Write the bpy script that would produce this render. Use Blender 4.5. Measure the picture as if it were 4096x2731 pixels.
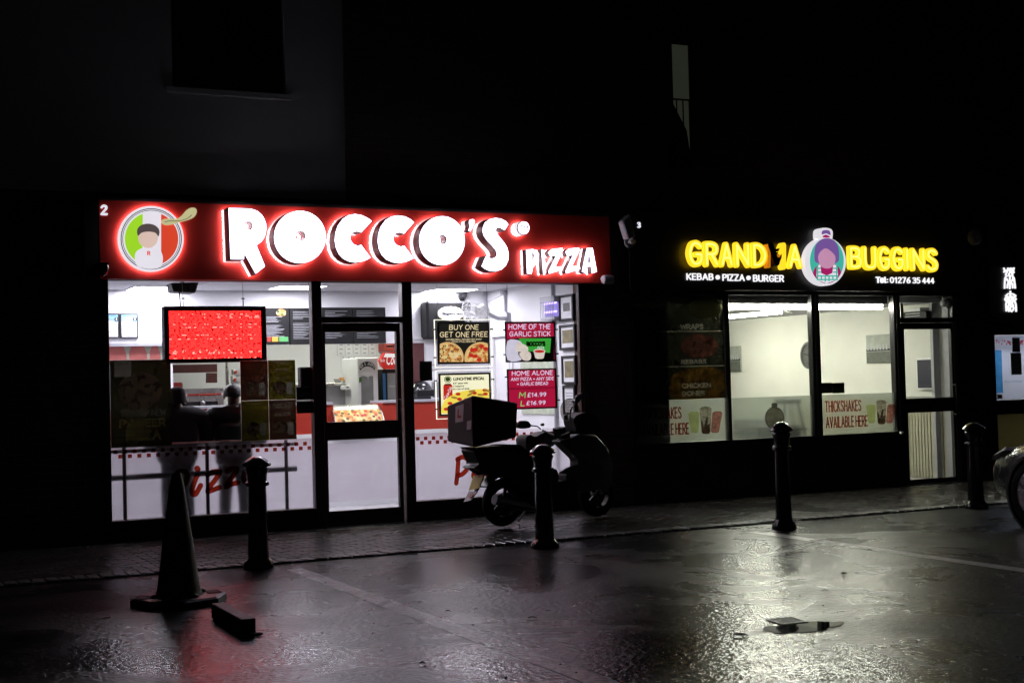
import bpy, bmesh, math, random
import numpy as np
from mathutils import Vector, Matrix
from mathutils.geometry import tessellate_polygon

random.seed(7)
for _o in list(bpy.data.objects):
    bpy.data.objects.remove(_o)
SC = bpy.context.scene
COL = SC.collection

# ------------------------------------------------------------------ camera
IW, IH = 4096.0, 2731.0
FPX, YAW, PIT, ROL = 5556.4, 0.452884, 0.02942, 0.026139
CAM = np.array([0.0, -14.606, 1.54])
_fw = np.array([math.sin(YAW) * math.cos(PIT), math.cos(YAW) * math.cos(PIT), math.sin(PIT)])
_r = np.array([math.cos(YAW), -math.sin(YAW), 0.0])
_u = np.cross(_r, _fw)
_r2 = _r * math.cos(ROL) - _u * math.sin(ROL)
_u2 = _u * math.cos(ROL) + _r * math.sin(ROL)
cd = bpy.data.cameras.new('camera')
cam = bpy.data.objects.new('camera', cd)
COL.objects.link(cam)
cam.matrix_world = Matrix(((_r2[0], _u2[0], -_fw[0], CAM[0]), (_r2[1], _u2[1], -_fw[1], CAM[1]),
                           (_r2[2], _u2[2], -_fw[2], CAM[2]), (0, 0, 0, 1)))
cd.sensor_width = 36.0
cd.lens = FPX / IW * 36.0
cd.clip_start, cd.clip_end = 0.1, 500.0
SC.camera = cam

# ------------------------------------------------------------------ night sky, exposure, sampling
w = bpy.data.worlds.new('World')
SC.world = w
w.use_nodes = True
_bg = w.node_tree.nodes['Background']
_bg.inputs[0].default_value = (0.55, 0.62, 0.8, 1)
_bg.inputs[1].default_value = 0.0045
SC.view_settings.view_transform = 'Standard'
SC.view_settings.look = 'None'
SC.view_settings.exposure = 0.0
SC.view_settings.gamma = 1.0
SC.view_settings.use_curve_mapping = False
SC.render.engine = 'CYCLES'
cy = SC.cycles
cy.use_denoising = True
cy.use_adaptive_sampling = False
cy.max_bounces = 9
cy.diffuse_bounces = 5
cy.glossy_bounces = 4
cy.transmission_bounces = 6
cy.transparent_max_bounces = 16
cy.sample_clamp_indirect = 4.0
cy.sample_clamp_direct = 0.0
cy.caustics_reflective = False
cy.caustics_refractive = False


# ------------------------------------------------------------------ measured points -> places in the world
def ray(px, py):
    return _fw * FPX + _r2 * (px - IW / 2) - _u2 * (py - IH / 2)


def hit(px, py, ax, val):
    d = ray(px, py)
    return CAM + d * ((val - CAM[ax]) / d[ax])


def F(px, py, y=0.0):
    v = hit(px, py, 1, y)
    return float(v[0]), float(v[2])


def G(px, py, z=0.0):
    v = hit(px, py, 2, z)
    return float(v[0]), float(v[1])


def SX(px, py, x):
    v = hit(px, py, 0, x)
    return float(v[1]), float(v[2])


def Z(ox, oy, s):
    return lambda X, Y: (ox + X * s, oy + Y * s)


Z1 = Z(360, 760, .40816)
Z2 = Z(1240, 760, .52721)
Z3 = Z(400, 1100, .38265)
Z4 = Z(400, 1600, .38265)
Z5 = Z(1200, 1100, .31888)
Z6 = Z(1200, 1600, .35088)
Z7 = Z(1620, 1100, .38264)
Z8 = Z(1620, 1550, .41455)
R1 = Z(2400, 820, .38265)
R2 = Z(3200, 860, .38095)
R3 = Z(2480, 1150, .44638)
R4 = Z(3200, 1150, .44643)
R5 = Z(3500, 1650, .31889)
R8 = Z(2600, 2000, .63605)


def rect(zf, X0, Y0, X1, Y1, y):
    """an upright rectangle in the plane y, from two measured corners: x0, z0, x1, z1"""
    cx, cy_ = (X0 + X1) / 2, (Y0 + Y1) / 2
    x0 = F(*zf(X0, cy_), y)[0]
    x1 = F(*zf(X1, cy_), y)[0]
    z1 = F(*zf(cx, Y0), y)[1]
    z0 = F(*zf(cx, Y1), y)[1]
    return x0, z0, x1, z1


PX = lambda X, Y: (X, Y)
OFF = {}


# ------------------------------------------------------------------ objects
def thing(name, label, cat, loc=(0, 0, 0), group=None):
    o = bpy.data.objects.new(name, None)
    o.empty_display_size = .1
    COL.objects.link(o)
    o.location = loc
    o['label'] = label
    o['category'] = cat
    if group:
        o['group'] = group
    OFF[o] = Vector(loc)
    return o


def tag(o, label, cat, group=None):
    o['label'] = label
    o['category'] = cat
    if group:
        o['group'] = group
    return o


def dup(root, loc, label=None, rz=None):
    r = root.copy()
    COL.objects.link(r)
    r.location = loc
    if rz is not None:
        r.rotation_euler = (0, 0, rz)
    if label:
        r['label'] = label
    OFF[r] = Vector(loc)
    for ch in list(root.children):
        c = ch.copy()
        COL.objects.link(c)
        c.parent = r
        for g in ch.children:
            d = g.copy()
            COL.objects.link(d)
            d.parent = c
    return r


class MB:
    def __init__(s):
        s.v, s.f = [], []

    def add(s, vs, fs):
        b = len(s.v)
        s.v += [tuple(q) for q in vs]
        s.f += [tuple(i + b for i in q) for q in fs]
        return s

    def box(s, x0, y0, z0, x1, y1, z1):
        if x0 > x1: x0, x1 = x1, x0
        if y0 > y1: y0, y1 = y1, y0
        if z0 > z1: z0, z1 = z1, z0
        return s.add([(x0, y0, z0), (x1, y0, z0), (x1, y1, z0), (x0, y1, z0), (x0, y0, z1), (x1, y0, z1), (x1, y1, z1), (x0, y1, z1)],
                     [(0, 3, 2, 1), (4, 5, 6, 7), (0, 1, 5, 4), (1, 2, 6, 5), (2, 3, 7, 6), (3, 0, 4, 7)])

    def hexa(s, p):
        """eight corners: bottom ring then top ring"""
        return s.add(p, [(0, 3, 2, 1), (4, 5, 6, 7), (0, 1, 5, 4), (1, 2, 6, 5), (2, 3, 7, 6), (3, 0, 4, 7)])

    def prism(s, outline, y0, y1, holes=(), back=True, front=True, T=None):
        """outline in (x, z); front at y0, back at y1"""
        loops = [list(outline)] + [list(h) for h in holes]
        tris = tessellate_polygon([[Vector((p[0], p[1], 0)) for p in L] for L in loops])
        flat = [p for L in loops for p in L]
        n = len(flat)
        T = T or (lambda x, y, z: (x, y, z))
        vs = [T(p[0], y0, p[1]) for p in flat] + [T(p[0], y1, p[1]) for p in flat]
        fs = []
        if front:
            fs += [tuple(t) for t in tris]
        if back:
            fs += [tuple(i + n for i in reversed(t)) for t in tris]
        b = 0
        for L in loops:
            m = len(L)
            fs += [(b + i, b + (i + 1) % m, n + b + (i + 1) % m, n + b + i) for i in range(m)]
            b += m
        return s.add(vs, fs)

    def flat(s, outline, y, holes=(), T=None):
        loops = [list(outline)] + [list(h) for h in holes]
        tris = tessellate_polygon([[Vector((p[0], p[1], 0)) for p in L] for L in loops])
        T = T or (lambda x, y, z: (x, y, z))
        return s.add([T(p[0], y, p[1]) for L in loops for p in L], [tuple(t) for t in tris])

    def quad(s, a, b, c, d):
        return s.add([a, b, c, d], [(0, 1, 2, 3)])

    def lathe(s, prof, n=20, c=(0, 0, 0), axis='z', a0=0., a1=2 * math.pi):
        full = abs(a1 - a0 - 2 * math.pi) < 1e-6
        m = n if full else n + 1
        vs = []
        for r, h in prof:
            for k in range(m):
                a = a0 + (a1 - a0) * k / n
                p, q = r * math.cos(a), r * math.sin(a)
                vs.append({'z': (c[0] + p, c[1] + q, c[2] + h), 'y': (c[0] + p, c[1] + h, c[2] + q), 'x': (c[0] + h, c[1] + p, c[2] + q)}[axis])
        fs = []
        for i in range(len(prof) - 1):
            for k in range(n):
                k2 = (k + 1) % m if full else k + 1
                fs.append((i * m + k, i * m + k2, (i + 1) * m + k2, (i + 1) * m + k))
        if full:
            if prof[0][0] > 1e-5: fs.append(tuple(reversed(range(m))))
            if prof[-1][0] > 1e-5: fs.append(tuple(range((len(prof) - 1) * m, len(prof) * m)))
        return s.add(vs, fs)

    def tube(s, pts, r, n=8, cap=True):
        pts = [Vector(p) for p in pts]
        rr = r if isinstance(r, (list, tuple)) else [r] * len(pts)
        vs, fs = [], []
        up = Vector((0, 0, 1))
        for i, p in enumerate(pts):
            d = (pts[min(i + 1, len(pts) - 1)] - pts[max(i - 1, 0)]).normalized()
            a = d.cross(up)
            if a.length < .05: a = d.cross(Vector((1, 0, 0)))
            a.normalize()
            b = d.cross(a)
            for k in range(n):
                t = 2 * math.pi * k / n
                vs.append(p + (a * math.cos(t) + b * math.sin(t)) * rr[i])
        for i in range(len(pts) - 1):
            for k in range(n):
                fs.append((i * n + k, i * n + (k + 1) % n, (i + 1) * n + (k + 1) % n, (i + 1) * n + k))
        if cap:
            fs.append(tuple(range(n)))
            fs.append(tuple(reversed(range((len(pts) - 1) * n, len(pts) * n))))
        return s.add(vs, fs)

    def ball(s, c, r, n=14, m=9):
        if not isinstance(r, (list, tuple)): r = (r, r, r)
        vs, fs = [], []
        for i in range(m + 1):
            t = math.pi * i / m
            for k in range(n):
                a = 2 * math.pi * k / n
                vs.append((c[0] + r[0] * math.sin(t) * math.cos(a), c[1] + r[1] * math.sin(t) * math.sin(a), c[2] + r[2] * math.cos(t)))
        for i in range(m):
            for k in range(n):
                fs.append((i * n + k, (i + 1) * n + k, (i + 1) * n + (k + 1) % n, i * n + (k + 1) % n))
        return s.add(vs, fs)

    def loft(s, rings, cap=True):
        n = len(rings[0])
        vs = [p for R in rings for p in R]
        fs = []
        for i in range(len(rings) - 1):
            for k in range(n):
                fs.append((i * n + k, i * n + (k + 1) % n, (i + 1) * n + (k + 1) % n, (i + 1) * n + k))
        if cap:
            fs.append(tuple(reversed(range(n))))
            fs.append(tuple(range((len(rings) - 1) * n, len(rings) * n)))
        return s.add(vs, fs)

    def ribbon(s, pts, wd, y, depth=0., closed=False, T=None):
        """a pen stroke of width wd through (x, z) points with round ends, facing -y"""
        P = [Vector((p[0], p[1])) for p in pts]
        n = len(P)
        L, Rr = [], []
        for i in range(n):
            if closed:
                a, b = P[i - 1], P[(i + 1) % n]
                d1, d2 = (P[i] - a), (b - P[i])
            else:
                d1 = P[i] - P[i - 1] if i > 0 else P[1] - P[0]
                d2 = P[i + 1] - P[i] if i < n - 1 else P[-1] - P[-2]
            d1 = d1.normalized() if d1.length > 1e-9 else Vector((1, 0))
            d2 = d2.normalized() if d2.length > 1e-9 else d1
            t = d1 + d2
            t = t.normalized() if t.length > 1e-6 else d1
            nn = Vector((-t.y, t.x))
            c = max(.45, t.dot(d1))
            h = wd / 2 / c
            L.append(P[i] + nn * h)
            Rr.append(P[i] - nn * h)
        if closed:
            self_holes = [list(reversed(Rr))]
            a = lambda Q: [(q.x, q.y) for q in Q]
            A = sum(L[i].x * L[(i + 1) % n].y - L[(i + 1) % n].x * L[i].y for i in range(n))
            B = sum(Rr[i].x * Rr[(i + 1) % n].y - Rr[(i + 1) % n].x * Rr[i].y for i in range(n))
            o, h = (L, Rr) if abs(A) > abs(B) else (Rr, L)
            if depth: return s.prism(a(o), y, y + depth, [a(h)], T=T)
            return s.flat(a(o), y, [a(h)], T=T)
        out = list(L)
        d = (P[-1] - P[-2]).normalized() if (P[-1] - P[-2]).length > 1e-9 else Vector((1, 0))
        ang = math.atan2(d.y, d.x)
        for k in range(1, 6):
            t = ang + math.pi / 2 - math.pi * k / 6
            out.append(P[-1] + Vector((math.cos(t), math.sin(t))) * wd / 2)
        out += list(reversed(Rr))
        d = (P[0] - P[1]).normalized() if (P[0] - P[1]).length > 1e-9 else Vector((-1, 0))
        ang = math.atan2(d.y, d.x)
        for k in range(1, 6):
            t = ang + math.pi / 2 - math.pi * k / 6
            out.append(P[0] + Vector((math.cos(t), math.sin(t))) * wd / 2)
        out = [(q.x, q.y) for q in out]
        # quads along the stroke plus two cap fans (robust for bent strokes)
        Tm = T or (lambda x, yy, z: (x, yy, z))
        vs = [Tm(p[0], y, p[1]) for p in out]
        m = len(out)
        fs = [(i, i + 1, m - 5 - 1 - (i + 1), m - 5 - 1 - i) for i in range(n - 1)]
        fs.append(tuple(range(n - 1, n + 6)))
        fs.append(tuple([m - 6] + list(range(m - 5, m)) + [0]))
        s.add(vs, fs)
        if depth:
            vb = vs + [Tm(p[0], y + depth, p[1]) for p in out]
            s.add(vb, [(i, (i + 1) % m, m + (i + 1) % m, m + i) for i in range(m)])
        return s

    def build(s, name, m, parent=None, label=None, smooth=False, bevel=0., kind=None, subsurf=0, fix=True):
        me = bpy.data.meshes.new(name)
        off = OFF.get(parent, Vector((0, 0, 0))) if parent else Vector((0, 0, 0))
        me.from_pydata([(v[0] - off.x, v[1] - off.y, v[2] - off.z) for v in s.v], [], s.f)
        if fix or bevel:
            bm = bmesh.new()
            bm.from_mesh(me)
            bmesh.ops.recalc_face_normals(bm, faces=bm.faces)
            if bevel:
                bmesh.ops.bevel(bm, geom=list(bm.edges), offset=bevel, segments=1, profile=.5, affect='EDGES', clamp_overlap=True)
            bm.to_mesh(me)
            bm.free()
        me.materials.append(m)
        if smooth:
            me.shade_smooth()
            if smooth != 'all':
                me.set_sharp_from_angle(angle=math.radians(40))
        o = bpy.data.objects.new(name, me)
        COL.objects.link(o)
        if parent:
            o.parent = parent
        OFF[o] = off
        if label: o['label'] = label
        if kind: o['kind'] = kind
        if subsurf:
            md = o.modifiers.new('sub', 'SUBSURF')
            md.levels = md.render_levels = subsurf
        return o


def B(x0, y0, z0, x1, y1, z1):
    return MB().box(x0, y0, z0, x1, y1, z1)


# ------------------------------------------------------------------ materials
def mat(name, col, rough=.5, metal=0., var=.12, scale=8., bump=0., bscale=40., spec=.5, coat=0.):
    m = bpy.data.materials.new(name)
    m.use_nodes = True
    nt = m.node_tree
    bs = nt.nodes['Principled BSDF']
    bs.inputs['Roughness'].default_value = rough
    bs.inputs['Metallic'].default_value = metal
    bs.inputs['Specular IOR Level'].default_value = spec
    bs.inputs['Coat Weight'].default_value = coat
    tc = nt.nodes.new('ShaderNodeTexCoord')
    nz = nt.nodes.new('ShaderNodeTexNoise')
    nz.inputs['Scale'].default_value = scale
    nz.inputs['Detail'].default_value = 5
    nt.links.new(tc.outputs['Object'], nz.inputs['Vector'])
    mx = nt.nodes.new('ShaderNodeMix')
    mx.data_type = 'RGBA'
    mx.inputs[6].default_value = (*[max(0, c * (1 - var)) for c in col], 1)
    mx.inputs[7].default_value = (*[min(1, c * (1 + var)) for c in col], 1)
    nt.links.new(nz.outputs['Fac'], mx.inputs[0])
    nt.links.new(mx.outputs[2], bs.inputs['Base Color'])
    mr = nt.nodes.new('ShaderNodeMapRange')
    mr.inputs['To Min'].default_value = max(.02, rough * .8)
    mr.inputs['To Max'].default_value = min(1, rough * 1.2)
    nt.links.new(nz.outputs['Fac'], mr.inputs['Value'])
    nt.links.new(mr.outputs[0], bs.inputs['Roughness'])
    if bump:
        n2 = nt.nodes.new('ShaderNodeTexNoise')
        n2.inputs['Scale'].default_value = bscale
        n2.inputs['Detail'].default_value = 4
        nt.links.new(tc.outputs['Object'], n2.inputs['Vector'])
        bp = nt.nodes.new('ShaderNodeBump')
        bp.inputs['Strength'].default_value = bump
        bp.inputs['Distance'].default_value = .01
        nt.links.new(n2.outputs['Fac'], bp.inputs['Height'])
        nt.links.new(bp.outputs[0], bs.inputs['Normal'])
    return m


def emit(name, col, s, var=.06, scale=6.):
    """a lit face: a dim plastic that gives off light, a little uneven as lamps behind a sheet are"""
    m = bpy.data.materials.new(name)
    m.use_nodes = True
    nt = m.node_tree
    bs = nt.nodes['Principled BSDF']
    bs.inputs['Base Color'].default_value = (*[c * .5 for c in col], 1)
    bs.inputs['Roughness'].default_value = .4
    bs.inputs['Emission Color'].default_value = (*col, 1)
    tc = nt.nodes.new('ShaderNodeTexCoord')
    nz = nt.nodes.new('ShaderNodeTexNoise')
    nz.inputs['Scale'].default_value = scale
    nt.links.new(tc.outputs['Object'], nz.inputs['Vector'])
    mr = nt.nodes.new('ShaderNodeMapRange')
    mr.inputs['To Min'].default_value = s * (1 - var)
    mr.inputs['To Max'].default_value = s * (1 + var)
    nt.links.new(nz.outputs['Fac'], mr.inputs['Value'])
    nt.links.new(mr.outputs[0], bs.inputs['Emission Strength'])
    return m


def glass_clear(name, tint=(1, 1, 1), gl=.06):
    m = bpy.data.materials.new(name)
    m.use_nodes = True
    nt = m.node_tree
    nt.nodes.remove(nt.nodes['Principled BSDF'])
    out = nt.nodes['Material Output']
    tr = nt.nodes.new('ShaderNodeBsdfTransparent')
    g = nt.nodes.new('ShaderNodeBsdfGlossy')
    g.inputs['Roughness'].default_value = .02
    lw = nt.nodes.new('ShaderNodeLayerWeight')
    lw.inputs['Blend'].default_value = .5
    pw_ = nt.nodes.new('ShaderNodeMath')
    pw_.operation = 'POWER'
    pw_.inputs[1].default_value = 4.5
    nt.links.new(lw.outputs['Facing'], pw_.inputs[0])
    fr = nt.nodes.new('ShaderNodeMapRange')
    fr.inputs['To Min'].default_value = .03
    fr.inputs['To Max'].default_value = .9
    nt.links.new(pw_.outputs[0], fr.inputs['Value'])
    tc = nt.nodes.new('ShaderNodeTexCoord')
    nz = nt.nodes.new('ShaderNodeTexNoise')
    nz.inputs['Scale'].default_value = 3
    nz.inputs['Detail'].default_value = 6
    nt.links.new(tc.outputs['Object'], nz.inputs['Vector'])
    mr = nt.nodes.new('ShaderNodeMix')
    mr.data_type = 'RGBA'
    mr.inputs[6].default_value = (*[c * .93 for c in tint], 1)
    mr.inputs[7].default_value = (*tint, 1)
    nt.links.new(nz.outputs['Fac'], mr.inputs[0])
    nt.links.new(mr.outputs[2], tr.inputs['Color'])
    mx = nt.nodes.new('ShaderNodeMixShader')
    nt.links.new(fr.outputs[0], mx.inputs[0])
    nt.links.new(tr.outputs[0], mx.inputs[1])
    nt.links.new(g.outputs[0], mx.inputs[2])
    nt.links.new(mx.outputs[0], out.inputs['Surface'])
    return m


def film(name, col, trans=.5, rough=.4, scale=60.):
    """etched vinyl on glass: part scattering, part blurred see-through"""
    m = bpy.data.materials.new(name)
    m.use_nodes = True
    nt = m.node_tree
    nt.nodes.remove(nt.nodes['Principled BSDF'])
    out = nt.nodes['Material Output']
    tl = nt.nodes.new('ShaderNodeBsdfTranslucent')
    tl.inputs['Color'].default_value = (*col, 1)
    g = nt.nodes.new('ShaderNodeBsdfGlass')
    g.inputs['Color'].default_value = (*col, 1)
    g.inputs['IOR'].default_value = 1.35
    tc = nt.nodes.new('ShaderNodeTexCoord')
    nz = nt.nodes.new('ShaderNodeTexNoise')
    nz.inputs['Scale'].default_value = scale
    nt.links.new(tc.outputs['Object'], nz.inputs['Vector'])
    mr = nt.nodes.new('ShaderNodeMapRange')
    mr.inputs['To Min'].default_value = rough * .85
    mr.inputs['To Max'].default_value = rough * 1.15
    nt.links.new(nz.outputs['Fac'], mr.inputs['Value'])
    nt.links.new(mr.outputs[0], g.inputs['Roughness'])
    mx = nt.nodes.new('ShaderNodeMixShader')
    mx.inputs[0].default_value = trans
    nt.links.new(tl.outputs[0], mx.inputs[1])
    nt.links.new(g.outputs[0], mx.inputs[2])
    nt.links.new(mx.outputs[0], out.inputs['Surface'])
    return m


def paper(name, col, through=.1, var=.15, scale=5.):
    """printed paper or vinyl that lets a little light through from behind"""
    m = mat(name, col, .55, var=var, scale=scale)
    nt = m.node_tree
    bs = nt.nodes['Principled BSDF']
    out = nt.nodes['Material Output']
    tl = nt.nodes.new('ShaderNodeBsdfTranslucent')
    mixnode = [n for n in nt.nodes if n.type == 'MIX'][0]
    nt.links.new(mixnode.outputs[2], tl.inputs['Color'])
    mx = nt.nodes.new('ShaderNodeMixShader')
    mx.inputs[0].default_value = through
    nt.links.new(bs.outputs[0], mx.inputs[1])
    nt.links.new(tl.outputs[0], mx.inputs[2])
    nt.links.new(mx.outputs[0], out.inputs['Surface'])
    return m


def tint(name, col, var=.12, scale=10., body=.06):
    """translucent printing ink: colours the light that comes through, with a little body of its own"""
    m = bpy.data.materials.new(name)
    m.use_nodes = True
    nt = m.node_tree
    bs = nt.nodes['Principled BSDF']
    bs.inputs['Base Color'].default_value = (*[c * .5 for c in col], 1)
    bs.inputs['Roughness'].default_value = .5
    tr = nt.nodes.new('ShaderNodeBsdfTransparent')
    tc = nt.nodes.new('ShaderNodeTexCoord')
    nz = nt.nodes.new('ShaderNodeTexNoise')
    nz.inputs['Scale'].default_value = scale
    nz.inputs['Detail'].default_value = 5
    nt.links.new(tc.outputs['Object'], nz.inputs['Vector'])
    mr = nt.nodes.new('ShaderNodeMapRange')
    mr.inputs['From Min'].default_value = .3
    mr.inputs['From Max'].default_value = .7
    nt.links.new(nz.outputs['Fac'], mr.inputs['Value'])
    mx = nt.nodes.new('ShaderNodeMix')
    mx.data_type = 'RGBA'
    mx.inputs[6].default_value = (*[c * (1 - var) for c in col], 1)
    mx.inputs[7].default_value = (*[min(1, c * (1 + var)) for c in col], 1)
    nt.links.new(mr.outputs[0], mx.inputs[0])
    nt.links.new(mx.outputs[2], tr.inputs['Color'])
    ms = nt.nodes.new('ShaderNodeMixShader')
    ms.inputs[0].default_value = body
    nt.links.new(tr.outputs[0], ms.inputs[1])
    nt.links.new(bs.outputs[0], ms.inputs[2])
    nt.links.new(ms.outputs[0], nt.nodes['Material Output'].inputs['Surface'])
    return m


def ramp(nt, stops, src):
    r = nt.nodes.new('ShaderNodeValToRGB')
    e = r.color_ramp.elements
    e[0].position, e[0].color = stops[0][0], (*stops[0][1], 1)
    e[1].position, e[1].color = stops[-1][0], (*stops[-1][1], 1)
    for p, c in stops[1:-1]:
        k = e.new(p)
        k.color = (*c, 1)
    nt.links.new(src, r.inputs[0])
    return r


def pizza_mat(name, lit, seed=0., scale=22., warm=1., greens=.2):
    m = bpy.data.materials.new(name)
    m.use_nodes = True
    nt = m.node_tree
    bs = nt.nodes['Principled BSDF']
    tc = nt.nodes.new('ShaderNodeTexCoord')
    mp = nt.nodes.new('ShaderNodeMapping')
    mp.inputs['Location'].default_value = (seed, seed * .7, seed * 1.3)
    nt.links.new(tc.outputs['Object'], mp.inputs[0])
    nz = nt.nodes.new('ShaderNodeTexNoise')
    nz.inputs['Scale'].default_value = scale
    nz.inputs['Detail'].default_value = 6
    nt.links.new(mp.outputs[0], nz.inputs['Vector'])
    base = ramp(nt, [(.3, (.30, .05, .02)), (.45, (.62, .25, .06)), (.56, (.85, .55, .2)), (.75, (.95, .8, .5))], nz.outputs['Fac'])
    vo = nt.nodes.new('ShaderNodeTexVoronoi')
    vo.inputs['Scale'].default_value = scale * 1.1
    nt.links.new(mp.outputs[0], vo.inputs['Vector'])
    top = ramp(nt, [(0, (.30, .03, .02)), (.35, (.45, .07, .04)), (.55, (.10, .14, .03)), (1, (.06, .03, .03))], vo.outputs['Color'])
    msk = nt.nodes.new('ShaderNodeMath')
    msk.operation = 'LESS_THAN'
    msk.inputs[1].default_value = .22 + greens * .3
    nt.links.new(vo.outputs['Distance'], msk.inputs[0])
    mx = nt.nodes.new('ShaderNodeMix')
    mx.data_type = 'RGBA'
    nt.links.new(msk.outputs[0], mx.inputs[0])
    nt.links.new(base.outputs[0], mx.inputs[6])
    nt.links.new(top.outputs[0], mx.inputs[7])
    nt.links.new(mx.outputs[2], bs.inputs['Base Color'])
    bs.inputs['Roughness'].default_value = .5
    if lit:
        nt.links.new(mx.outputs[2], bs.inputs['Emission Color'])
        bs.inputs['Emission Strength'].default_value = lit
    return m


def brick_mat(name, c1, c2, mortar, sx=1., rough=.8):
    m = bpy.data.materials.new(name)
    m.use_nodes = True
    nt = m.node_tree
    bs = nt.nodes['Principled BSDF']
    tc = nt.nodes.new('ShaderNodeTexCoord')
    sp = nt.nodes.new('ShaderNodeSeparateXYZ')
    cb = nt.nodes.new('ShaderNodeCombineXYZ')
    nt.links.new(tc.outputs['Object'], sp.inputs[0])
    ad = nt.nodes.new('ShaderNodeMath')
    nt.links.new(sp.outputs[0], ad.inputs[0])
    nt.links.new(sp.outputs[1], ad.inputs[1])
    nt.links.new(ad.outputs[0], cb.inputs[0])
    nt.links.new(sp.outputs[2], cb.inputs[1])
    br = nt.nodes.new('ShaderNodeTexBrick')
    br.inputs['Color1'].default_value = (*c1, 1)
    br.inputs['Color2'].default_value = (*c2, 1)
    br.inputs['Mortar'].default_value = (*mortar, 1)
    br.inputs['Scale'].default_value = 1
    br.inputs['Brick Width'].default_value = .225 * sx
    br.inputs['Row Height'].default_value = .075 * sx
    br.inputs['Mortar Size'].default_value = .006
    nt.links.new(cb.outputs[0], br.inputs['Vector'])
    nt.links.new(br.outputs['Color'], bs.inputs['Base Color'])
    bp = nt.nodes.new('ShaderNodeBump')
    bp.inputs['Strength'].default_value = .6
    bp.inputs['Distance'].default_value = .006
    bp.invert = True
    nt.links.new(br.outputs['Fac'], bp.inputs['Height'])
    nt.links.new(bp.outputs[0], bs.inputs['Normal'])
    bs.inputs['Roughness'].default_value = rough
    return m


def wet_mat(name, col, rlo, rhi, bump, bscale, patch=.6, paver=False, coat=.0):
    """wet tarmac or paving: gloss changes with patches of standing water, grain breaks the shine up"""
    m = bpy.data.materials.new(name)
    m.use_nodes = True
    nt = m.node_tree
    N, K = nt.nodes, nt.links
    bs = N['Principled BSDF']
    tc = N.new('ShaderNodeTexCoord')
    mp = N.new('ShaderNodeMapping')
    mp.inputs['Scale'].default_value = (1, 1, 1)
    K.new(tc.outputs['Object'], mp.inputs[0])
    big = N.new('ShaderNodeTexNoise')
    big.inputs['Scale'].default_value = patch
    big.inputs['Detail'].default_value = 8
    big.inputs['Roughness'].default_value = .62
    big.inputs['Roughness'].default_value = .6
    big.inputs['Distortion'].default_value = .6
    K.new(mp.outputs[0], big.inputs['Vector'])
    wet = N.new('ShaderNodeMapRange')
    wet.inputs['From Min'].default_value = .32
    wet.inputs['From Max'].default_value = .70
    K.new(big.outputs['Fac'], wet.inputs['Value'])
    ro = N.new('ShaderNodeMapRange')
    ro.inputs['To Min'].default_value = rhi
    ro.inputs['To Max'].default_value = rlo
    K.new(wet.outputs[0], ro.inputs['Value'])
    K.new(ro.outputs[0], bs.inputs['Roughness'])
    fine = N.new('ShaderNodeTexNoise')
    fine.inputs['Scale'].default_value = 22
    fine.inputs['Detail'].default_value = 3
    K.new(mp.outputs[0], fine.inputs['Vector'])
    cm = N.new('ShaderNodeMix')
    cm.data_type = 'RGBA'
    cm.inputs[6].default_value = (*[c * .25 for c in col], 1)
    cm.inputs[7].default_value = (*[c * 1.9 for c in col], 1)
    K.new(fine.outputs['Fac'], cm.inputs[0])
    K.new(cm.outputs[2], bs.inputs['Base Color'])
    vo = N.new('ShaderNodeTexVoronoi')
    vo.inputs['Scale'].default_value = bscale
    K.new(mp.outputs[0], vo.inputs['Vector'])
    mid = N.new('ShaderNodeTexNoise')
    mid.inputs['Scale'].default_value = 24.
    mid.inputs['Detail'].default_value = 2.4
    mid.inputs['Roughness'].default_value = .5
    K.new(mp.outputs[0], mid.inputs['Vector'])
    st = N.new('ShaderNodeMapRange')
    st.inputs['To Min'].default_value = bump
    st.inputs['To Max'].default_value = bump * .35
    K.new(wet.outputs[0], st.inputs['Value'])
    b1 = N.new('ShaderNodeBump')
    b1.inputs['Distance'].default_value = .014
    b1.inputs['Strength'].default_value = .5
    K.new(mid.outputs['Fac'], b1.inputs['Height'])
    b2 = N.new('ShaderNodeBump')
    b2.inputs['Distance'].default_value = .004
    K.new(st.outputs[0], b2.inputs['Strength'])
    K.new(vo.outputs['Distance'], b2.inputs['Height'])
    K.new(b1.outputs[0], b2.inputs['Normal'])
    K.new(b2.outputs[0], bs.inputs['Normal'])
    bs.inputs['Specular IOR Level'].default_value = .22
    return m


M = {}
M['asphalt'] = wet_mat('wet_asphalt', (.018, .018, .021), .13, .42, .15, 90., .8)
M['paint'] = wet_mat('worn_road_paint', (.60, .60, .61), .13, .42, .15, 90., .8)
M['paver'] = wet_mat('wet_paver', (.05, .047, .045), .18, .36, .22, 60., .9)
M['kerb'] = wet_mat('wet_kerb_stone', (.13, .13, .13), .18, .36, .22, 60., 1.3)
M['mortar'] = mat('joint_sand', (.03, .03, .03), .7, bump=.3)
M['puddle'] = mat('standing_water', (.008, .008, .008), .03, spec=.6, var=.05)
M['brick'] = brick_mat('dark_brick', (.10, .045, .03), (.07, .035, .026), (.09, .085, .08))
M['render'] = mat('painted_render', (.47, .47, .49), .85, var=.08, scale=2, bump=.2)
M['tile_hung'] = brick_mat('hung_tiles', (.06, .035, .028), (.05, .03, .025), (.03, .02, .02), 1.2)
M['fascia_red'] = mat('red_fascia_paint', (.34, .016, .011), .5, var=.1, scale=3, spec=.15)
M['fascia_black'] = mat('black_fascia_panel', (.012, .012, .013), .35, var=.2)
M['wood'] = mat('brown_stained_frame', (.045, .016, .010), .45, var=.3, scale=20)
M['frame_dark'] = mat('dark_aluminium_frame', (.018, .018, .02), .4, metal=.2)
M['frame_grey'] = mat('grey_aluminium_frame', (.12, .125, .13), .4, metal=.4)
M['black'] = mat('black_plastic', (.007, .007, .0075), .5, spec=.3)
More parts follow.
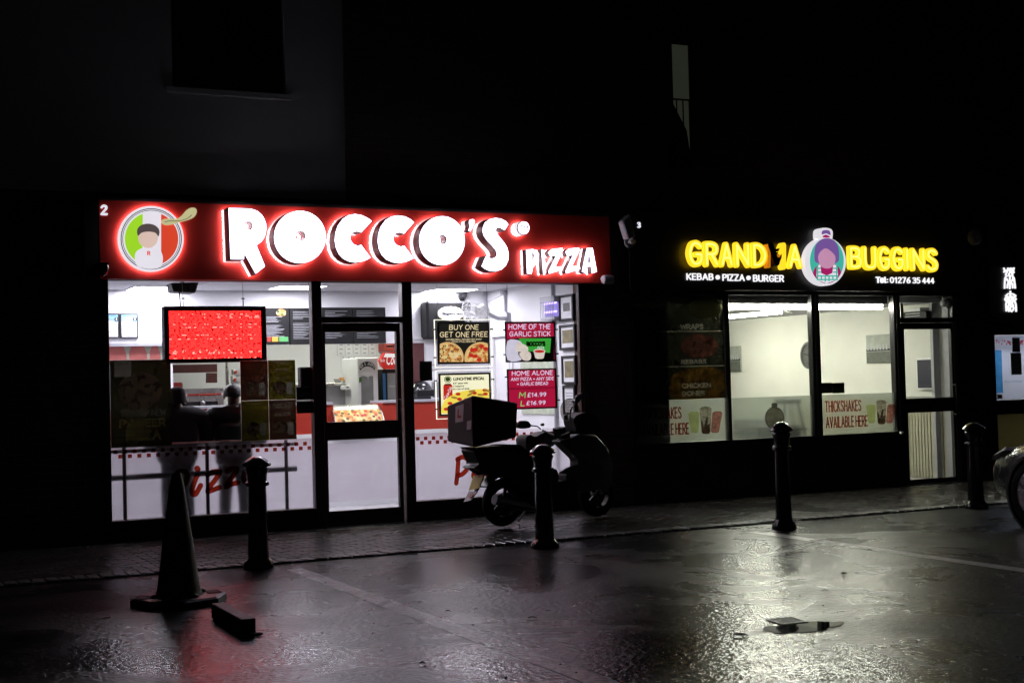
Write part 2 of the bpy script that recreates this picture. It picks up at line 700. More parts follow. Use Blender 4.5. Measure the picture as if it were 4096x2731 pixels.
M['gloss_black'] = mat('gloss_black_paint', (.010, .010, .011), .18, coat=.5)
M['white_wall'] = mat('white_wall_paint', (.80, .80, .82), .7, var=.04, scale=2)
M['cream_wall'] = mat('cream_wall_paint', (.70, .70, .64), .7, var=.05, scale=2)
M['white'] = mat('white_plastic', (.78, .78, .78), .45, var=.05)
M['grey'] = mat('grey_plastic', (.30, .30, .31), .5)
M['lgrey'] = mat('pale_grey_plastic', (.42, .42, .46), .5)
M['tile'] = mat('ceiling_tile', (.66, .66, .69), .9, var=.06, scale=3, bump=.1)
M['tbar'] = mat('ceiling_grid_metal', (.35, .35, .36), .5)
M['floor_in'] = mat('shop_floor_tile', (.42, .41, .42), .4, var=.15)
M['red_counter'] = mat('red_counter_panel', (.42, .035, .018), .45, var=.08)
M['maroon'] = mat('maroon_panel', (.11, .03, .03), .6)
M['steel'] = mat('stainless_steel', (.55, .53, .50), .28, metal=1., var=.1, scale=4)
M['glass'] = glass_clear('window_glass')
M['film'] = film('frosted_film', (.96, .935, .96), .97, .22)
M['film_g'] = film('frosted_film_grey', (.90, .94, .90), .82, .24)
M['print_red'] = tint('red_vinyl_print', (.40, .034, .014))
M['print_brown'] = tint('brown_red_vinyl_print', (.50, .11, .08))
M['paper_white'] = mat('white_paper', (.82, .82, .84), .6, var=.03)
M['paper_blue'] = mat('pale_blue_print', (.25, .52, .85), .6, var=.05)
M['ink'] = mat('black_ink', (.015, .015, .018), .6)
M['grey_ink'] = mat('grey_ink', (.35, .36, .38), .6)
M['lit_white'] = emit('lit_white_sign', (.78, .75, 1.), 5.2)
M['lit_rim'] = emit('lit_white_sign_rim', (.93, .92, 1.), 38.)
M['lit_edge'] = emit('lit_letter_edge', (.93, .92, 1.), .72)
M['lit_rim2'] = emit('lit_emblem_body', (.93, .90, .95), .8)
M['lit_badge'] = emit('lit_badge_white', (.92, .88, .97), .85)
M['lit_green'] = emit('lit_badge_green', (.42, .85, .03), .8)
M['lit_red'] = emit('lit_badge_red', (.80, .07, .03), .85)
M['lit_dough'] = emit('lit_badge_dough', (.62, .58, .30), .85)
M['lit_skin'] = emit('lit_badge_skin', (.82, .60, .52), .85)
M['lit_hair'] = emit('lit_badge_hair', (.10, .075, .075), .85)
M['lit_line'] = emit('lit_badge_line', (.05, .05, .06), .6)
M['lit_yellow'] = emit('lit_yellow_letter', (1., .66, .02), 1.2, var=.12)
M['lit_yellow2'] = emit('lit_yellow_tube', (1., .86, .22), 1.3)
M['lit_orange'] = emit('failing_orange_letter', (1., .32, .01), .55, var=.5, scale=14)
M['unlit_letter'] = mat('unlit_amber_letter', (.03, .013, .002), .5)
M['lit_text'] = emit('lit_white_text', (.95, .95, 1.), 1.05)
M['lit_num'] = emit('lit_white_number', (.9, .9, 1.), .85)
M['lit_teal'] = emit('lit_badge_teal', (.06, .55, .42), .8)
M['lit_purple'] = emit('lit_badge_purple', (.20, .10, .36), .85)
M['lit_magenta'] = emit('lit_badge_magenta', (.42, .015, .14), .85)
M['lit_pink'] = emit('lit_badge_pink', (.62, .30, .48), .85)
M['panel_a'] = emit('ceiling_light_cool', (.90, .88, 1.), 38.)
M['panel_k'] = emit('kitchen_light', (.97, 1., .86), 26.)
M['panel_g'] = emit('shop_tube_light', (.98, 1., .83), 140.)
M['panel_c'] = emit('third_shop_light', (.85, .9, 1.), 22.)
M['post_black'] = emit('backlit_black', (.012, .012, .010), 1.)
M['post_cream'] = emit('backlit_cream', (1., .82, .50), 1.)
M['post_white'] = emit('backlit_white', (.95, .95, .95), 1.05)
M['post_pale'] = emit('backlit_pale_yellow', (1., .97, .66), 1.05)
M['post_crimson'] = emit('backlit_crimson', (.42, .008, .045), 1., var=.1)
M['post_lilac'] = emit('backlit_lilac', (.80, .75, 1.), 1.)
M['post_green'] = emit('backlit_green', (.05, .42, .05), .9)
M['post_lime'] = emit('backlit_lime', (.25, .62, .18), 1.)
M['post_red'] = emit('backlit_red', (.62, .03, .02), .9)
M['post_yellow'] = emit('backlit_yellow', (1., .78, .10), 1.)
M['post_bread'] = emit('backlit_bread', (.80, .70, .62), .9, var=.25, scale=20)
M['post_bag'] = emit('backlit_bag', (.72, .68, .82), .9, var=.15, scale=14)
M['post_edge'] = emit('lit_acrylic_edge', (1., .98, .80), 1.6)
M['post_brown'] = emit('backlit_brown', (.45, .26, .05), .9)
M['pizza_lit_a'] = pizza_mat('backlit_pizza_a', .95, 1.3, 26, greens=.3)
M['pizza_lit_b'] = pizza_mat('backlit_pizza_b', .95, 5.1, 20, greens=.05)
M['crust_lit'] = emit('backlit_crust', (.85, .55, .22), .9, var=.3, scale=25)
M['pizza'] = pizza_mat('display_pizza', 0, 8.2, 15, greens=.5)
M['backing'] = film('poster_backing', (.85, .85, .80), .35, .5)
M['ink_dark'] = tint('ink_dark_green', (.009, .009, .0035), .3, 4)
M['ink_text'] = tint('ink_pale_lettering', (.045, .045, .036))
M['ink_text_k'] = tint('ink_white_lettering', (.13, .13, .11))
M['ink_texty'] = tint('ink_yellow_lettering', (.036, .032, .010))
M['ink_olive'] = tint('ink_olive', (.026, .024, .0025), .25, 4)
M['ink_maroon'] = tint('ink_maroon', (.017, .008, .004), .25, 4)
M['ink_food'] = tint('ink_food', (.06, .032, .010), .9, 22)
M['ink_food2'] = tint('ink_food_dark', (.014, .010, .006), .9, 14)
M['ink_gold'] = tint('ink_gold_food', (.042, .023, .004), .8, 10)
M['ink_black'] = tint('ink_black', (.012, .012, .008), .4, 5)
M['ink_red'] = tint('ink_red_food', (.034, .012, .009), .8, 12)
M['poster_olive'] = mat('olive_print', (.05, .05, .01))
M['poster_maroon'] = mat('maroon_print', (.04, .015, .01))
M['poster_black'] = mat('black_print', (.014, .014, .012))
M['poster_gold'] = mat('golden_food', (.45, .20, .04), .5, var=.6, scale=30)
M['poster_txt_r'] = mat('red_patch', (.12, .035, .02))
M['sticker_green'] = paper('green_rating_card', (.06, .16, .02), .3)
M['skin'] = mat('skin', (.30, .17, .12), .55)
M['hair'] = mat('dark_hair', (.012, .010, .009), .5, bump=.6, bscale=120)
M['hoodie'] = mat('plum_jacket_cloth', (.018, .011, .014), .9, bump=.3, bscale=120)
M['puffer'] = mat('dark_puffer_nylon', (.012, .014, .014), .4)
M['jeans'] = mat('dark_trousers', (.025, .028, .04), .85)
M['shoe'] = mat('dark_shoe', (.02, .02, .02), .5)
M['rubber'] = mat('tyre_rubber', (.007, .007, .007), .9, bump=.3, spec=.15)
M['scooter'] = mat('dark_scooter_plastic', (.014, .015, .018), .35)
M['boxcloth'] = mat('black_delivery_box', (.030, .030, .033), .6, bump=.2, bscale=60)
M['plate_y'] = mat('yellow_number_plate', (.62, .50, .10), .4)
M['plate_w'] = mat('white_learner_plate', (.62, .60, .60), .4)
M['red_ink'] = mat('red_print', (.45, .03, .01), .5)
M['mirror'] = mat('mirror_glass', (.85, .85, .85), .05, metal=1.)
M['screen'] = glass_clear('scooter_windscreen', (.62, .60, .58))
M['chrome'] = mat('worn_steel', (.35, .35, .36), .3, metal=1.)
M['cone'] = mat('dirty_cone_rubber', (.05, .016, .010), .5, bump=.2)
M['cone_base'] = mat('black_cone_base', (.02, .02, .02), .4, bump=.3)
M['timber'] = mat('wet_timber', (.03, .022, .015), .6, var=.4, scale=14, bump=.4)
M['iron'] = mat('cast_iron', (.05, .05, .05), .3, metal=.8, bump=.3)
M['leaf'] = mat('wet_litter', (.015, .011, .008), .5, var=.5)
M['carpaint'] = mat('grey_car_paint', (.05, .05, .055), .28, metal=.5, coat=1.)
M['alloy'] = mat('alloy_rim', (.45, .45, .47), .25, metal=1.)
M['lamp_glass'] = mat('headlamp_glass', (.5, .5, .55), .05, spec=.9)
M['amber'] = mat('amber_lens', (.5, .18, .01), .3)
M['coke'] = emit('lit_red_canopy', (.62, .02, .015), .55)
M['coke_w'] = emit('lit_canopy_script', (.9, .85, .85), .8)
M['uv'] = emit('violet_tube', (.45, .35, 1.), 3.)
M['pic'] = mat('old_photograph', (.16, .16, .14), .5, var=.95, scale=16)
M['pic2'] = mat('sepia_photograph', (.22, .19, .10), .5, var=.95, scale=13)
M['canvas'] = mat('grey_canvas_print', (.34, .36, .32), .7, var=.5, scale=6)
M['canvas_d'] = mat('dark_canvas_print', (.10, .11, .09), .7, var=.6, scale=15)
M['beige_slat'] = mat('beige_ribbed_board', (.42, .40, .30), .7)
M['pink'] = mat('tomato_art_red', (.55, .16, .14), .5)
M['sage'] = mat('tomato_art_sage', (.42, .45, .36), .5)
M['beige_film'] = film('beige_blind', (.62, .55, .32), .25, .5)


# LED screen: 128 x 64 red cells, dead cells in clumps, brighter broken rows
def led_mat():
    m = bpy.data.materials.new('led_matrix')
    m.use_nodes = True
    nt = m.node_tree
    N, K = nt.nodes, nt.links
    bs = N['Principled BSDF']
    bs.inputs['Base Color'].default_value = (.03, .004, .004, 1)
    tc = N.new('ShaderNodeTexCoord')
    sp = N.new('ShaderNodeSeparateXYZ')
    K.new(tc.outputs['Object'], sp.inputs[0])

    def mth(op, a, b=None):
        n = N.new('ShaderNodeMath')
        n.operation = op
        for i, q in enumerate((a, b)):
            if q is None: continue
            if isinstance(q, (int, float)): n.inputs[i].default_value = q
            else: K.new(q, n.inputs[i])
        return n.outputs[0]
    c = .0083
    ix = mth('FLOOR', mth('DIVIDE', sp.outputs[0], c))
    iz = mth('FLOOR', mth('DIVIDE', sp.outputs[2], c))
    cb = N.new('ShaderNodeCombineXYZ')
    K.new(ix, cb.inputs[0]); K.new(iz, cb.inputs[1])
    wn = N.new('ShaderNodeTexWhiteNoise'); wn.noise_dimensions = '2D'
    K.new(cb.outputs[0], wn.inputs['Vector'])
    nz = N.new('ShaderNodeTexNoise'); nz.inputs['Scale'].default_value = .33; nz.inputs['Detail'].default_value = 2.5
    K.new(cb.outputs[0], nz.inputs['Vector'])
    dead = mth('LESS_THAN', nz.outputs['Fac'], .42)
    dead2 = mth('LESS_THAN', wn.outputs['Value'], .05)
    alive = mth('SUBTRACT', 1, mth('MAXIMUM', dead, dead2))
    wr = N.new('ShaderNodeTexWhiteNoise'); wr.noise_dimensions = '1D'
    K.new(iz, wr.inputs['W'])
    row = mth('GREATER_THAN', wr.outputs['Value'], .80)
    nz2 = N.new('ShaderNodeTexNoise'); nz2.inputs['Scale'].default_value = .16; nz2.inputs['Detail'].default_value = 3
    K.new(cb.outputs[0], nz2.inputs['Vector'])
    dash = mth('GREATER_THAN', nz2.outputs['Fac'], .55)
    hot = mth('MULTIPLY', row, dash)
    col = N.new('ShaderNodeMix'); col.data_type = 'RGBA'
    col.inputs[6].default_value = (1, .012, .011, 1)
    col.inputs[7].default_value = (1, .12, .10, 1)
    K.new(hot, col.inputs[0])
    K.new(col.outputs[2], bs.inputs['Emission Color'])
    fx = mth('FRACT', mth('DIVIDE', sp.outputs[0], c)); fz = mth('FRACT', mth('DIVIDE', sp.outputs[2], c))
    dx = mth('SUBTRACT', fx, .5); dz = mth('SUBTRACT', fz, .5)
    d2 = mth('ADD', mth('MULTIPLY', dx, dx), mth('MULTIPLY', dz, dz))
    dot = mth('ADD', .30, mth('MULTIPLY', mth('LESS_THAN', d2, .12), 1.5))
    v = mth('MULTIPLY', mth('ADD', .85, mth('MULTIPLY', wn.outputs['Value'], .3)), dot)
    v = mth('MULTIPLY', v, mth('ADD', .004, mth('MULTIPLY', alive, .996)))
    K.new(mth('MULTIPLY', v, 6.5), bs.inputs['Emission Strength'])
    return m


M['led'] = led_mat()

# ------------------------------------------------------------------ lettering: a pen-stroke alphabet
GL = {}
for ln in '''A .62|0,0 .31,1 .62,0|.1,.33 .52,.33
B .5|0,0 0,1|~0,1 .26,1 .42,.92 .44,.74 .36,.58 .22,.54 0,.54|~0,.54 .26,.54 .44,.46 .5,.28 .44,.08 .26,0 0,0
C .55|~.55,.84 .44,.96 .28,1 .1,.88 0,.5 .1,.12 .28,0 .44,.04 .55,.16
D .55|0,0 0,1|~0,1 .22,.99 .44,.84 .55,.5 .44,.16 .22,.01 0,0
E .42|0,0 0,1|0,1 .42,1|0,.52 .36,.52|0,0 .42,0
F .42|0,0 0,1|0,1 .42,1|0,.52 .36,.52
G .58|~.56,.84 .44,.96 .28,1 .1,.88 0,.5 .1,.12 .28,0 .46,.05 .57,.2 .58,.44|.58,.46 .32,.46
H .55|0,0 0,1|.55,0 .55,1|0,.52 .55,.52
I .0|0,0 0,1
J .35|~.35,1 .35,.25 .28,.04 .14,0 0,.12
K .5|0,0 0,1|.5,1 0,.42|.14,.55 .5,0
L .42|0,1 0,0 .42,0
M .7|0,0 0,1 .35,.35 .7,1 .7,0
N .56|0,0 0,1 .56,0 .56,1
O .64|o.32,1 .54,.88 .64,.5 .54,.12 .32,0 .1,.12 0,.5 .1,.88
P .48|0,0 0,1|~0,1 .26,1 .44,.92 .48,.74 .42,.54 .26,.47 0,.46
Q .64|o.32,1 .54,.88 .64,.5 .54,.12 .32,0 .1,.12 0,.5 .1,.88|.4,.25 .66,-.05
R .5|0,0 0,1|~0,1 .26,1 .44,.92 .48,.75 .42,.56 .26,.5 0,.5|.24,.5 .5,0
S .48|~.46,.86 .36,.97 .22,1 .06,.92 .03,.74 .14,.6 .34,.47 .46,.32 .44,.1 .28,0 .12,.02 0,.14
T .52|0,1 .52,1|.26,1 .26,0
U .54|~0,1 0,.3 .08,.06 .27,0 .46,.06 .54,.3 .54,1
V .58|0,1 .29,0 .58,1
W .84|0,1 .2,0 .42,.8 .64,0 .84,1
X .54|0,0 .54,1|0,1 .54,0
Y .54|0,1 .27,.5 .54,1|.27,.5 .27,0
Z .5|0,1 .5,1 0,0 .5,0
0 .5|o.25,1 .43,.86 .5,.5 .43,.14 .25,0 .07,.14 0,.5 .07,.86
1 .3|0,.78 .22,1 .22,0
2 .48|~.02,.8 .12,.97 .28,1 .44,.88 .42,.64 .22,.34 0,0|0,0 .48,0
3 .46|~.02,.9 .2,1 .42,.9 .42,.64 .2,.53|~.2,.53 .44,.44 .46,.14 .24,0 0,.08
4 .5|.36,0 .36,1 0,.3 .5,.3
5 .46|.42,1 .06,1 .04,.56|~.04,.56 .2,.63 .4,.54 .46,.3 .36,.06 .18,0 0,.08
6 .48|~.4,.98 .18,.78 .03,.42 .06,.12 .24,0 .42,.08 .47,.3 .38,.52 .2,.54 .05,.36
7 .46|0,1 .46,1 .14,0
8 .48|o.24,1 .42,.92 .4,.64 .24,.53 .08,.64 .06,.92|o.24,.53 .44,.4 .48,.18 .34,0 .14,0 0,.18 .04,.4
9 .48|~.42,.62 .26,.47 .08,.52 .01,.72 .1,.94 .26,1 .42,.92 .46,.66 .4,.28 .2,0
£ .5|~.48,.88 .36,1 .2,.98 .12,.8 .14,.5 .12,.2 0,0|0,0 .5,0|0,.48 .36,.48
. .06|.02,.0 .04,.0
: .04|.02,.1 .03,.1|.02,.6 .03,.6
, .06|.05,.02 .0,-.14
& .55|~.52,0 .1,.72 .16,.96 .34,.94 .34,.72 .06,.36 .04,.1 .22,0 .4,.1 .5,.36
( .18|~.18,1.05 .03,.75 .0,.45 .05,.15 .18,-.1
) .18|~0,1.05 .15,.75 .18,.45 .13,.15 0,-.1
+ .42|0,.45 .42,.45|.21,.24 .21,.66
- .3|0,.45 .3,.45
' .06|.04,1 .02,.8
• .16|o.08,.58 .15,.5 .08,.42 .01,.5
e .44|~.02,.36 .42,.36 .38,.62 .22,.68 .05,.56 0,.32 .08,.06 .24,0 .42,.1
l .1|~.03,1 .03,.15 .1,0
a .42|~.36,.62 .2,.68 .04,.52 .02,.2 .14,0 .3,.08 .38,.3|~.4,.66 .38,.3 .42,0
p .44|0,.66 0,-.3|~0,.5 .16,.68 .36,.62 .44,.34 .34,.04 .16,0 0,.16
i .04|.02,.66 .02,0|.02,.92 .03,.92
z .4|0,.66 .4,.66 0,0 .4,0'''.split('\n'):
    hd, *st = ln.split('|')
    ch, wd = hd[0], float(hd[2:])
    S_ = []
    for s_ in st:
        md = s_[0] if s_[0] in '~o' else ''
        S_.append((md, [tuple(map(float, q.split(','))) for q in s_[len(md):].split()]))
    GL[ch] = (wd, S_)


def smooth_pts(p, closed=False, n=4):
    out = []
    m = len(p)
    rng = range(m) if closed else range(m - 1)
    for i in rng:
        p0 = p[i - 1] if (closed or i > 0) else p[0]
        p1, p2 = p[i], p[(i + 1) % m]
        p3 = p[(i + 2) % m] if (closed or i + 2 < m) else p[-1]
        for k in range(n):
            t = k / n
            out.append(tuple(.5 * (2 * b + (c - a) * t + (2 * a - 5 * b + 4 * c - d) * t * t + (3 * b - a - 3 * c + d) * t ** 3)
                             for a, b, c, d in zip(p0, p1, p2, p3)))
    if not closed: out.append(p[-1])
    return out


def line_width(s, gap):
    return sum((.28 if c == ' ' else GL[c][0] + gap) for c in s) - gap


def pen(mb, s, x0, z0, x1, z1, y, wt=.12, gap=.22, depth=0., slant=0., T=None, jit=0.):
    """write s with a pen of weight wt (of the height) into the box x0..x1, z0..z1 of the plane y"""
    h = z1 - z0
    W_ = line_width(s, gap)
    pw = wt * abs(h)
    kx = (x1 - x0 - pw) / max(W_, .01)
    hh = h - pw
    x = 0.
    step = 0
    rr = random.Random(len(s))
    for c in s:
        if c == ' ':
            x += .28
            continue
        wd, st = GL[c]
        dz = (rr.random() - .5) * jit
        for md, p in st:
            q = p
            if md == '~': q = smooth_pts(p)
            if md == 'o': q = smooth_pts(p, True)
            q = [(x0 + pw / 2 + (x + a + slant * b) * kx, z0 + pw / 2 + (b + dz) * hh) for a, b in q]
            runs = [q]
            if md == '' and len(q) > 2:
                runs, cur = [], [q[0]]
                for i in range(1, len(q)):
                    cur.append(q[i])
                    if i < len(q) - 1:
                        d1 = Vector((q[i][0] - q[i - 1][0], q[i][1] - q[i - 1][1])).normalized()
                        d2 = Vector((q[i + 1][0] - q[i][0], q[i + 1][1] - q[i][1])).normalized()
                        if d1.dot(d2) < .7:
                            runs.append(cur)
                            cur = [q[i]]
                runs.append(cur)
            for q in runs:
                mb.ribbon(q, pw, y - .0002 * (step % 5), depth, md == 'o', T)
                step += 1
        x += wd + gap
    return mb


def strokes_of(s, x0, z0, x1, z1, wt, gap=.22):
    class Rec:
        def __init__(s_): s_.r = []
        def ribbon(s_, pts, wd, y, depth, closed, T): s_.r.append((list(pts) + ([pts[0]] if closed else []), wd))
    q = Rec()
    pen(q, s, x0, z0, x1, z1, 0, wt, gap)
    return q.r


def mosaic(parent, x0, z0, x1, z1, y, base, regions=(), texts=(), cell=.0065, backing=True):
    """a printed sheet as one layer of ink cells: the lettering is where another ink lies, so light comes through each"""
    if backing:
        MB().quad((x0, y + .003, z0), (x1, y + .003, z0), (x1, y + .003, z1), (x0, y + .003, z1)).build('sheet', M['backing'], parent)
    nx, nz_ = max(2, int((x1 - x0) / cell)), max(2, int((z1 - z0) / cell))
    cx, cz = (x1 - x0) / nx, (z1 - z0) / nz_
    X, Zz = np.meshgrid(x0 + cx * (np.arange(nx) + .5), z0 + cz * (np.arange(nz_) + .5), indexing='ij')
    key = np.zeros((nx, nz_), int)
    keys = [base]
    for fn, k in regions:
        if k not in keys: keys.append(k)
        key[fn(X, Zz)] = keys.index(k)
    for strokes, k in texts:
        if k not in keys: keys.append(k)
        for pts, wd in strokes:
            for (ax, az), (bx, bz) in zip(pts[:-1], pts[1:]):
                dx, dz = bx - ax, bz - az
                L2 = dx * dx + dz * dz + 1e-12
                t = np.clip(((X - ax) * dx + (Zz - az) * dz) / L2, 0, 1)
                d = np.hypot(X - ax - t * dx, Zz - az - t * dz)
                key[d < wd / 2] = keys.index(k)
    for n, k in enumerate(keys):
        mb = MB()
        for j in range(nz_):
            i = 0
            while i < nx:
                if key[i, j] != n:
                    i += 1
                    continue
                i2 = i
                while i2 < nx and key[i2, j] == n: i2 += 1
                a, b, c, d = x0 + i * cx, x0 + i2 * cx, z0 + j * cz, z0 + (j + 1) * cz
                mb.quad((a, y, c), (b, y, c), (b, y, d), (a, y, d))
                i = i2
        if mb.v: mb.build('ink_print', M[k], parent, fix=False)


def in_ell(zf, X0, Y0, X1, Y1, y):
    x0, z0, x1, z1 = rect(zf, X0, Y0, X1, Y1, y)
    return lambda X, Z_: ((X - (x0 + x1) / 2) / ((x1 - x0) / 2)) ** 2 + ((Z_ - (z0 + z1) / 2) / ((z1 - z0) / 2)) ** 2 < 1


def in_rect(x0, z0, x1, z1):
    return lambda X, Z_: (X > x0) & (X < x1) & (Z_ > z0) & (Z_ < z1)


def stroke_px(mb, zf, pts, wd, y, smooth=True, closed=False, depth=0.):
    p = [F(*zf(*q), y) for q in pts]
    if smooth: p = smooth_pts(p, closed)
    return mb.ribbon(p, wd, y, depth, closed)


def words(parent, name, s, zf, X0, Y0, X1, Y1, y, wt, m, gap=.22, depth=0., slant=0., label=None, jit=0.):
    mb = MB()
    x0, z0, x1, z1 = rect(zf, X0, Y0, X1, Y1, y)
    pen(mb, s, x0, z0, x1, z1, y, wt, gap, depth, slant, jit=jit)
    return mb.build(name, m, parent, label, fix=False)


def roman(parent, name, s, x0, z0, x1, z1, y, m, bold=.0, shear=0., T=None, ext=0.):
    """Blender's own built-in letters, fitted into a box"""
    cu = bpy.data.curves.new(name, 'FONT')
    cu.body = s
    cu.size = 1
    cu.offset = bold
    cu.shear = shear
    cu.extrude = ext
    cu.resolution_u = 2
    o = bpy.data.objects.new(name, cu)
    COL.objects.link(o)
    me = bpy.data.meshes.new_from_object(o)
    bpy.data.objects.remove(o)
    vs = [tuple(v.co) for v in me.vertices]
    fs = [tuple(p.vertices) for p in me.polygons]
    bpy.data.meshes.remove(me)
    xa, xb = min(v[0] for v in vs), max(v[0] for v in vs)
    za, zb = min(v[1] for v in vs), max(v[1] for v in vs)
    kx, kz = (x1 - x0) / (xb - xa), (z1 - z0) / (zb - za)
    T = T or (lambda x, yy, z: (x, yy, z))
    mb = MB().add([T(x0 + (v[0] - xa) * kx, y - v[2], z0 + (v[1] - za) * kz) for v in vs], fs)
    return mb.build(name, m, parent, fix=False)


def romanpx(parent, name, s, zf, X0, Y0, X1, Y1, y, m, bold=0., shear=0.):
    return roman(parent, name, s, *rect(zf, X0, Y0, X1, Y1, y), y, m, bold, shear)


def inset(pts, d):
    n = len(pts)
    A = sum(pts[i][0] * pts[(i + 1) % n][1] - pts[(i + 1) % n][0] * pts[i][1] for i in range(n))
    sg = 1 if A > 0 else -1
    out = []
    for i in range(n):
        p0, p1, p2 = Vector(pts[i - 1]), Vector(pts[i]), Vector(pts[(i + 1) % n])
        a, b = (p1 - p0).normalized(), (p2 - p1).normalized()
        na, nb = Vector((-a.y, a.x)) * sg, Vector((-b.y, b.x)) * sg
        nn = (na + nb)
        nn = nn.normalized() if nn.length > 1e-4 else na
        c = max(.5, nn.dot(na))
        q = p1 + nn * d / c
        out.append((q.x, q.y))
    return out


def ell(cx, cy_, rx, ry, n=40, a0=0., a1=2 * math.pi):
    return [(cx + rx * math.cos(a0 + (a1 - a0) * k / n), cy_ + ry * math.sin(a0 + (a1 - a0) * k / n)) for k in range(n)]


def mapped(zf, pts, y):
    return [F(*zf(*q), y) for q in pts]

# =================================================================== THE SETTING
road = MB().quad((-120, -120, 0), (120, -120, 0), (120, -2.66, 0), (-120, -2.66, 0)).build('road', M['asphalt'], kind='structure')
pave = MB().quad((-120, -2.66, .004), (120, -2.66, .004), (120, 40, .004), (-120, 40, .004)).build('pavement', M['mortar'], kind='structure')
rp = random.Random(3)


def tilted(o, a):
    o.rotation_euler = ((rp.random() - .5) * a, (rp.random() - .5) * a, (rp.random() - .5) * a)


PZ = .017
block = B(-.098, -.048, -.02, .098, .048, 0)
pm = block.build('paver', M['paver'], pave, bevel=.006)
pm.location = (0, 0, -5)
spots = []
for j in range(25):
    yy = -2.40 + .1 * j
    if yy > -.12: break
    for i in range(120):
        xx = -2.2 + .2 * i + (.1 if j % 2 else 0)
        if -1.5 < xx < 17: spots.append((xx, yy))
def _seen(x, y):
    d = np.array([x, y, .03]) - CAM
    zz = d @ _fw
    u = abs((d @ _r2) / zz * FPX)
    return u < 2080
near = sorted([s for s in spots if _seen(*s) and 2.2 < s[0] < 9.5], key=lambda s: math.hypot(s[0] - CAM[0], s[1] - CAM[1]))[:298]
ns = set(near)
first = True
for (x, y) in near:
    o = pm if first else pm.copy()
    if not first: COL.objects.link(o)
    first = False
    o.location = (x, y, PZ + (rp.random() - .5) * .004)
    tilted(o, .03)
rest = MB()
for (x, y) in spots:
    if (x, y) in ns: continue
    a = (rp.random() - .5) * .004
    e = .005
    zt = PZ + a
    b4 = [(x - .098, y - .048), (x + .098, y - .048), (x + .098, y + .048), (x - .098, y + .048)]
    t4 = [(x - .098 + e, y - .048 + e), (x + .098 - e, y - .048 + e), (x + .098 - e, y + .048 - e), (x - .098 + e, y + .048 - e)]
    rest.add([(p[0], p[1], .0) for p in b4] + [(p[0], p[1], zt - e) for p in b4] + [(p[0], p[1], zt + (rp.random() - .5) * .002) for p in t4],
             [(k, (k + 1) % 4, 4 + (k + 1) % 4, 4 + k) for k in range(4)] + [(4 + k, 4 + (k + 1) % 4, 8 + (k + 1) % 4, 8 + k) for k in range(4)] + [(8, 9, 10, 11)])
rest.build('paver_field', M['paver'], pave, kind='stuff')
kerb = MB().box(-30, -2.69, -.1, 40, -2.452, .002).build('kerb', M['mortar'], kind='structure')
km = B(-.052, -.113, -.03, .052, .113, 0).build('kerb_block', M['kerb'], kerb, bevel=.008)
for i in range(152):
    o = km if i == 0 else km.copy()
    if i: COL.objects.link(o)
    o.location = (.6 + .109 * i, -2.572 + (rp.random() - .5) * .012, .020 + (rp.random() - .5) * .008)
    tilted(o, .05)

for nm, pa, pb in (('a', (1173, 2274), (2252, 2672)), ('b', (3020, 2124), (3649, 2219))):
    a, b = G(*pa), G(*pb)
    x = (a[0] + b[0]) / 2
    mb = MB()
    yb = -14.
    n = 60
    ys = [a[1] + (yb - a[1]) * k / n for k in range(n + 1)]
    vs = []
    for yq in ys:
        vs.append((x - .075 + (rp.random() - .5) * .014, yq, .0015))
        vs.append((x + .075 + (rp.random() - .5) * .014, yq, .0015))
    mb.add(vs, [(2 * k, 2 * k + 1, 2 * k + 3, 2 * k + 2) for k in range(n)])
    mb.build('road_marking', M['paint'], kind='structure')


def puddle(cx, cy_, rx, ry, seed, z=.004):
    rr = random.Random(seed)
    ph = [rr.random() * 6.28 for _ in range(4)]
    pts = []
    for k in range(36):
        a = 2 * math.pi * k / 36
        f = 1 + .16 * math.sin(2 * a + ph[0]) + .1 * math.sin(3 * a + ph[1]) + .07 * math.sin(5 * a + ph[2]) + .05 * math.sin(9 * a + ph[3])
        pts.append((cx + rx * f * math.cos(a), cy_ + ry * f * math.sin(a), z))
    MB().add(pts, [tuple(range(36))]).build('puddle', M['puddle'], kind='structure')


# standing water beside the drain, and three shallow pools
g0 = G(3115, 2506); g1 = G(3312, 2512)
puddle((g0[0] + g1[0]) / 2, (g0[1] + g1[1]) / 2, .24, .16, 4)

# ------------------------------------------------------------------ the pizza shop
FY = -.10                       # front of the fascias
shop = thing('pizza_shop', 'shop with wide timber framed windows and glazed door under a glowing red fascia', 'shop', (5.3, 0, 0))
XL = F(440, 1600)[0]
XR = F(2328, 1400)[0]
ZH = F(1280, 1128)[1]           # head of the windows
ZS = F(1265, 2030)[1]           # sill
xm0, xm1 = F(1258, 1600)[0], F(1293, 1600)[0]       # post left of the door
xd0, xd1 = F(1612, 1600)[0], F(1652, 1600)[0]       # post right of the door
B(-9, .0, 0, XL - .06, .30, 3.60).build('brick_wall', M['brick'], shop)
B(XR + .06, .0, 0, XR + .60, .30, 3.60).build('brick_pier', M['brick'], shop)
B(XL - .06, .05, 3.45, XR + .06, .30, 3.60).build('lintel', M['brick'], shop)
UX = F(1380, 600)[0]
